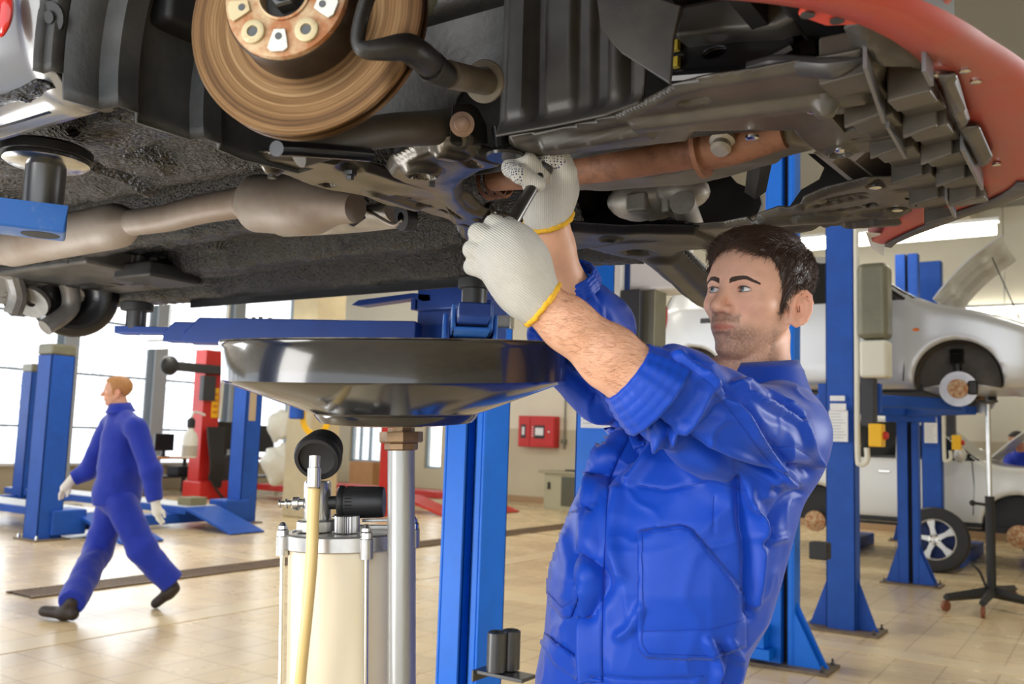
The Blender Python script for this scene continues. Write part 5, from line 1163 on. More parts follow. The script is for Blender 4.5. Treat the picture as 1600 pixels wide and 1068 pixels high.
def strands(name, F, m, parent, n=5200, seed=3, comb=None, length=(.022, .036), thick=.009):
    v, q = surface(lambda p: hair_sdf(F.loc(p), thick), F.o-.17*F.sc, F.o+.17*F.sc, .006*F.sc); N = vnorm(v, q); r = np.random.default_rng(seed)
    lq = F.loc(v.astype(np.float32)).astype(float); ok = (cranium(lq.astype(np.float32)) > .001); v, N, lq = v[ok], N[ok], lq[ok]
    idx = r.integers(0, len(v), n); P = []; R = []
    base = v[idx]+r.normal(0, .0022, (n, 3)); nn = N[idx]; lb = lq[idx]; nl = nn@F.M
    side = sst(np.abs(lb[:, 1]), .035, .065)*(1-sst(lb[:, 2], .06, .09)); back = sst(-lb[:, 0], .04, .09)
    d = np.stack([.85*(1-side)*(1-back)+.25*side-.0*back, (-.55)*(1-side)*(1-back), -.35*(1-side)*(1-back)-.9*side-.9*back], 1)
    d += r.normal(0, .14, d.shape); d -= nl*(d*nl).sum(1)[:, None]; d /= np.linalg.norm(d, axis=1)[:, None]+1e-9
    L = r.uniform(*length, n)*(1-.45*side)*F.sc; K = 6; pts = np.zeros((n, K, 3)); dw = d@F.M.T
    for k in range(K):
        t = k/(K-1); pts[:, k] = base-nn*.003+nn*(.0052*np.sin(t*pi*.8)+.0015*r.random(n))[:, None]*(1-.0*t)+dw*(L*t)[:, None]-nn*(L*L*t*t/.16)[:, None]
    cu = bpy.data.hair_curves.new(name); cu.add_curves([K]*n); off = np.array(wloc(parent))
    cu.points.foreach_set('position', (pts-off).astype(np.float32).ravel()); rad = np.tile(np.linspace(.00055, .00018, K), n).astype(np.float32)*F.sc; cu.points.foreach_set('radius', rad)
    o = bpy.data.objects.new(name, cu); COL.objects.link(o); o.parent = parent; cu.materials.append(m); return o
# ================================================================== the mechanic under the car
MAN = thing('person', 'mechanic in bright blue jacket and white knitted gloves working under the raised car', 'person', (-.45, 1.42, 0))
B_ = -CF
def camdir(r, u, b): return CR*r+CU*u+B_*b
fy = R_(50); fp_ = R_(5)
hf = camdir(-sin(fy)*cos(fp_), sin(fp_), cos(fy)*cos(fp_)); hup = nrm(camdir(-.02, 1, .05))
HS = .985
EM = ad(1139, 451, 1.555); FH = Frame(EM-hf*.079*HS, hf, hup, HS)
J = lambda *a: ad(*a)
# body joints
nb = J(1178, 600, 1.60); Ls, Le, Lw = J(1222, 660, 1.43), J(1000, 596, 1.235), J(836, 466, 1.215)
Rs, Re_, Rw = J(1050, 615, 1.66), J(893, 548, 1.50), J(856, 338, 1.375)
fb = nrm(camdir(-sin(R_(57)), 0, cos(R_(57)))); lb_ = nrm(np.cross(V(0, 0, 1), fb)); fb = nrm(np.cross(lb_, V(0, 0, 1)))
# torso stations: (pixel row, centre column, depth, half width in pixels)
TS = [(1180, 985, 1.50, 158), (1068, 990, 1.50, 156), (1000, 1006, 1.50, 158), (950, 1022, 1.51, 170), (900, 1030, 1.51, 176), (800, 1062, 1.53, 172), (720, 1092, 1.55, 162), (668, 1122, 1.57, 142), (642, 1144, 1.58, 110), (624, 1160, 1.59, 60)]
TC = np.array([J(x, y, d) for y, x, d, h in TS]); TK = np.array([h*d/1420/.185 for y, x, d, h in TS])
def torso_sdf(p, grow=0., ka=.205, kb=.17):
    z = p[:, 2].astype(float); zi = TC[:, 2]; cx = np.interp(z, zi, TC[:, 0]); cy = np.interp(z, zi, TC[:, 1]); k = np.interp(z, zi, TK)
    dx, dy = p[:, 0]-cx, p[:, 1]-cy; a = dx*lb_[0]+dy*lb_[1]; b = dx*fb[0]+dy*fb[1]; A = ka*k+grow; Bb = kb*k+grow
    r = np.sqrt((a/A)**2+(b/Bb)**2); d = (r-1)*np.minimum(A, Bb)
    return np.maximum(d, np.maximum(z-zi[-1]-grow, zi[0]-.02-z)).astype(np.float32)
def f_body(p):
    d = head_sdf(FH.loc(p))*HS
    n0 = FH.w((-.022, 0, -.075)); n1 = nb+V(0, 0, .0)
    d = smin(d, s_cap(p, n0, n1, .052, .060), .014)
    d = smin(d, s_chain(p, [nb-V(0, 0, .03), Ls*.6+nb*.4-V(0, 0, .035), Ls-V(0, 0, .015), Le], [.045, .04, .04, .042], .02), .02)
    d = smin(d, s_chain(p, [nb, Rs*.75+nb*.25, Rs, Re_], [.06, .05, .045, .044], .03), .03)
    fa = s_chain(p, [Le, Le*.72+Lw*.28, Le*.3+Lw*.7, Lw, Lw+(Lw-Le)*.12], [.037, .0405, .0335, .0275, .024], .02)
    d = smin(d, fa, .02)
    rm = Re_*.55+Rw*.45+camdir(.006, 0, 0)
    d = smin(d, s_chain(p, [Re_, rm, Re_*.2+Rw*.8, Rw, Rw+(Rw-Re_)*.1], [.037, .038, .030, .027, .024], .02), .02)
    d = smin(d, torso_sdf(p, -.05), .03)
    return d
lo = np.minimum.reduce([Lw, Rw, nb, FH.o, Ls, TC[0], TC[5]])-.2; hi = np.maximum.reduce([Lw, Rw, nb, FH.o+V(0, 0, .0), Ls])+.17
bl_ = np.array([lo[0], lo[1], TC[3][2]]); 
v, q = surface(f_body, bl_, hi+V(.05, .05, .02), .0026)
v = lap(v, q, 1)
body = mk('body', v, q, SKIN, MAN, angle=181); v0, N0 = v, vnorm(v, q)
lq = FH.loc(v.astype(np.float32)).astype(float)
base = np.array(S(238, 188, 162)); ct = skin_tone(lq, base)
far = np.linalg.norm(lq, axis=1) > .2; arm_ = np.array(S(232, 180, 148)); ct[far] = arm_*(1+.05*noise3(v[far], 30, 2, 2))[:, None]
tone(body, ct)
dl = lambda p: head_sdf(p.astype(np.float32))
eyes(FH, body, camdir(-sin(R_(66)), .16, cos(R_(66))))
brows(FH, body, dl, S(70, 50, 40)); lashes(FH, body)
HAIRM = mat('dark_brown_hair', S(58, 40, 31), .38, var=.3, vs=60, stretch=(1, 1, .3)); STR = mat('brown_hair_strands', S(74, 52, 40), .34)
v, q = surface(lambda p: hair_sdf(FH.loc(p)), FH.o-.17, FH.o+.17, .003); hc = mk('hair', lap(v, q, 2), q, HAIRM, MAN, angle=181)
strands('hair_strands', FH, STR, hc, 7500)
# fine hair along the near forearm
ax_l = nrm(Lw-Le); tt = (v0-Le)@ax_l/np.linalg.norm(Lw-Le); rad_ = np.linalg.norm((v0-Le)-((v0-Le)@ax_l)[:, None]*ax_l, axis=1); sel = np.where((tt > .12) & (tt < .93) & (rad_ < .055) & ((N0@nrm(camdir(-.1, .75, .5))) > -.1))[0]
rh = np.random.default_rng(8); idx = rh.choice(sel, 1700); K = 4; pts = np.zeros((1700, K, 3)); dr = ax_l*.8+camdir(-.1, -.45, 0)+rh.normal(0, .22, (1700, 3)); dr -= N0[idx]*(dr*N0[idx]).sum(1)[:, None]*.85; dr /= np.linalg.norm(dr, axis=1)[:, None]; LL = rh.uniform(.006, .012, 1700)[:, None]
for k in range(K): t = k/(K-1); pts[:, k] = v0[idx]+rh.normal(0, .0006, (1700, 3))*0+dr*LL*t+N0[idx]*(.0010*sin(t*2.4))
cu = bpy.data.hair_curves.new('forearm_hair'); cu.add_curves([K]*1700); cu.points.foreach_set('position', (pts-np.array(wloc(body))).astype(np.float32).ravel()); cu.points.foreach_set('radius', np.tile(np.linspace(.00010, .00005, K), 1700).astype(np.float32)); ho = bpy.data.objects.new('forearm_hair', cu); COL.objects.link(ho); ho.parent = body; cu.materials.append(mat('fine_brown_hair', S(176, 126, 94), .5))
# jacket -----------------------------------------------------------
JPTS = dict()
SL = [(1206, 682, 1.45), (1172, 690, 1.39), (1113, 658, 1.325), (1060, 616, 1.275), (1032, 600, 1.255), (1004, 594, 1.238)]
SR_ = [(1085, 640, 1.68), (1000, 610, 1.62), (935, 580, 1.55), (905, 545, 1.505), (905, 505, 1.485), (893, 466, 1.455)]
def f_jacket(p):
    d = torso_sdf(p)
    d = smin(d, s_chain(p, [J(*a) for a in SL], [.084, .084, .077, .063, .054, .050], .02), .035)
    d = smin(d, s_chain(p, [J(1168, 640, 1.60), J(1200, 634, 1.56), J(1228, 662, 1.49)], [.05, .052, .058], .03), .04)
    d = smin(d, s_ell(p, J(1046, 640, 1.265), (.045, .045, .05)), .03)
    d = smin(d, s_ell(p, J(1220, 696, 1.48), (.055, .055, .07)), .05)
    d = smin(d, s_chain(p, [J(*a) for a in SR_], [.075, .074, .066, .066, .070, .044], .03), .03)
    d = smin(d, s_sph(p, J(950, 510, 1.52), .046), .03); d = smin(d, s_sph(p, J(848, 522, 1.49), .023), .025); d = smin(d, s_sph(p, J(940, 628, 1.56), .036), .03)
    
    # trim away inside of the cuffs and neck
    e = nrm(Le-Lw); c = J(1012, 592, 1.245); d = smax(d, -((p-c.astype(p.dtype))@e.astype(p.dtype)+.0), .006) if False else d
    return d
e1_ = nrm(Lw-Le); cufL = Le-e1_*.006
e2_ = nrm(Rw-J(900, 500, 1.475)); cufR = J(889, 440, 1.445)
def f_jacket2(p):
    d = f_jacket(p)
    # sleeve ends are cut square and the elastic cuff grips the arm
    nearL = s_sph(p, cufL, .11); d = np.where(nearL < 0, smax(d, (p-cufL.astype(p.dtype))@e1_.astype(p.dtype), .006), d)
    d = np.where(s_sph(p, cufR, .075) < 0, smax(d, (p-cufR.astype(p.dtype))@e2_.astype(p.dtype), .006), d)
    return d
lo = np.minimum.reduce([J(825, 480, 1.4), J(840, 1000, 1.3), J(840, 1000, 1.75), J(1285, 700, 1.35), J(1285, 700, 1.75), TC[1]])-.06; hi = np.maximum.reduce([J(825, 430, 1.45), J(1285, 560, 1.35), J(1285, 700, 1.75), J(840, 1000, 1.75), J(840, 1000, 1.3)])+.06
lo[2] = TC[0][2]-.015
v, q = surface(f_jacket2, lo, hi, .0038)
v = lap(v, q, 2)
# sculpt folds, seams and pockets on the visible side
def sculpt(v, q, depth_lines):
    N = vnorm(v, q); px, py, zz = proj(v); face = np.clip(-((v-CO)*N).sum(1)/np.linalg.norm(v-CO, axis=1)*3, 0, 1); dsp = np.zeros(len(v))
    for pl, w, h in depth_lines['fold']: dsp += 1.45*h*np.exp(-(polydist(px, py, bez([(a, b, 0) for a, b in pl], 6)[:, :2], False)/(w*.85))**2)
    for pl, w, h in depth_lines['seam']: dsp += h*np.exp(-(polydist(px, py, pl, False)/w)**2)
    for pl, h in depth_lines['patch']: ins = inpoly(px, py, pl); e = polydist(px, py, pl); dsp += np.where(ins, h*sst(e, 0, 4), 0)-.0012*np.exp(-(e/2.6)**2)-np.where(ins, .0009*np.exp(-((e-9)/2.2)**2), 0)
    for pl, h, w in depth_lines['step']:   # raised on the right of the line, fading out
        e = polydist(px, py, pl, False); xx = np.interp(py, [b for a, b in pl], [a for a, b in pl]); rgt = (px > xx) & (py > pl[0][1]) & (py < pl[-1][1]); dsp += np.where(rgt, h*sst(e, 0, 3)*np.exp(-e/w), 0)
    wp = v+.03*np.stack([noise3(v, 7, 21), noise3(v, 7, 22), noise3(v, 7, 23)], 1)
    rg = lambda sc, sd, A: np.clip(1-2.2*np.abs(noise3(wp*A, sc, sd)), 0, 1)**2
    dsp += .0055*rg(9, 31, [1, 1, .6])+.0032*rg(19, 32, [1, 1, 1])-.003+.0025*noise3(v*[1, 1, .5], 8, 8)
    return v+N*(dsp*face)[:, None]
JK = dict(#folds traced along the visible side
 fold=[([(1008, 655), (1045, 672), (1085, 700), (1140, 725), (1205, 742), (1262, 735)], 11, -.016), ([(1040, 692), (1090, 712), (1150, 742), (1215, 768)], 9, -.009), ([(1012, 640), (1040, 668), (1046, 690)], 9, -.010), ([(1030, 650), (1052, 672), (1050, 695)], 8, .011),
       ([(1058, 560), (1100, 600), (1090, 640), (1050, 690)], 10, .010), ([(1075, 555), (1125, 600), (1120, 650), (1066, 690)], 9, -.009), ([(1088, 590), (1150, 640), (1190, 690), (1240, 755)], 9, .011), ([(1100, 580), (1165, 640), (1200, 690), (1250, 745)], 8, -.008),
       ([(1150, 600), (1210, 640), (1252, 662), (1268, 700), (1280, 725)], 6, .010), ([(1160, 596), (1200, 610), (1245, 640), (1255, 655)], 6, .007), ([(1170, 610), (1215, 628), (1250, 655)], 6, -.006),
       ([(985, 640), (1000, 690), (960, 730), (925, 745)], 11, -.013), ([(1030, 690), (1010, 720), (988, 752)], 9, .010), ([(990, 700), (955, 745), (930, 800)], 12, -.010), ([(972, 770), (962, 830), (970, 900)], 12, .009), ([(945, 770), (935, 850), (930, 900)], 14, .008), ([(925, 870), (950, 905), (925, 960)], 14, -.010),
       ([(1150, 760), (1165, 830), (1172, 880), (1170, 960)], 10, -.014), ([(1172, 770), (1190, 830), (1186, 900), (1178, 945)], 9, .010), ([(1195, 850), (1215, 800), (1250, 770)], 9, -.008), ([(1180, 790), (1200, 840), (1225, 840)], 8, .006),
       ([(1110, 690), (1170, 720), (1230, 735)], 10, .006), ([(1105, 1000), (1120, 1030), (1115, 1068)], 7, .009), ([(1125, 1010), (1140, 1035), (1135, 1068)], 6, -.008), ([(1140, 1000), (1155, 1030), (1150, 1068)], 6, .007),
       ([(1000, 950), (990, 975), (972, 992)], 9, .007), ([(880, 830), (895, 900), (890, 930)], 12, .006), ([(930, 1056), (1000, 1064), (1080, 1062)], 7, -.004),
       ([(905, 445), (935, 470), (950, 520)], 8, .007), ([(925, 440), (950, 500)], 7, -.006), ([(860, 520), (880, 570), (930, 620)], 9, -.008), ([(830, 520), (850, 545), (880, 560)], 7, -.006), ([(900, 580), (935, 600), (958, 640)], 8, .007)],
 seam=[([(995, 758), (1040, 765), (1110, 752), (1170, 768)], 3, -.0022), ([(1115, 770), (1115, 830)], 3, -.0018), ([(975, 655), (990, 702), (1018, 692)], 3, -.002), ([(846, 985), (880, 1010), (908, 1030)], 3, -.003), ([(1110, 905), (1110, 1025)], 3, .0012), ([(1000, 985), (1110, 982), (1165, 965)], 3, -.0012), ([(1195, 700), (1240, 696), (1275, 715)], 3, -.0015)],
 patch=[([(998, 828), (1062, 819), (1078, 824), (1165, 925), (1165, 1012), (1112, 1030), (1010, 1027), (996, 1010)], .0022), ([(878, 806), (918, 790), (909, 925), (893, 965), (878, 966), (842, 922), (850, 880)], .003)],
 step=[([(962, 655), (918, 740), (912, 800), (907, 1075)], .013, 60)])
v = sculpt(v, q, JK)
jk = mk('jacket', v, q, COAT, MAN, angle=181)
# pieces sewn on the jacket: laid on the surface, with their own thickness
from mathutils.bvhtree import BVHTree
BVH = BVHTree.FromPolygons([tuple(c) for c in v], [list(map(int, f)) for f in q])
def drop(px, py, lift=0.):
    d = nrm(ray(px, py)); h, n, i, t = BVH.ray_cast(Vector(CO), Vector(d))
    if h is None: return None
    n = np.array(n); n = n if n@d < 0 else -n; return np.array(h)+n*lift
def drape(name, poly, res, lift, m, parent, thick=.0016):
    poly = np.array(poly, float); lo = poly.min(0)-res; hi = poly.max(0)+res; na, nb2 = [int(c) for c in np.ceil((hi-lo)/res)]
    A, B = np.meshgrid(lo[0]+res*np.arange(na+1), lo[1]+res*np.arange(nb2+1), indexing='ij'); ca, cb2 = (A[:-1, :-1]+res/2).ravel(), (B[:-1, :-1]+res/2).ravel(); ins = inpoly(ca, cb2, poly)
    I, Jj = np.meshgrid(np.arange(na), np.arange(nb2), indexing='ij'); I, Jj = I.ravel()[ins], Jj.ravel()[ins]; st = nb2+1
    qq = np.stack([I*st+Jj, I*st+Jj+1, (I+1)*st+Jj+1, (I+1)*st+Jj], 1); u, inv = np.unique(qq, return_inverse=True); qq = inv.reshape(-1, 4); a, b = A.ravel()[u], B.ravel()[u]
    bd = np.bincount(qq.ravel(), minlength=len(u)) < 4; P = np.stack([a[bd], b[bd]], 1); best = np.full(len(P), 1e9); Q = P.copy()
    for i in range(len(poly)):
        s, e = poly[i], poly[(i+1) % len(poly)]; ab = e-s; t = np.clip(((P-s)@ab)/(ab@ab+1e-12), 0, 1); c = s+t[:, None]*ab; d = np.hypot(*(P-c).T); k = d < best; best[k] = d[k]; Q[k] = c[k]
    a[bd], b[bd] = Q[:, 0], Q[:, 1]; W = []; ok = np.ones(len(a), bool)
    for i in range(len(a)):
        p = drop(a[i], b[i], lift(a[i], b[i]) if callable(lift) else lift)
        if p is None: ok[i] = False; p = CO
        W.append(p)
    qq = qq[ok[qq].all(1)]; u, inv = np.unique(qq, return_inverse=True); return mk(name, np.array(W)[u], inv.reshape(-1, 4), m, parent, angle=181, solid=thick)
def stitch(pl, parent, r=.00055, lift=.0028, name='stitching'):
    P = []
    for k in range(len(pl)-1):
        a, b = np.array(pl[k], float), np.array(pl[k+1], float); n = max(int(np.hypot(*(b-a))/5), 1)
        for i in range(n): P.append(a+(b-a)*i/n)
    P.append(np.array(pl[-1], float)); W = [drop(x, y, lift) for x, y in P]; W = [w for w in W if w is not None]
    if len(W) > 2: MB().tube(W, r, 5).build(name, THREAD, parent, angle=181)
THREAD = cloth_mat('blue_thread', S(12, 62, 172), .6, .1)
PK1 = [(998, 830), (1062, 820), (1080, 826), (1122, 874), (1164, 928), (1164, 1010), (1112, 1030), (1010, 1027), (996, 1010)]
pk = drape('pocket', PK1, 5, lambda x, y: .0022, COAT, jk)
stitch([(1004, 1006), (1004, 836), (1062, 826), (1078, 832), (1158, 930)], pk, lift=.0040); stitch([(1000, 984), (1110, 981), (1160, 968)], pk, lift=.0040); stitch([(1004, 1006), (1014, 1021), (1112, 1024), (1160, 1006)], pk, lift=.0040)
PK2 = [(880, 806), (909, 793), (907, 925), (893, 964), (879, 965), (846, 925), (852, 880)]
pk = drape('pocket', PK2, 5, .0022, COAT, jk); stitch([(850, 915), (880, 948), (904, 930)], pk, lift=.0040)
PL = [(958, 668), (934, 712), (918, 752), (914, 800), (910, 900), (907, 1000), (908, 1066)]
strip = PL+[(x+34, y) for x, y in PL[::-1]]
xl = lambda yy: np.interp(yy, [b for a, b in PL], [a for a, b in PL])
drape('front_placket', strip, 5, lambda x, y: 0.0010+.0135*np.clip(1-(x-xl(y))/34, 0, 1), COAT, jk, .0022)
drape('chest_pocket', [(973, 654), (984, 648), (1000, 690), (1019, 690), (1014, 668), (1030, 690), (1010, 704), (990, 704)][:4]+[(990, 704)], 4, .0018, COAT, jk)
for pl in ([(996, 758), (1040, 765), (1110, 752), (1165, 766)], [(1115, 775), (1112, 822)], [(1196, 702), (1240, 697), (1272, 714)], [(1064, 566), (1110, 600), (1148, 650), (1200, 720), (1252, 756)], [(846, 984), (880, 1010), (906, 1032)], [(925, 1052), (1000, 1058), (1100, 1056)]): stitch(pl, jk, lift=.0006)
drape('waistband', [(838, 992), (846, 984), (880, 1010), (906, 1030), (906, 1064), (870, 1040)], 5, .003, COAT, jk)
# elastic cuffs
def cuff(c, e, r0, r1, L, name, m, n=44, rib=.0009, wav=30):
    u = nrm(np.cross(e, V(.3, .2, 1))); w = np.cross(e, u); mb = MB(); P = []; F = []; K = 15; 
    for k in range(K):
        t = k/(K-1); rr = r0+(r1-r0)*t+.003*sin(t*pi)+.0009*sin(t*2*pi*4.5)
        for j in range(n*2):
            a = pi*j/n; r2 = rr+rib*sin(a*wav/2); P.append(c+e*(t*L)+(u*cos(a)+w*sin(a))*r2)
    M_ = n*2
    for k in range(K-1):
        for j in range(M_): F.append([k*M_+j, k*M_+(j+1) % M_, (k+1)*M_+(j+1) % M_, (k+1)*M_+j])
    return mk(name, P, F, m, MAN, angle=181, solid=.004)
cuff(Le-e1_*.034, e1_, .064, .0445, .056, 'elastic_cuff', COAT)
cuff(cufR-e2_*.014, e2_, .047, .041, .028, 'elastic_cuff', COAT)
# collar
cc = J(1176, 596, 1.592); nk = nrm(FH.w((-.022, 0, -.075))-nb); P = []; F = []; n = 72
u_ = nrm(fb-nk*(fb@nk)); w_c = np.cross(nk, u_); hs = [(-.03, .072), (.0, .073), (.020, .069), (.036, .067), (.039, .071), (.024, .081), (.0, .094), (-.02, .108)]
for (hh, rr) in hs:
    for k in range(n):
        a = R_(26)+(2*pi-R_(52))*k/(n-1); back = (1-cos(a))/2; P.append(cc+nk*(hh*(.75+.5*back)-.022*(1-back)+.006)+(u_*cos(a)*1.02+w_c*sin(a)*.98)*rr*(1+.02*sin(3*a)))
for i in range(len(hs)-1):
    for k in range(n-1): F.append([i*n+k, i*n+k+1, (i+1)*n+k+1, (i+1)*n+k])
mk('collar', P, F, COAT, MAN, angle=181, solid=.003)
# trousers and boots (mostly below the picture)
hipc = TC[0]; fl = lambda p, z: V(p[0], p[1], z)
def f_tr(p):
    h0 = V(hipc[0], hipc[1], hipc[2]+.03)
    d = s_ell(p, h0, (.165, .165, .13))
    for s in (1, -1):
        hip = h0+lb_*.085*s-V(0, 0, .06); kn_ = fl(h0+lb_*.11*s+fb*(.05 if s > 0 else .0), .5); an = fl(h0+lb_*.13*s+fb*(-.03), .09)
        d = smin(d, s_chain(p, [hip, kn_, an], [.105, .085, .075], .02), .04)
    return np.maximum(d, .04-p[:, 2])
mesh_sdf('trousers', f_tr, hipc*[1, 1, 0]-V(.35, .35, -.02), hipc+V(.35, .35, .18), .012, COAT, MAN, it=2)
for s in (1, -1):
    an = fl(hipc+lb_*.13*s-fb*.03, 0.)
    mesh_sdf('shoe', lambda p: np.maximum(smin(s_cap(p, an+V(0, 0, .055), an+V(0, 0, .12), .05), s_cap(p, an+V(0, 0, .045)-fb*.03, an+V(0, 0, .038)+fb*.15, .046, .042), .03), -p[:, 2]), an-V(.25, .25, .01), an+V(.25, .25, .2), .008, SOLE, MAN)
# ---- gloves
def glove_mat(ew, sc, ax):
    m = mat('white_knit', (.80, .775, .70), .85, var=.05, vs=30); nt = m.node_tree; N = nt.nodes; L = nt.links; b = N['Principled BSDF']
    tc = N.new('ShaderNodeTexCoord'); mp = N.new('ShaderNodeMapping'); L.new(tc.outputs['Object'], mp.inputs[0]); e = nrm(ax)
    q = Vector(e).rotation_difference(Vector((1, 0, 0))).to_euler(); mp.inputs['Rotation'].default_value = q
    w = N.new('ShaderNodeTexWave'); w.inputs['Scale'].default_value = sc; w.inputs['Distortion'].default_value = 1.2; w.inputs['Detail'].default_value = 2; w.inputs['Detail Scale'].default_value = 40; L.new(mp.outputs[0], w.inputs['Vector'])
    bp = N.new('ShaderNodeBump'); bp.inputs['Strength'].default_value = .8; bp.inputs['Distance'].default_value = .0022; L.new(w.outputs['Fac'], bp.inputs['Height']); L.new(bp.outputs[0], b.inputs['Normal'])
    # small blue rubber dots where the palm attribute says so
    vo = N.new('ShaderNodeTexVoronoi'); vo.inputs['Scale'].default_value = 260; vo.inputs['Randomness'].default_value = .25; L.new(tc.outputs['Object'], vo.inputs['Vector'])
    lt = N.new('ShaderNodeMath'); lt.operation = 'LESS_THAN'; lt.inputs[1].default_value = .34; L.new(vo.outputs['Distance'], lt.inputs[0])
    at = N.new('ShaderNodeAttribute'); at.attribute_name = 'palm'; mu = N.new('ShaderNodeMath'); mu.operation = 'MULTIPLY'; L.new(lt.outputs[0], mu.inputs[0]); L.new(at.outputs['Fac'], mu.inputs[1])
    src = b.inputs['Base Color'].links[0].from_socket; mx = N.new('ShaderNodeMixRGB'); L.new(mu.outputs[0], mx.inputs[0]); L.new(src, mx.inputs[1]); mx.inputs[2].default_value = S(30, 45, 110)+(1,); L.new(mx.outputs[0], b.inputs['Base Color']); return m
def glove(name, f, pts, wrist, e, palm, m, r0):
    P_ = np.array(pts); v, q = surface(f, P_.min(0)-.07, P_.max(0)+.07, .0021); v = lap(v, q, 1); o = mk(name, v, q, m, MAN, angle=181)
    a = o.data.attributes.new('palm', 'FLOAT', 'POINT'); a.data.foreach_set('value', palm(v).astype(np.float32)); return o
# left hand: back of the hand towards us, fingers closed round the bar
BT, BB = J(846, 268, 1.335), J(752, 432, 1.245)
bd = nrm(BB-BT)
mcp = [J(803, 362, 1.205), J(787, 380, 1.198), J(774, 403, 1.198), J(770, 428, 1.205)]; pip = [J(771, 350, 1.218), J(747, 364, 1.212), J(738, 390, 1.212), J(738, 416, 1.218)]
dip = [J(776, 349, 1.252), J(752, 366, 1.25), J(742, 392, 1.25), J(740, 417, 1.25)]; tip = [J(800, 362, 1.275), J(778, 382, 1.275), J(766, 404, 1.275), J(762, 426, 1.272)]
def f_gl(p):
    pc = s_ell(p, J(808, 412, 1.215), (.044, .044, .044)); d = smin(pc, s_chain(p, [J(795, 385, 1.213), J(818, 438, 1.212), Lw+e1_*.004, Lw-e1_*.012], [.035, .034, .0305, .032], .02), .02)
    d = smin(d, s_cap(p, J(785, 405, 1.212), J(812, 450, 1.212), .032, .031), .02)
    for i in range(4):
        r = [.0118, .0125, .0118, .0108][i]; fg = s_chain(p, [J(815, 425, 1.205)*.35+mcp[i]*.65, mcp[i], pip[i], dip[i], tip[i]], [r*1.05, r*1.12, r*1.05, r*.95, r*.85], .004); d = smin(d, fg, .0032)
    th = s_chain(p, [J(838, 430, 1.225), J(826, 395, 1.24), J(812, 368, 1.262), J(795, 350, 1.275)], [.018, .0165, .0135, .011], .008); d = smin(d, th, .010)
    cutd = (p-(Lw-e1_*.012).astype(p.dtype))@(-e1_).astype(p.dtype)
    return smax(d, cutd, .003)
gm1 = glove_mat(None, 110, np.cross(e1_, B_))
glove('glove', f_gl, mcp+pip+tip+[Lw, J(838, 430, 1.225)], Lw, e1_, lambda v: (((v-J(790, 420, 1.215))@CF > .012) | ((proj(v)[0]-735)*.72+(proj(v)[1]-408)*-.69 < -28)).astype(float), gm1, .04)
def band(c, e, r, th, m, squ=1., u0=None):
    u = nrm(np.cross(e, CF)); w = np.cross(e, u); rnd = random.Random(4); n = 90
    pts = [c+(u*cos(2*pi*k/n)*r+w*sin(2*pi*k/n)*r*squ)+e*rnd.uniform(-.0008, .0008) for k in range(n)]
    return MB().tube(pts, [th*rnd.uniform(.85, 1.2) for _ in range(n)], 8, closed=True).build('yellow_cuff_edge', m, MAN, angle=181)
YEL = mat('yellow_overlock', S(240, 185, 45), .8, var=.15, vs=300, bump=.5, bs=500, bd=.001)
band(Lw-e1_*.013, e1_, .0335, .004, YEL)
# right hand: closed over the head of the ratchet, finger ends towards us
ch = [[J(812, 252, 1.385), J(799, 262, 1.345), J(812, 272, 1.318), J(841, 288, 1.322)], [J(828, 243, 1.39), J(810, 247, 1.35), J(826, 252, 1.328), J(848, 272, 1.335)], [J(845, 238, 1.405), J(830, 239, 1.37), J(846, 244, 1.348), J(860, 258, 1.355)], [J(862, 238, 1.42), J(852, 238, 1.39), J(864, 243, 1.37), J(872, 254, 1.372)]]
def f_gr(p):
    d = s_chain(p, [J(868, 262, 1.385), J(862, 292, 1.378), Rw+e2_*.01, Rw-e2_*.004], [.029, .034, .032, .035], .02)
    d = smin(d, s_cap(p, J(838, 272, 1.392), J(868, 300, 1.385), .026, .03), .02)
    for i in range(4):
        r = [.0135, .0128, .0120, .0110][i]; d = smin(d, s_chain(p, [J(858, 268, 1.40)]+ch[i], [r, r*1.05, r*1.05, r, r*.85], .004), .0055)
    d = smin(d, s_chain(p, [J(880, 302, 1.36), J(884, 270, 1.345), J(876, 250, 1.345), J(858, 250, 1.335)], [.018, .0155, .0135, .011], .008), .008)
    return smax(d, (p-(Rw-e2_*.004).astype(p.dtype))@(-e2_).astype(p.dtype), .003)
gm2 = glove_mat(None, 110, CR)
def palmR(v): 
    x, y, _ = proj(v); return (((x-800)**2/18**2+(y-272)**2/22**2 < 1) | ((x-866)**2/17**2+(y-252)**2/15**2 < 1) | ((v-J(850, 270, 1.36))@CF > .02)).astype(float)
glove('glove', f_gr, sum(ch, [])+[Rw, J(884, 270, 1.345)], Rw, e2_, palmR, gm2, .038)
band(Rw-e2_*.005, e2_, .0365, .0042, YEL)
MB().tube(bez([J(888, 318, 1.37), J(893, 316, 1.365), J(898, 319, 1.365)], 4), .0012, 5).build('loose_thread', YEL, MAN)
# the bar in his hands
TOOL = thing('socket_bar', 'grey steel socket wrench bar gripped between the two gloved hands', 'wrench', tuple(BB))
MB().tube([BB, BT], .0092, 20).build('bar', mat('satin_tool_steel', (.16, .155, .145), .32, .9, var=.2, vs=30), TOOL, angle=60)
MB().lathe([(.012, 0), (.014, .004), (.014, .03), (.011, .034), (0, .034)], BT, -bd, 20).build('socket', MT['dsteel'], TOOL)
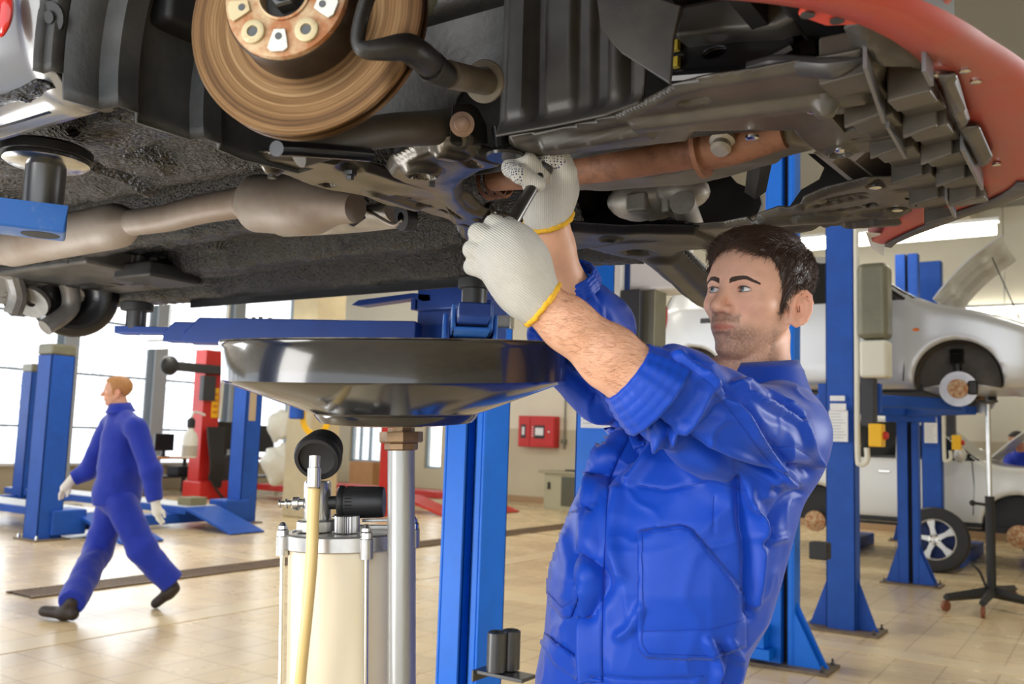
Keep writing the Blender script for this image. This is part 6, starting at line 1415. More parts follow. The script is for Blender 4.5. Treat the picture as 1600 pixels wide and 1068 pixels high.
# ================================================================== simple clothed figures further back
def figure(F, joints, label, jm, tm, skin, hairc, res=.011, hres=.005, gloves=None, shoes=True, loc=None):
    t = thing('person', label, 'person', loc); H = joints
    def hd(p):
        d = head_sdf(F.loc(p))*F.sc; d = smin(d, s_cap(p, F.w((-.022, 0, -.075)), H['neck'], .052, .058), .02); d = smin(d, s_cap(p, H['neck'], H['chest'], .07, .1), .04)
        for s in 'LR': d = smin(d, s_chain(p, [H['sh'+s], H['el'+s], H['wr'+s]], [.045, .036, .027], .02), .03); d = smin(d, s_chain(p, [H['wr'+s], H['ha'+s]], [.026, .024], .01), .015)
        return d
    A = np.array([F.o+.14, F.o-.14]+[H['wr'+s] for s in 'LR']+[H['ha'+s] for s in 'LR']+[H['sh'+s] for s in 'LR']); v, q = surface(hd, A.min(0)-.08, A.max(0)+.08, hres); v = lap(v, q, 1)
    b = mk('body', v, q, SKIN, t, angle=181); lq = F.loc(v.astype(np.float32)).astype(float); ct = skin_tone(lq, skin, st=.2); ct[np.linalg.norm(lq, axis=1) > .2] = skin; tone(b, ct)
    eyes(F, b, F.x)
    v, q = surface(lambda p: hair_sdf(F.loc(p), .006), F.o-.17, F.o+.17, hres); mk('hair', v, q, mat('short_hair', hairc, .6, var=.2, vs=80), t, angle=181)
    lat = nrm(H['shL']-H['shR'])
    def jf(p):
        d = s_chain(p, [H['chest'], H['belly'], H['hip'], H['hip']-V(0, 0, .07)], [.165, .172, .172, .168], .05); d = smin(d, s_chain(p, [H['shL'], H['neck']-V(0, 0, .05), H['shR']], [.075, .08, .075], .04), .07)
        for s in 'LR': d = smin(d, s_chain(p, [H['sh'+s], H['el'+s], H['wr'+s]], [.085, .08, .06], .03), .03)
        d = d+.006*noise3(p.astype(float), 11, 3, 2)
        for s in 'LR': d = np.maximum(d, np.where(s_sph(p, H['wr'+s], .11) < 0, (p-H['wr'+s].astype(p.dtype))@nrm(H['wr'+s]-H['el'+s]).astype(p.dtype), -1.))
        return np.maximum(np.maximum(d+.008*noise3(p.astype(float), 6, 9), p[:, 2]-H['neck'][2]-.01), H['hip'][2]-.10-p[:, 2]).astype(np.float32)
    A = np.array([H[k] for k in H if k[:2] in ('ch', 'be', 'hi', 'sh', 'el', 'wr') or k == 'neck'])
    mesh_sdf('jacket', jf, A.min(0)-.2, A.max(0)+.16, res, jm, t, it=2)
    nk = nrm(F.w((-.022, 0, -.075))-H['neck']); MB().lathe([(.092, -.035), (.086, .02), (.076, .055), (.080, .057), (.096, .02), (.118, -.02)], H['neck'], nk, 28, cap=False).build('collar', jm, t, angle=181)
    if 'anL' in H:
        def tf(p):
            d = s_ell(p, H['hip']-V(0, 0, .03), (.155, .155, .14))
            for s in 'LR': d = smin(d, s_chain(p, [H['hp'+s], H['kn'+s], H['an'+s]], [.125, .112, .10], .03), .05)
            return np.maximum(d+.008*noise3(p.astype(float), 10, 5, 2), np.maximum.reduce([np.where(s_sph(p, H['an'+s], .16) < 0, (p-H['an'+s].astype(p.dtype)-nrm(H['an'+s]-H['kn'+s]).astype(p.dtype)*.02)@nrm(H['an'+s]-H['kn'+s]).astype(p.dtype), -1.) for s in 'LR'])).astype(np.float32)
        A = np.array([H[k] for k in H if k[:2] in ('hi', 'hp', 'kn', 'an')]); mesh_sdf('trousers', tf, A.min(0)-.2, A.max(0)+.2, res, tm, t, it=2)
        for s in 'LR':
            a, h, to = H['an'+s], H['he'+s], H['to'+s]; mesh_sdf('shoe', lambda p: smin(s_cap(p, h, to, .048, .04), s_cap(p, a, h*.7+to*.3, .05, .05), .03), np.minimum.reduce([a, h, to])-.08, np.maximum.reduce([a, h, to])+.08, .009, SOLE, t)
    if gloves:
        for s in 'LR':
            w, h = H['wr'+s], H['ha'+s]; e = nrm(h-w); sd = nrm(np.cross(e, CF))
            def gf(p):
                d = s_cap(p, w-e*.01, h, .036, .036)
                for k in (-1.5, -.5, .5, 1.5): d = smin(d, s_chain(p, [h+CF*.018*k, h+e*.05+CF*.02*k+sd*.012, h+e*.085+CF*.018*k+sd*.035], [.013, .012, .010], .005), .008)
                return smin(d, s_chain(p, [h*.6+w*.4+sd*.02, h+sd*.05, h+sd*.055+e*.04], [.016, .013, .011], .006), .01)
            mesh_sdf('glove', gf, np.minimum(w, h)-.16, np.maximum(w, h)+.16, .006, gloves, t)
    return t
WD = 7.25
W_ = lambda x, y, d=WD: ad(x, y, d)
wf = nrm(camdir(-1, .02, .28)); wF = Frame(W_(181, 610)+wf*-.01, wf, V(0, 0, 1), 1.02)
wj = dict(neck=W_(188, 640), chest=W_(193, 683), belly=W_(190, 730), hip=W_(183, 770), shL=W_(212, 668, 7.07), elL=W_(236, 736, 7.02), wrL=W_(243, 783, 7.0), haL=W_(245, 800, 7.0), shR=W_(172, 664, 7.42), elR=W_(137, 735, 7.5), wrR=W_(113, 748, 7.45), haR=W_(101, 762, 7.45),
          hpL=W_(190, 785, 7.17), knL=W_(222, 858, 7.15), anL=az(243, 950, 0)+CR*.10+V(0, 0, .21), heL=az(243, 950, 0)+CR*.135+V(0, 0, .155), toL=az(243, 950, 0)+V(0, 0, .04), hpR=W_(178, 785, 7.33), knR=W_(152, 862, 7.3), anR=az(110, 970, 0)+V(0, 0, .14), heR=az(112, 970, 0)+V(0, 0, .052), toR=az(68, 966, 0)+V(0, 0, .055))
figure(wF, wj, 'mechanic in royal blue overalls and white gloves walking past the blue ramps', COAT2, COAT2, np.array(S(226, 170, 142)), S(186, 132, 82), gloves=mat('white_cotton_glove', (.8, .78, .72), .8), loc=tuple(np.append(W_(165, 955)[:2], 0)))
pd = aY(1588, 686, 15.3); ff = nrm(V(-.6, -.5, -.35)); fF = Frame(pd, ff, V(0, 0, 1), 1.05)
b0 = pd+V(.05, .12, -.22); fj = dict(neck=b0+V(0, 0, .03), chest=b0+V(.06, .1, -.15), belly=b0+V(.1, .14, -.32), hip=b0+V(.12, .16, -.5), shL=b0+V(-.16, .12, -.06), elL=b0+V(-.2, -.1, -.28), wrL=b0+V(-.18, -.32, -.3), haL=b0+V(-.18, -.4, -.3), shR=b0+V(.2, -.0, -.06), elR=b0+V(.22, -.2, -.28), wrR=b0+V(.1, -.38, -.32), haR=b0+V(.06, -.44, -.32))
for s, dx in (('L', -.09), ('R', .11)): fj['hp'+s] = fj['hip']+V(dx, 0, -.05); fj['kn'+s] = V(fj['hip'][0]+dx, fj['hip'][1], .5); fj['an'+s] = V(fj['hip'][0]+dx, fj['hip'][1]+.05, .1); fj['he'+s] = V(fj['hip'][0]+dx, fj['hip'][1]+.07, .055); fj['to'+s] = V(fj['hip'][0]+dx, fj['hip'][1]-.12, .05)
figure(fF, fj, 'dark haired mechanic in blue bending behind the raised hood of the white car', COAT2, COAT2, np.array(S(200, 140, 112)), S(40, 34, 30), res=.018, hres=.009, loc=(fj['hip'][0], fj['hip'][1], 0))
MT['arch'] = mat('dusty_arch', (.085, .072, .06), .7, var=.3, vs=7)
# ------------------------------------------------------------------ silver hatchback on the third lift
SILV = thing('silver_car', 'silver hatchback raised on the blue lift with its hood open', 'car', (-1.1, 9.2, 1.775))
HB = [(.62, .26), (.70, .34), (.72, .52), (.66, .66), (.50, .74), (.15, .86), (-.28, .98), (-.85, 1.36), (-1.25, 1.45), (-2.2, 1.43), (-2.58, 1.27), (-2.76, .95), (-2.84, .72), (-2.83, .42), (-2.70, .24), (-2.4, .20), (.4, .20)]
car_body('body', SILV, MT['silver'], HB, .98, .80, [0, -2.36], .335, .27, [[(-.37, .97), (-.88, 1.32), (-1.22, 1.38), (-1.22, .96)], [(-1.30, .96), (-1.30, 1.38), (-1.95, 1.36), (-2.18, 1.02)]], ([(-.24, 1.0), (-.80, 1.37), (-1.05, 1.42), (-.42, .95)], [(-2.74, 1.0), (-2.54, 1.28), (-2.30, 1.38), (-2.5, 1.0)]), h=.02)
S0 = V(-1.1, 9.2, 1.775)
def at_(o, x, y, z): return np.array(o)+V(x, y, z)
def car_bits(T, o, hw, hood, arch, hubc, lampF, lampR, rearhub=True, hinge=None):
    MT_ = MT
    for s in (-1, 1):
        # arch interior
        for xx in (0, arch[1]):
            P = []; F = []; n = 28
            for (r, y) in ((arch[0]-.012, hw-.02), (arch[0]-.014, hw-.215), (.02, hw-.215)):
                for k in range(n+1): a = pi*(-.06+1.12*k/n); P.append(at_(o, xx+r*cos(a), s*y, .27+r*sin(a)))
            for i in range(2):
                for k in range(n): F.append([i*(n+1)+k, i*(n+1)+k+1, (i+1)*(n+1)+k+1, (i+1)*(n+1)+k])
            mk('wheel_arch', P, F, MT['arch'], T, angle=60)
car_bits(SILV, S0, .80, None, (.335, -2.36), None, None, None)
# brake discs, struts
for xx in (0, -2.36):
    for s in (-1, 1):
        c = at_(S0, xx, s*.72, .195); dd = MB().lathe([(.055, .0), (.148, .0), (.148, -.02), (.05, -.02)], c, (0, s, 0), 40, cap=False).build('brake_disc', MT['steel'], SILV, angle=30)
        MB().lathe([(.08, -.005), (.08, .045), (.03, .05), (0, .05)], c, (0, s, 0), 24).build('hub', MT['hubrust'], dd)
        if xx == 0:
            MB().b2(c+V(.07, -.03, -.05), c+V(.15, .03, .07)).build('caliper', MT['dkmetal'], SILV, bevel=.02)
            st = MB(); st.tube([c+V(0, -s*.08, .02), c+V(-.02, -s*.1, .26)], .032, 12); 
            for k in range(5): st.lathe([(.045, 0), (.062, .012), (.045, .024)], c+V(-.02, -s*.1, .22+.026*k), (0, 0, 1), 18)
            st.build('strut', MT['dkmetal'], SILV, angle=60)
# open hood (a thin panel hinged at the windscreen), lamps, handles, seams
def hood(T, o, p, L, ang, hw, m, name='hood'):
    P = []; F = []; nx, ny = 14, 12; dirn = V(cos(R_(ang)), 0, sin(R_(ang))); nn = V(-sin(R_(ang)), 0, cos(R_(ang)))
    for lay in (0, 1):
        for i in range(nx+1):
            for j in range(ny+1):
                t = i/nx; y = (2*j/ny-1)*hw*(1-.10*t**3); bow = .05*sin(pi*t)*.8+.04*(1-(2*j/ny-1)**2)
                rib = .022 if lay and (j in (3, 6, 9) or i in (3, 10)) and 0 < i < nx and 0 < j < ny else 0
                P.append(at_(o, p[0], 0, p[1])+dirn*(L*t)+nn*(bow-lay*(.028 if 0 < i < nx and 0 < j < ny else .012)-rib)+V(0, y, 0))
    st = ny+1; N0 = (nx+1)*st
    for i in range(nx):
        for j in range(ny): F.append([i*st+j, (i+1)*st+j, (i+1)*st+j+1, i*st+j+1]); F.append([N0+i*st+j, N0+i*st+j+1, N0+(i+1)*st+j+1, N0+(i+1)*st+j])
    bd = [(i, 0) for i in range(nx)]+[(nx, j) for j in range(ny)]+[(i, ny) for i in range(nx, 0, -1)]+[(0, j) for j in range(ny, 0, -1)]
    for k in range(len(bd)): a = bd[k]; b = bd[(k+1) % len(bd)]; A, Bq = a[0]*st+a[1], b[0]*st+b[1]; F.append([A, Bq, N0+Bq, N0+A])
    ob = mk(name, P, F, m, T, angle=40); fixn(ob.data); return ob
hood(SILV, S0, (-.20, .985), .76, 44, .66, MT['silver'])
MB().tube([at_(S0, .45, -.5, .80), at_(S0, .25, -.45, 1.35)], .006, 6).build('hood_prop', MT['dsteel'], SILV)
for s in (-1, 1):
    MB().sph(at_(S0, .57, s*.62, .66), .125, 18, 10, sc=(1.0, .6, .62)).build('headlamp', MT['headl'], SILV)
    MB().sph(at_(S0, -2.72, s*.70, .90), .13, 16, 10, sc=(.55, .42, 1.25)).build('tail_lamp', MT['lens'], SILV)
    MB().sph(at_(S0, -.31, s*.812, .70), .03, 12, 8, sc=(1, .3, .5)).build('side_indicator', MT['amber'], SILV)
    for xx in (-1.45, -2.2): MB().b2(at_(S0, xx-.075, s*.805-.012, .835), at_(S0, xx+.075, s*.805+.012, .885)).build('door_handle', MT['dkbox'], SILV, bevel=.012)
    mi = MB().sph(at_(S0, -.62, s*.92, 1.0), .10, 14, 10, sc=(.6, .9, .7)).build('mirror', MT['silver'], SILV)
    for pl in ([(-.42, .26), (-.40, .60), (-.43, .95)], [(-1.27, .24), (-1.26, .95)], [(-1.98, .62), (-2.12, .98)]): MB().tube([at_(S0, x, s*(.806 if .3 < z < .95 else .797), z) for x, z in pl], .005, 5).build('door_seam', MT['black'], SILV)
MB().b2(at_(S0, -2.2, -.6, .17), at_(S0, -.3, .6, .24)).build('underbody', MT['rubber'], SILV)
# ------------------------------------------------------------------ white estate / SUV on the fourth lift
SUV = thing('white_suv', 'pearl white off-road estate car standing low behind the raised silver car, hood open', 'car', (-1.03, 13.78, .20))
U0 = V(-1.03, 13.78, .20)
SU = [(.72, .34), (.82, .42), (.84, .82), (.74, .98), (.35, 1.07), (-.35, 1.12), (-.95, 1.60), (-1.3, 1.70), (-2.9, 1.69), (-3.1, 1.5), (-3.18, 1.1), (-3.2, .5), (-3.05, .30), (-2.8, .28), (.5, .28)]
car_body('body', SUV, MT['pearl'], SU, 1.12, .88, [0, -2.48], .40, .33, [[(-.45, 1.13), (-1.0, 1.56), (-1.33, 1.60), (-1.33, 1.13)], [(-1.40, 1.13), (-1.40, 1.60), (-2.10, 1.60), (-2.10, 1.13)], [(-2.2, 1.14), (-2.2, 1.60), (-2.85, 1.58), (-2.95, 1.16)]], ([(-.34, 1.15), (-.90, 1.60), (-1.1, 1.66), (-.5, 1.12)], [(-3.16, 1.2), (-3.06, 1.5), (-2.9, 1.62), (-3.0, 1.2)]), h=.024, tumble=.24)
for s in (-1, 1):
    for xx in (0, -2.48):
        P = []; F = []; n = 28
        for (r, y) in ((.388, .86), (.386, .665), (.02, .665)):
            for k in range(n+1): a = pi*(-.06+1.12*k/n); P.append(at_(U0, xx+r*cos(a), s*y, .33+r*sin(a)))
        for i in range(2):
            for k in range(n): F.append([i*(n+1)+k, i*(n+1)+k+1, (i+1)*(n+1)+k+1, (i+1)*(n+1)+k])
        mk('wheel_arch', P, F, MT['rubber'], SUV, angle=60)
        c = at_(U0, xx, s*.76, .22); MB().lathe([(.04, .06), (.06, .055), (.14, .05), (.145, .0), (.1, -.05)], c, (0, s, 0), 32).build('brake_drum', MT['hubrust'], SUV, angle=40)
        MB().tube([c, c+V(0, -s*.5, 0)], .05, 10).build('axle', MT['rubber'], SUV)
    for xx in (-1.55, -2.35): MB().b2(at_(U0, xx-.08, s*.885-.012, .93), at_(U0, xx+.08, s*.885+.012, .97)).build('door_handle', MT['steel'], SUV, bevel=.01)
    MB().sph(at_(U0, -.62, s*1.02, 1.20), .13, 14, 10, sc=(.6, .9, .75)).build('mirror', MT['pearl'], SUV)
    MB().sph(at_(U0, .72, s*.66, .85), .12, 16, 10, sc=(.7, .8, .9)).build('headlamp', MT['headl'], SUV)
    for pl in ([(-.50, .45), (-.48, .8), (-.5, 1.12)], [(-1.37, .42), (-1.36, 1.12)], [(-2.02, .9), (-2.14, 1.12)]): MB().tube([at_(U0, x, s*(.888), z) for x, z in pl], .006, 5).build('door_seam', MT['black'], SUV)
    MB().b2(at_(U0, -2.1, s*.86-.03, .30), at_(U0, -.4, s*.86+.03, .36)).build('side_sill', MT['rubber'], SUV, bevel=.01)
    MB().tube([at_(U0, -1.1, s*.62, 1.74), at_(U0, -2.8, s*.62, 1.73)], .016, 8).build('roof_rail', MT['dsteel'], SUV)
hood(SUV, U0, (-.36, 1.13), 1.12, 38, .72, MT['pearl'])
MB().b2(at_(U0, -2.9, -.7, .24), at_(U0, .5, .7, .32)).build('underbody', MT['rubber'], SUV)
for x, lb in ((-2.2, 'low blue lift arm on the floor under the white estate car, rear half'), (-.7, 'low blue lift arm on the floor under the white estate car, front half')):
    tag(MB().b2((U0[0]+x-.1, U0[1]-1.1, .0), (U0[0]+x+.1, U0[1]+1.1, .16)).build('ground_arm', MT['navy'], bevel=.01), lb, 'lift arm', None, 'thing')
# ------------------------------------------------------------------ loose wheel leaning by the notice column
wc = az(1463, 893, 0); WH = thing('car_wheel', 'car wheel with a five spoke alloy rim leaning against the blue column', 'wheel', tuple(wc))
wy, wr = wc[1], .385; wx_ = aY(1461, 845, wy)[0]; ax_w = nrm(V(.06, -1, .10)); C0 = V(wx_, wy, wr*.985)
MB().lathe([(.235, .085), (.25, .105), (.32, .112), (.365, .10), (.383, .07), (.385, .04), (.376, .035), (.385, .03), (.385, -.03), (.376, -.035), (.385, -.04), (.383, -.07), (.365, -.10), (.32, -.112), (.25, -.105), (.235, -.085)], C0, ax_w, 64, cap=False).build('tyre', MT['rubber'], WH, angle=35)
rim = MB(); rim.lathe([(.240, .088), (.243, .095), (.236, .098), (.226, .085), (.222, .03), (.222, -.09), (.235, -.095)], C0, ax_w, 64, cap=False); rim.build('rim', MT['alloy'], WH, angle=35)
uw = nrm(np.cross(V(0, 0, 1), ax_w)); ww = np.cross(ax_w, uw)
for k in range(5):
    a = 2*pi*k/5+.5; e = uw*cos(a)+ww*sin(a); n_w = np.cross(ax_w, e)
    MB().prism([C0+e*.04+n_w*.035+ax_w*.06, C0+e*.14+n_w*.028+ax_w*.075, C0+e*.228+n_w*.05+ax_w*.075, C0+e*.228-n_w*.05+ax_w*.075, C0+e*.14-n_w*.028+ax_w*.075, C0+e*.04-n_w*.035+ax_w*.06], -ax_w*.03).build('spoke', MT['alloy'], WH, bevel=.006)
MB().lathe([(.07, .035), (.068, .07), (.045, .075), (.03, .068), (0, .068)], C0, ax_w, 30).build('hub_cap', MT['alloy'], WH)
for k in range(5): 
    a = 2*pi*k/5+.5+pi/5; MB().lathe([(.011, .073), (.011, .078), (0, .078)], C0+(uw*cos(a)+ww*sin(a))*.052, ax_w, 10).build('lug_hole', MT['black'], WH)
MB().lathe([(.22, -.05), (0, -.05)], C0, ax_w, 40).build('rim_back', MT['dkblue'], WH)
# ------------------------------------------------------------------ transmission jack
jc = az(1550, 950, 0); JK_ = thing('transmission_jack', 'tall black transmission jack on castors with a silver ram pole', 'jack', tuple(jc))
zt_ = aY(1551, 628, jc[1])[2]; zm_ = aY(1551, 775, jc[1])[2]
MB().tube([jc+V(0, 0, .12), jc*[1, 1, 0]+V(0, 0, zm_)], .042, 16).build('cylinder', MT['rubber'], JK_, angle=60)
MB().tube([jc*[1, 1, 0]+V(0, 0, zm_-.05), jc*[1, 1, 0]+V(0, 0, zt_)], .022, 14).build('ram', MT['steel'], JK_, angle=60)
MB().lathe([(.03, 0), (.09, .02), (.09, .035), (0, .035)], jc*[1, 1, 0]+V(0, 0, zt_-.02), n=20).build('saddle', MT['dsteel'], JK_)
for tx, ty in ((1478, 955), (1530, 972), (1610, 962), (1590, 938)):
    t_ = az(tx, ty, 0); d_ = nrm((t_-jc)*[1, 1, 0]); L_ = min(np.linalg.norm(t_-jc), .62); t_ = jc+d_*L_
    n2 = V(-d_[1], d_[0], 0)*.03
    lg = MB().prism([jc+n2+V(0, 0, .08), jc-n2+V(0, 0, .08), jc-n2+V(0, 0, .18), jc+n2+V(0, 0, .18)], (0, 0, 0)) if 0 else MB().tube([jc*[1, 1, 0]+V(0, 0, .15), t_*[1, 1, 0]+V(0, 0, .125)], [.055, .035], 4)
    lo_ = lg.build('leg', MT['rubber'], JK_, angle=30)
    MB().lathe([(.01, -.016), (.048, -.015), (.05, 0), (.048, .015), (.01, .016)], t_*[1, 1, 0]+V(0, 0, .052), n2, 18).build('castor', mat('brown_castor', S(130, 75, 50), .5), lo_)
pm = MB(); pm.tube(bez([jc+V(-.02, -.06, .14), jc+V(-.07, -.1, .3), jc+V(-.1, -.12, .36), jc+V(-.17, -.13, .42)], 5), .012, 8); pm.build('pump_pedal', MT['rubber'], JK_)
k_ = MB(); k_.tube([jc*[1, 1, 0]+V(-.04, -.02, zm_-.08), jc*[1, 1, 0]+V(-.13, -.06, zm_-.07)], .014, 8); k_.sph(jc*[1, 1, 0]+V(-.14, -.065, zm_-.07), .028); k_.build('knob', MT['rubber'], JK_)
# ------------------------------------------------------------------ things on the back wall
f0, f1 = aY(809, 697, 16.98), aY(867, 650, 16.98)
FB = thing('fire_cabinet', 'red fire hose cabinet with two small windows on the cream wall', 'cabinet', (f0[0], 16.98, f0[2]))
MB().b2((f0[0], 16.98, f0[2]), (f1[0], YB, f1[2])).build('case', MT['red'], FB, bevel=.008)
wd, hh_ = f1[0]-f0[0], f1[2]-f0[2]
MB().b2((f0[0]+.02, 16.965, f0[2]+.02), (f0[0]+wd*.33, 16.98, f1[2]-.02)).build('door', MT['red'], FB, bevel=.004); d2 = MB().b2((f0[0]+wd*.35, 16.965, f0[2]+.02), (f1[0]-.02, 16.98, f1[2]-.02)).build('door', MT['red'], FB, bevel=.004)
for a, b, c, d in ((.09, .22, .28, .72), (.46, .74, .28, .70)):
    w0 = MB().b2((f0[0]+wd*a, 16.958, f0[2]+hh_*c), (f0[0]+wd*b, 16.966, f0[2]+hh_*d)).build('window', MT['screen'], FB)
    MB().b2((f0[0]+wd*(a+.03), 16.953, f0[2]+hh_*(c+.10)), (f0[0]+wd*(b-.03), 16.958, f0[2]+hh_*(d-.08))).build('notice', MT['paper'], w0, smooth=False)
MB().lathe([(.02, 0), (.02, .012), (0, .014)], (f0[0]+wd*.86, 16.965, f0[2]+hh_*.5), (0, -1, 0), 14).build('latch', MT['paper'], d2)
for i in range(4): MB().b2((f0[0]+wd*.40, 16.962, f0[2]+hh_*(.34+.09*i)), (f0[0]+wd*.425, 16.965, f0[2]+hh_*(.39+.09*i))).build('lettering', MT['paper'], d2, smooth=False)
cd = MB(); px_ = aY(884, 600, 17.15); cd.tube([(px_[0], 17.15, 1.2), (px_[0], 17.15, 4.8)], .02, 8); cd.b2((px_[0]-.06, 17.1, 1.32), (px_[0]+.04, YB, 1.42)); o = cd.build('wall_conduit', MT['cover']); tag(o, 'thin grey conduit pipe running up the wall right of the red cabinet', 'pipe', None, 'thing')
c0 = az(849, 794, 0); CB = thing('steel_cabinet', 'low beige steel cabinet with a glazed door against the back wall', 'cabinet', tuple(c0))
c1 = aY(955, 740, c0[1]); zt = aY(849, 738, c0[1])[2]
cw = c1[0]-c0[0]
MB().b2((c0[0], c0[1], .0), (c0[0]+cw, c0[1]+.6, zt)).build('case', MT['cover2'] if 'cover2' in MT else mat('beige_cabinet', S(176, 172, 145), .5), CB, bevel=.008)
MB().b2((c0[0]-.12, c0[1]-.06, zt), (c0[0]+cw+.05, c0[1]+.62, zt+.05)).build('top', mat('beige_top', S(165, 160, 135), .5), CB, bevel=.006)
MB().b2((c0[0]+cw*.27, c0[1]-.012, .08), (c0[0]+cw*.98, c0[1], zt-.06)).build('glass_door', mat('smoked_door_glass', S(92, 96, 84), .15, coat=.5), CB)
MB().b2((c0[0]+cw*.06, c0[1]-.02, zt*.55), (c0[0]+cw*.10, c0[1], zt*.75)).build('handle', MT['black'], CB)
o = MB().b2((c0[0]+.45, c0[1]+.05, zt+.05), (c0[0]+.75, c0[1]+.2, zt+.085)).build('stapler', MT['rubber'], bevel=.01); tag(o, 'small black tool lying on top of the beige steel cabinet', 'tool')
b0 = aY(545, 747, 16.6); b1 = aY(583, 722, 16.6); o = MB().b2((b0[0], 16.6, 0), (b1[0], 17.1, b1[2])).build('cardboard_box', mat('cardboard', S(186, 140, 96), .8, var=.1), bevel=.01); tag(o, 'brown cardboard box stacked under the barred window', 'box')
# ------------------------------------------------------------------ blue four-post lift on the left
FP = thing('four_post_lift', 'low blue four post lift with two white runways and ramps', 'car lift', (-12.9, 7.8, 0))
grp = mat('scuffed_runway_top', S(205, 208, 210), .5, var=.12, vs=6, bump=.2, bs=40, bd=.003)
pc_ = [V(-11.04, 6.31, 0), V(-11.2, 9.5, 0)]; p3 = ad(47, 690, 15.4); p3[2] = 0; pc_.append(p3); pc_.append(V(-15.6, 6.31, 0))
for i, p in enumerate(pc_):
    pm = MB(); w2 = .155; pm.b2((p[0]-w2, p[1]-w2, 0), (p[0]-w2+.02, p[1]+w2, 2.26)); pm.b2((p[0]-w2, p[1]-w2, 0), (p[0]+w2, p[1]-w2+.02, 2.26)); pm.b2((p[0]+w2-.02, p[1]-w2, 0), (p[0]+w2, p[1]+w2, 2.26)); pm.b2((p[0]-w2, p[1]+w2-.02, 0), (p[0]-.04, p[1]+w2, 2.26)); pm.b2((p[0]+.04, p[1]+w2-.02, 0), (p[0]+w2, p[1]+w2, 2.26))
    po = pm.build('post', MT['navy'], FP, bevel=.006)
    MB().b2((p[0]-w2-.01, p[1]-w2-.01, 2.26), (p[0]+w2+.01, p[1]+w2+.01, 2.40)).build('post_cap', MT['cover'], po, bevel=.03)
    MB().b2((p[0]-.25, p[1]-.22, 0), (p[0]+.25, p[1]+.22, .02)).build('base_plate', MT['steelplate'], po, bevel=.004)
    for sx in (-.2, .2): MB().lathe([(.02, 0), (.02, .02), (.01, .05), (0, .05)], (p[0]+sx, p[1]-.18, .02), n=6).build('anchor_bolt', MT['steel'], po)
    if i == 1: MB().b2((p[0]+w2, p[1]-.1, 1.55), (p[0]+w2+.006, p[1]+.03, 2.1)).build('notice_plate', mat('tan_plate', S(190, 170, 140), .5), po, smooth=False)
for y0, y1 in ((6.68, 7.26), (8.3, 8.88)):
    rn = MB().b2((-15.8, y0, .20), (-10.95, y1, .30)).build('runway', MT['navy'], FP, bevel=.006)
    MB().b2((-15.78, y0+.03, .30), (-10.97, y1-.03, .308)).build('runway_top', grp, rn, smooth=False)
    MB().prism([(-10.95, y0, .30), (-10.95, y0, .26), (-9.98, y0, .0), (-9.94, y0, .02)], (0, y1-y0, 0)).build('ramp', MT['navy'], rn, bevel=.004)
for x in (-11.25, -15.4): MB().b2((x-.1, 6.4, .06), (x+.1, 9.45, .20)).build('crossbeam', MT['navy'], FP, bevel=.008)
for p in pc_[:2]: MB().b2((p[0]-.2, min(p[1], 7.9)+.0 if p[1] < 7 else p[1]-.45, .05), (p[0]+.2, p[1]+.45 if p[1] < 7 else p[1], .36)).build('carriage', MT['navy'], FP, bevel=.02)
o = MB().b2((-11.35, 8.45, .31), (-11.05, 8.75, .42)).build('rubber_chock', mat('khaki_chock', S(125, 120, 90), .7), bevel=.02); tag(o, 'small khaki chock on the end of the far blue runway', 'chock')
# ------------------------------------------------------------------ red wheel alignment post and scissor runways
rp = az(312, 778, 0); RP = thing('alignment_post', 'red alignment post with a long black camera beam across it', 'alignment post', tuple(rp))
MB().b2((rp[0]-.17, rp[1]-.2, 0), (rp[0]+.17, rp[1]+.2, 2.98)).build('post', MT['red'], RP, bevel=.01)
bm_ = MB(); z_b = 2.58; bm_.b2((rp[0]+.17, rp[1]-1.05, z_b-.09), (rp[0]+.32, rp[1]+1.7, z_b+.09)); bm_.build('camera_beam', MT['dkbox'], RP, bevel=.03)
MB().sph((rp[0]+.25, rp[1]-1.1, z_b), .19, 20, 12, sc=(.7, 1, 1)).build('camera_head', MT['rubber'], RP)
MB().b2((rp[0]+.17, rp[1]-.32, 1.95), (rp[0]+.3, rp[1]-.02, 2.45)).build('bracket_box', MT['dkbox'], RP, bevel=.01)
y_ = MB().b2((rp[0]+.172, rp[1]-.0, 1.62), (rp[0]+.18, rp[1]+.17, 2.22)).build('warning_sign', MT['yellow'], RP, smooth=False)
for k in range(4): MB().b2((rp[0]+.18, rp[1]+.03, 1.7+.12*k), (rp[0]+.183, rp[1]+.14, 1.76+.12*k)).build('sign_mark', mat('orange_ink', S(215, 130, 30), .6), y_, smooth=False)
MB().tube([(rp[0]+.25, rp[1]+.16, 1.6), (rp[0]+.25, rp[1]+.22, 4.4)], .03, 8).build('cream_conduit', MT['cream'], RP)
sb_ = ad(297, 685, 17.3); SB = thing('spray_bottle', 'white plastic spray bottle half full, hung on the red post', 'bottle', tuple(sb_+V(0, 0, -.36)))
MB().lathe([(.0, -.36), (.13, -.36), (.145, -.33), (.145, .0), (.12, .1), (.06, .16), (.055, .2)], sb_, (0, 0, 1), 24, cap=False).build('bottle', mat('milky_plastic', (.78, .76, .68), .4), SB)
MB().lathe([(.147, -.33), (.147, -.13)], sb_, (0, 0, 1), 24, cap=False).build('liquid', mat('grey_liquid', S(180, 170, 155), .4), SB)
MB().lathe([(.06, .2), (.075, .22), (.075, .36), (.03, .4), (0, .4)], sb_, (0, 0, 1), 18).build('cap', MT['rubber'], SB)
MB().tube(bez([sb_+V(0, 0, .4), sb_+V(.02, .02, .5), sb_+V(0, .16, .5), sb_+V(0, .3, .46)], 4), .025, 8).build('trigger', MT['white'], SB)
hz = ad(333, 700, 18.2); HZ = thing('hanging_cables', 'tangle of black cables and a red cloth hanging right of the red post', 'cables', tuple(hz+V(0, 0, -.7)))
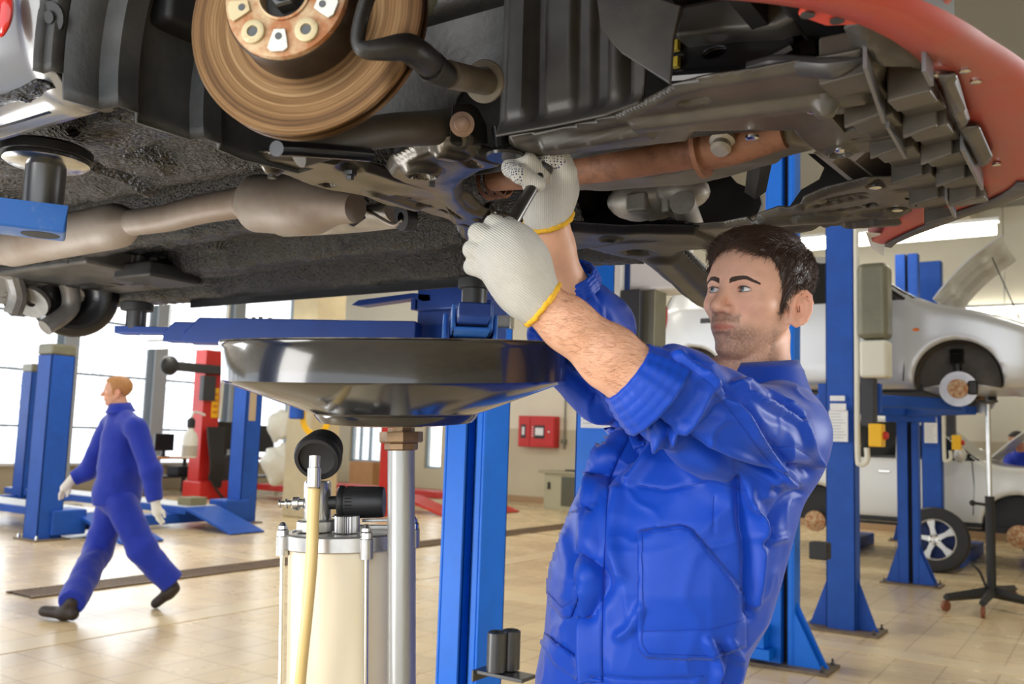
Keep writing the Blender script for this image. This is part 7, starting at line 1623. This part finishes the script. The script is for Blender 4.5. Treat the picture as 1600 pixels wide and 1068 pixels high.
cb_ = MB()
for k in range(9): cb_.tube(bez([hz+V(0, -.15+.05*k, .42), hz+V(.05, -.14+.04*k, .1), hz+V(.1, -.1+.035*k, -.3), hz+V(.03, -.05+.03*k, -.62-.02*k)], 5), .035, 6)
cb_.build('cable_bundle', MT['rubber'], HZ); rc = MB().sph(hz+V(-.02, .12, .0), .2, 14, 10, sc=(.4, .7, 1.7)); rc.build('red_cloth', mat('red_cloth', S(180, 40, 45), .8), HZ)
MB().tube(bez([hz+V(.05, -.1, -.55), hz+V(.1, .2, -.95), hz+V(.1, .5, -1.1), hz+V(.1, .9, -1.02)], 6), .025, 8).build('trailing_cable', MT['rubber'], HZ)
MB().b2((rp[0]-.25, rp[1]-.25, 0), (rp[0]+.3, rp[1]+.6, .35)).build('foot_box', MT['red'], RP, bevel=.03)
RS = thing('scissor_runway', 'long low red alignment runway behind the reservoir', 'runway', (-12.3, 13.1, 0), 'red alignment runways')
def redrun(T, y0, y1, x0, x1):
    MB().b2((x0, y0, .18), (x1, y1, .30)).build('deck', mat('worn_red_deck', S(190, 50, 46), .5, col2=S(200, 110, 105), vs=4, mix=(.5, .75)), T, bevel=.01)
    for sg in (0, 1): MB().prism([(x0+.3, y0+.08+sg*.35, .02), (x0+.5, y0+.08+sg*.35, .02), (x1-.3, y0+.08+sg*.35, .18), (x1-.5, y0+.08+sg*.35, .18)], (0, .05, 0)).build('scissor_bar', MT['red'], T)
    MB().prism([(x1, y0, .30), (x1, y0, .24), (x1+.95, y0, .0), (x1+1.0, y0, .02)], (0, y1-y0, 0)).build('ramp', MT['red'], T, bevel=.006)
redrun(RS, 12.9, 13.45, -14.9, -10.9)
RS2 = thing('scissor_runway', 'further red alignment runway, nearer the white wall panel', 'runway', (-12.3, 14.6, 0), 'red alignment runways'); redrun(RS2, 14.35, 14.9, -14.9, -10.6)
r2 = az(601, 806, 0); o = MB().b2((r2[0]-.08, r2[1]-.1, 0), (r2[0]+.08, r2[1]+.1, 1.75)).build('red_stand', MT['red'], bevel=.01); tag(o, 'narrow red upright stand just left of the drainer pole', 'stand')
# ------------------------------------------------------------------ desks, screens, bags by the windows
def desk(cx, cy, w, label, wood=True):
    T = thing('desk', label, 'desk', (cx, cy, 0)); MB().b2((cx-.35, cy-w/2, .74), (cx+.35, cy+w/2, .78)).build('desk_top', MT['wood'], T, bevel=.005)
    for sx in (-.3, .3):
        for sy in (-1, 1): MB().b2((cx+sx-.03, cy+sy*(w/2-.08)-.03, 0), (cx+sx+.03, cy+sy*(w/2-.08)+.03, .74)).build('leg', MT['dkbox'], T)
    MB().b2((cx-.3, cy-w/2+.05, .35), (cx+.3, cy+w/2-.05, .38)).build('shelf', MT['dkbox'], T); return T
def monitor(c, w, h, label, grp='black monitors by the windows'):
    T = thing('monitor', label, 'monitor', tuple(c), grp); c = np.array(c)
    MB().b2(c+V(-.03, -w/2, .12), c+V(.03, w/2, .12+h)).build('screen', MT['screen'], T, bevel=.01); MB().b2(c+V(-.03, -.04, .02), c+V(.02, .04, .15)).build('stand', MT['screen'], T); MB().lathe([(.13, 0), (.13, .02), (0, .02)], c, n=18).build('foot', MT['screen'], T)
d1 = ad(262, 700, 19.2); desk(d1[0], d1[1], 1.5, 'dark desk with office machines between the walking mechanic and the red post')
monitor((d1[0], d1[1]-.1, .78), .46, .36, 'small black monitor seen left of the red post')
for dy, hh_, m_ in ((-.5, .28, MT['screen']), (.35, .2, MT['dkbox'])):
    o = MB().b2((d1[0]-.2, d1[1]+dy-.2, .38), (d1[0]+.2, d1[1]+dy+.2, .38+hh_)).build('office_machine', m_, bevel=.02); tag(o, 'black office machine on the desk shelf, %s' % ('on the side of the walking mechanic' if dy < 0 else 'on the side of the red post'), 'printer')
d2_ = ad(408, 725, 20.6); desk(d2_[0], d2_[1], 1.7, 'wooden topped work table left of the reservoir')
monitor((d2_[0], d2_[1]-.15, .78), .95, .6, 'large black screen standing on the wooden work table')
d3 = ad(352, 690, 19.2); monitor((d3[0], d3[1], .85), .9, .58, 'black screen between the red post and the blue lift post')
o = MB().b2((d3[0]-.3, d3[1]-.6, 0), (d3[0]+.3, d3[1]+.6, .85)).build('low_cabinet', MT['dkbox'], bevel=.01); tag(o, 'dark low cabinet carrying a screen right of the red post', 'cabinet')
bgm = mat('clear_plastic_bag', (.72, .72, .66), .35, bump=.6, bs=14, bd=.03)
for i, (px, py, r, lab) in enumerate(((435, 725, .34, 'pale plastic bag on the floor left of the pillar'), (438, 663, .27, 'grey plastic bag hanging high beside the pillar'))):
    c = ad(px, py, 17.5); b = MB().sph(c, r, 20, 14, sc=(.8, .8, 1.15)); v_ = np.array(b.v); nz = noise3(v_, 6, i, 2)[:, None]*.07; b.v = [tuple(q) for q in v_+nz*(v_-c)/r*1.4]; o = b.build('plastic_bag', bgm, angle=181); tag(o, lab, 'bag')
c = ad(464, 642, 14.); o = MB().lathe([(.1, -.12), (.12, -.1), (.12, .1), (.1, .12), (0, .12)], c, (0, 0, 1), 20).build('blue_reel', MT['navy']); tag(o, 'blue hose reel fixed on the beige pillar', 'reel')
hh2 = MB()
for k in range(4): a = 2*pi*k/4; hh2.tube([ad(493, 650, 14)+V(.0, 0, 0)+(CR*cos(t)*(.17+.02*k)+CU*sin(t)*(.25+.02*k)) for t in np.linspace(0, 2*pi, 30)], .018, 6)
o = hh2.build('yellow_hose', MT['yellow']); tag(o, 'coil of yellow hose hanging on the beige pillar', 'hose')
# ------------------------------------------------------------------ light
w = bpy.data.worlds.new('world'); SC.world = w; w.use_nodes = True
w.node_tree.nodes['Background'].inputs[0].default_value = (.92, .96, 1, 1); w.node_tree.nodes['Background'].inputs[1].default_value = 2.6
def area(name, loc, target, size, power, col=(1, 1, 1), sy=None):
    l = bpy.data.lights.new(name, 'AREA'); l.energy = power; l.color = col; l.size = size
    if sy: l.shape = 'RECTANGLE'; l.size_y = sy
    o = bpy.data.objects.new(name, l); COL.objects.link(o); o.location = loc
    o.rotation_euler = (Vector(target)-Vector(loc)).to_track_quat('-Z', 'Y').to_euler(); return o
def fluoro(px_label, c, L, ax, group='fluorescent ceiling lamps', z=None, two=False, rad=.055):
    c = np.array(c, float); e = V(1, 0, 0) if ax == 0 else V(0, 1, 0); n_ = V(0, 1, 0) if ax == 0 else V(1, 0, 0)
    t = thing('fluorescent_lamp', px_label, 'lamp', tuple(c), group)
    sz = (L, .14, .05) if ax == 0 else (.14, L, .05)
    MB().box(c+V(0, 0, rad+.02), sz).build('lamp_housing', MT['white'], t, bevel=.008)
    MB().tube([c-e*L/2*.97, c+e*L/2*.97], rad, 14).build('tube', MT['tube'], t)
    MB().tube([c+V(0, 0, .08), (c[0], c[1], ZC-.02)], .008, 6).build('suspension_rod', MT['steel'], t)
    return t
def mid(a, b): return (np.array(a)+np.array(b))/2
a, b = aY(1562, 357, 12.2), aY(1222, 384, 12.2); fluoro('long bright fluorescent lamp above the raised silver car, behind the mechanic head', V((a[0]+b[0])/2, 12.2, (a[2]+b[2])/2), a[0]-b[0], 0, rad=.08)
fluoro('fluorescent lamp low on the back wall behind the open hood', aY(1570, 484, 16.9), 1.9, 0)
fluoro('upper fluorescent lamp left of the drain bowl, above the black alignment beam', V(-12.9, 9.6, az(262, 524, 4)[2] if 0 else ad(262, 524, 15.2)[2]), .1, 0) if 0 else None
for lab, (x0, y0), (x1, y1), d in (('upper tube lamp over the walking mechanic head', (212, 523), (315, 521), 13.), ('lower tilted tube lamp over the walking mechanic head', (212, 533), (315, 545), 17.5), ('fluorescent lamp seen just above the left rim of the drain bowl', (345, 521), (520, 520), 15.4), ('fluorescent lamp behind the rear lift pad', (165, 446), (240, 461), 13.), ('fluorescent lamp behind the tip of the blue lift arm', (252, 458), (310, 474), 11.)):
    a = ad(x0, y0, d); b = ad(x1, y1, d); c = (a+b)/2; e = b-a; ax_ = 0 if abs(e[0]) > abs(e[1]) else 1
    fluoro(lab, c, max(1.2, np.linalg.norm(e)*1.05), ax_)
# the rows of tubes overhead (out of the picture) and the daylight of the window side
for i, (x, y) in enumerate([(-9, 6), (-9, 12), (-4.5, 15), (1.5, 9), (-12, 2), (-5, 5.5)]): area('ceiling_tubes_%d' % i, (x, y, 5.1), (x, y, 0), 3., 95, (1, .96, .86), .5)
area('window_daylight', (-17.6, 9, 2.6), (0, 6, 1.2), 12, 260, (.9, .95, 1), 3.6)
area('key_light_left', (-1.9, -.75, 1.05), (-.7, 1.4, 1.65), 1.0, 34, (1, .98, .95))  # added key light from image left, no lamp stands here
area('rim_light_rear', (1.7, 3.6, 1.9), (-.6, 1.6, 1.5), .9, 55, (.95, .97, 1))  # unseen light added for the bright rim on hair and sleeve
area('fill_light_low', (-3.6, .6, .5), (-1.2, 1.4, 1.9), .7, 30, (.93, .96, 1))  # added low fill that puts glints on the underside
SC.view_settings.view_transform = 'Standard'; SC.view_settings.look = 'None'; SC.view_settings.gamma = 1; SC.view_settings.exposure = 0.; SC.view_settings.use_curve_mapping = False
SC.cycles.use_denoising = True
try: SC.cycles.denoiser = 'OPENIMAGEDENOISE'
except Exception: pass
SC.cycles.max_bounces = 8; SC.cycles.diffuse_bounces = 4; SC.cycles.glossy_bounces = 4; SC.cycles.transparent_max_bounces = 12; SC.cycles.sample_clamp_indirect = 6; SC.cycles.caustics_reflective = False; SC.cycles.caustics_refractive = False
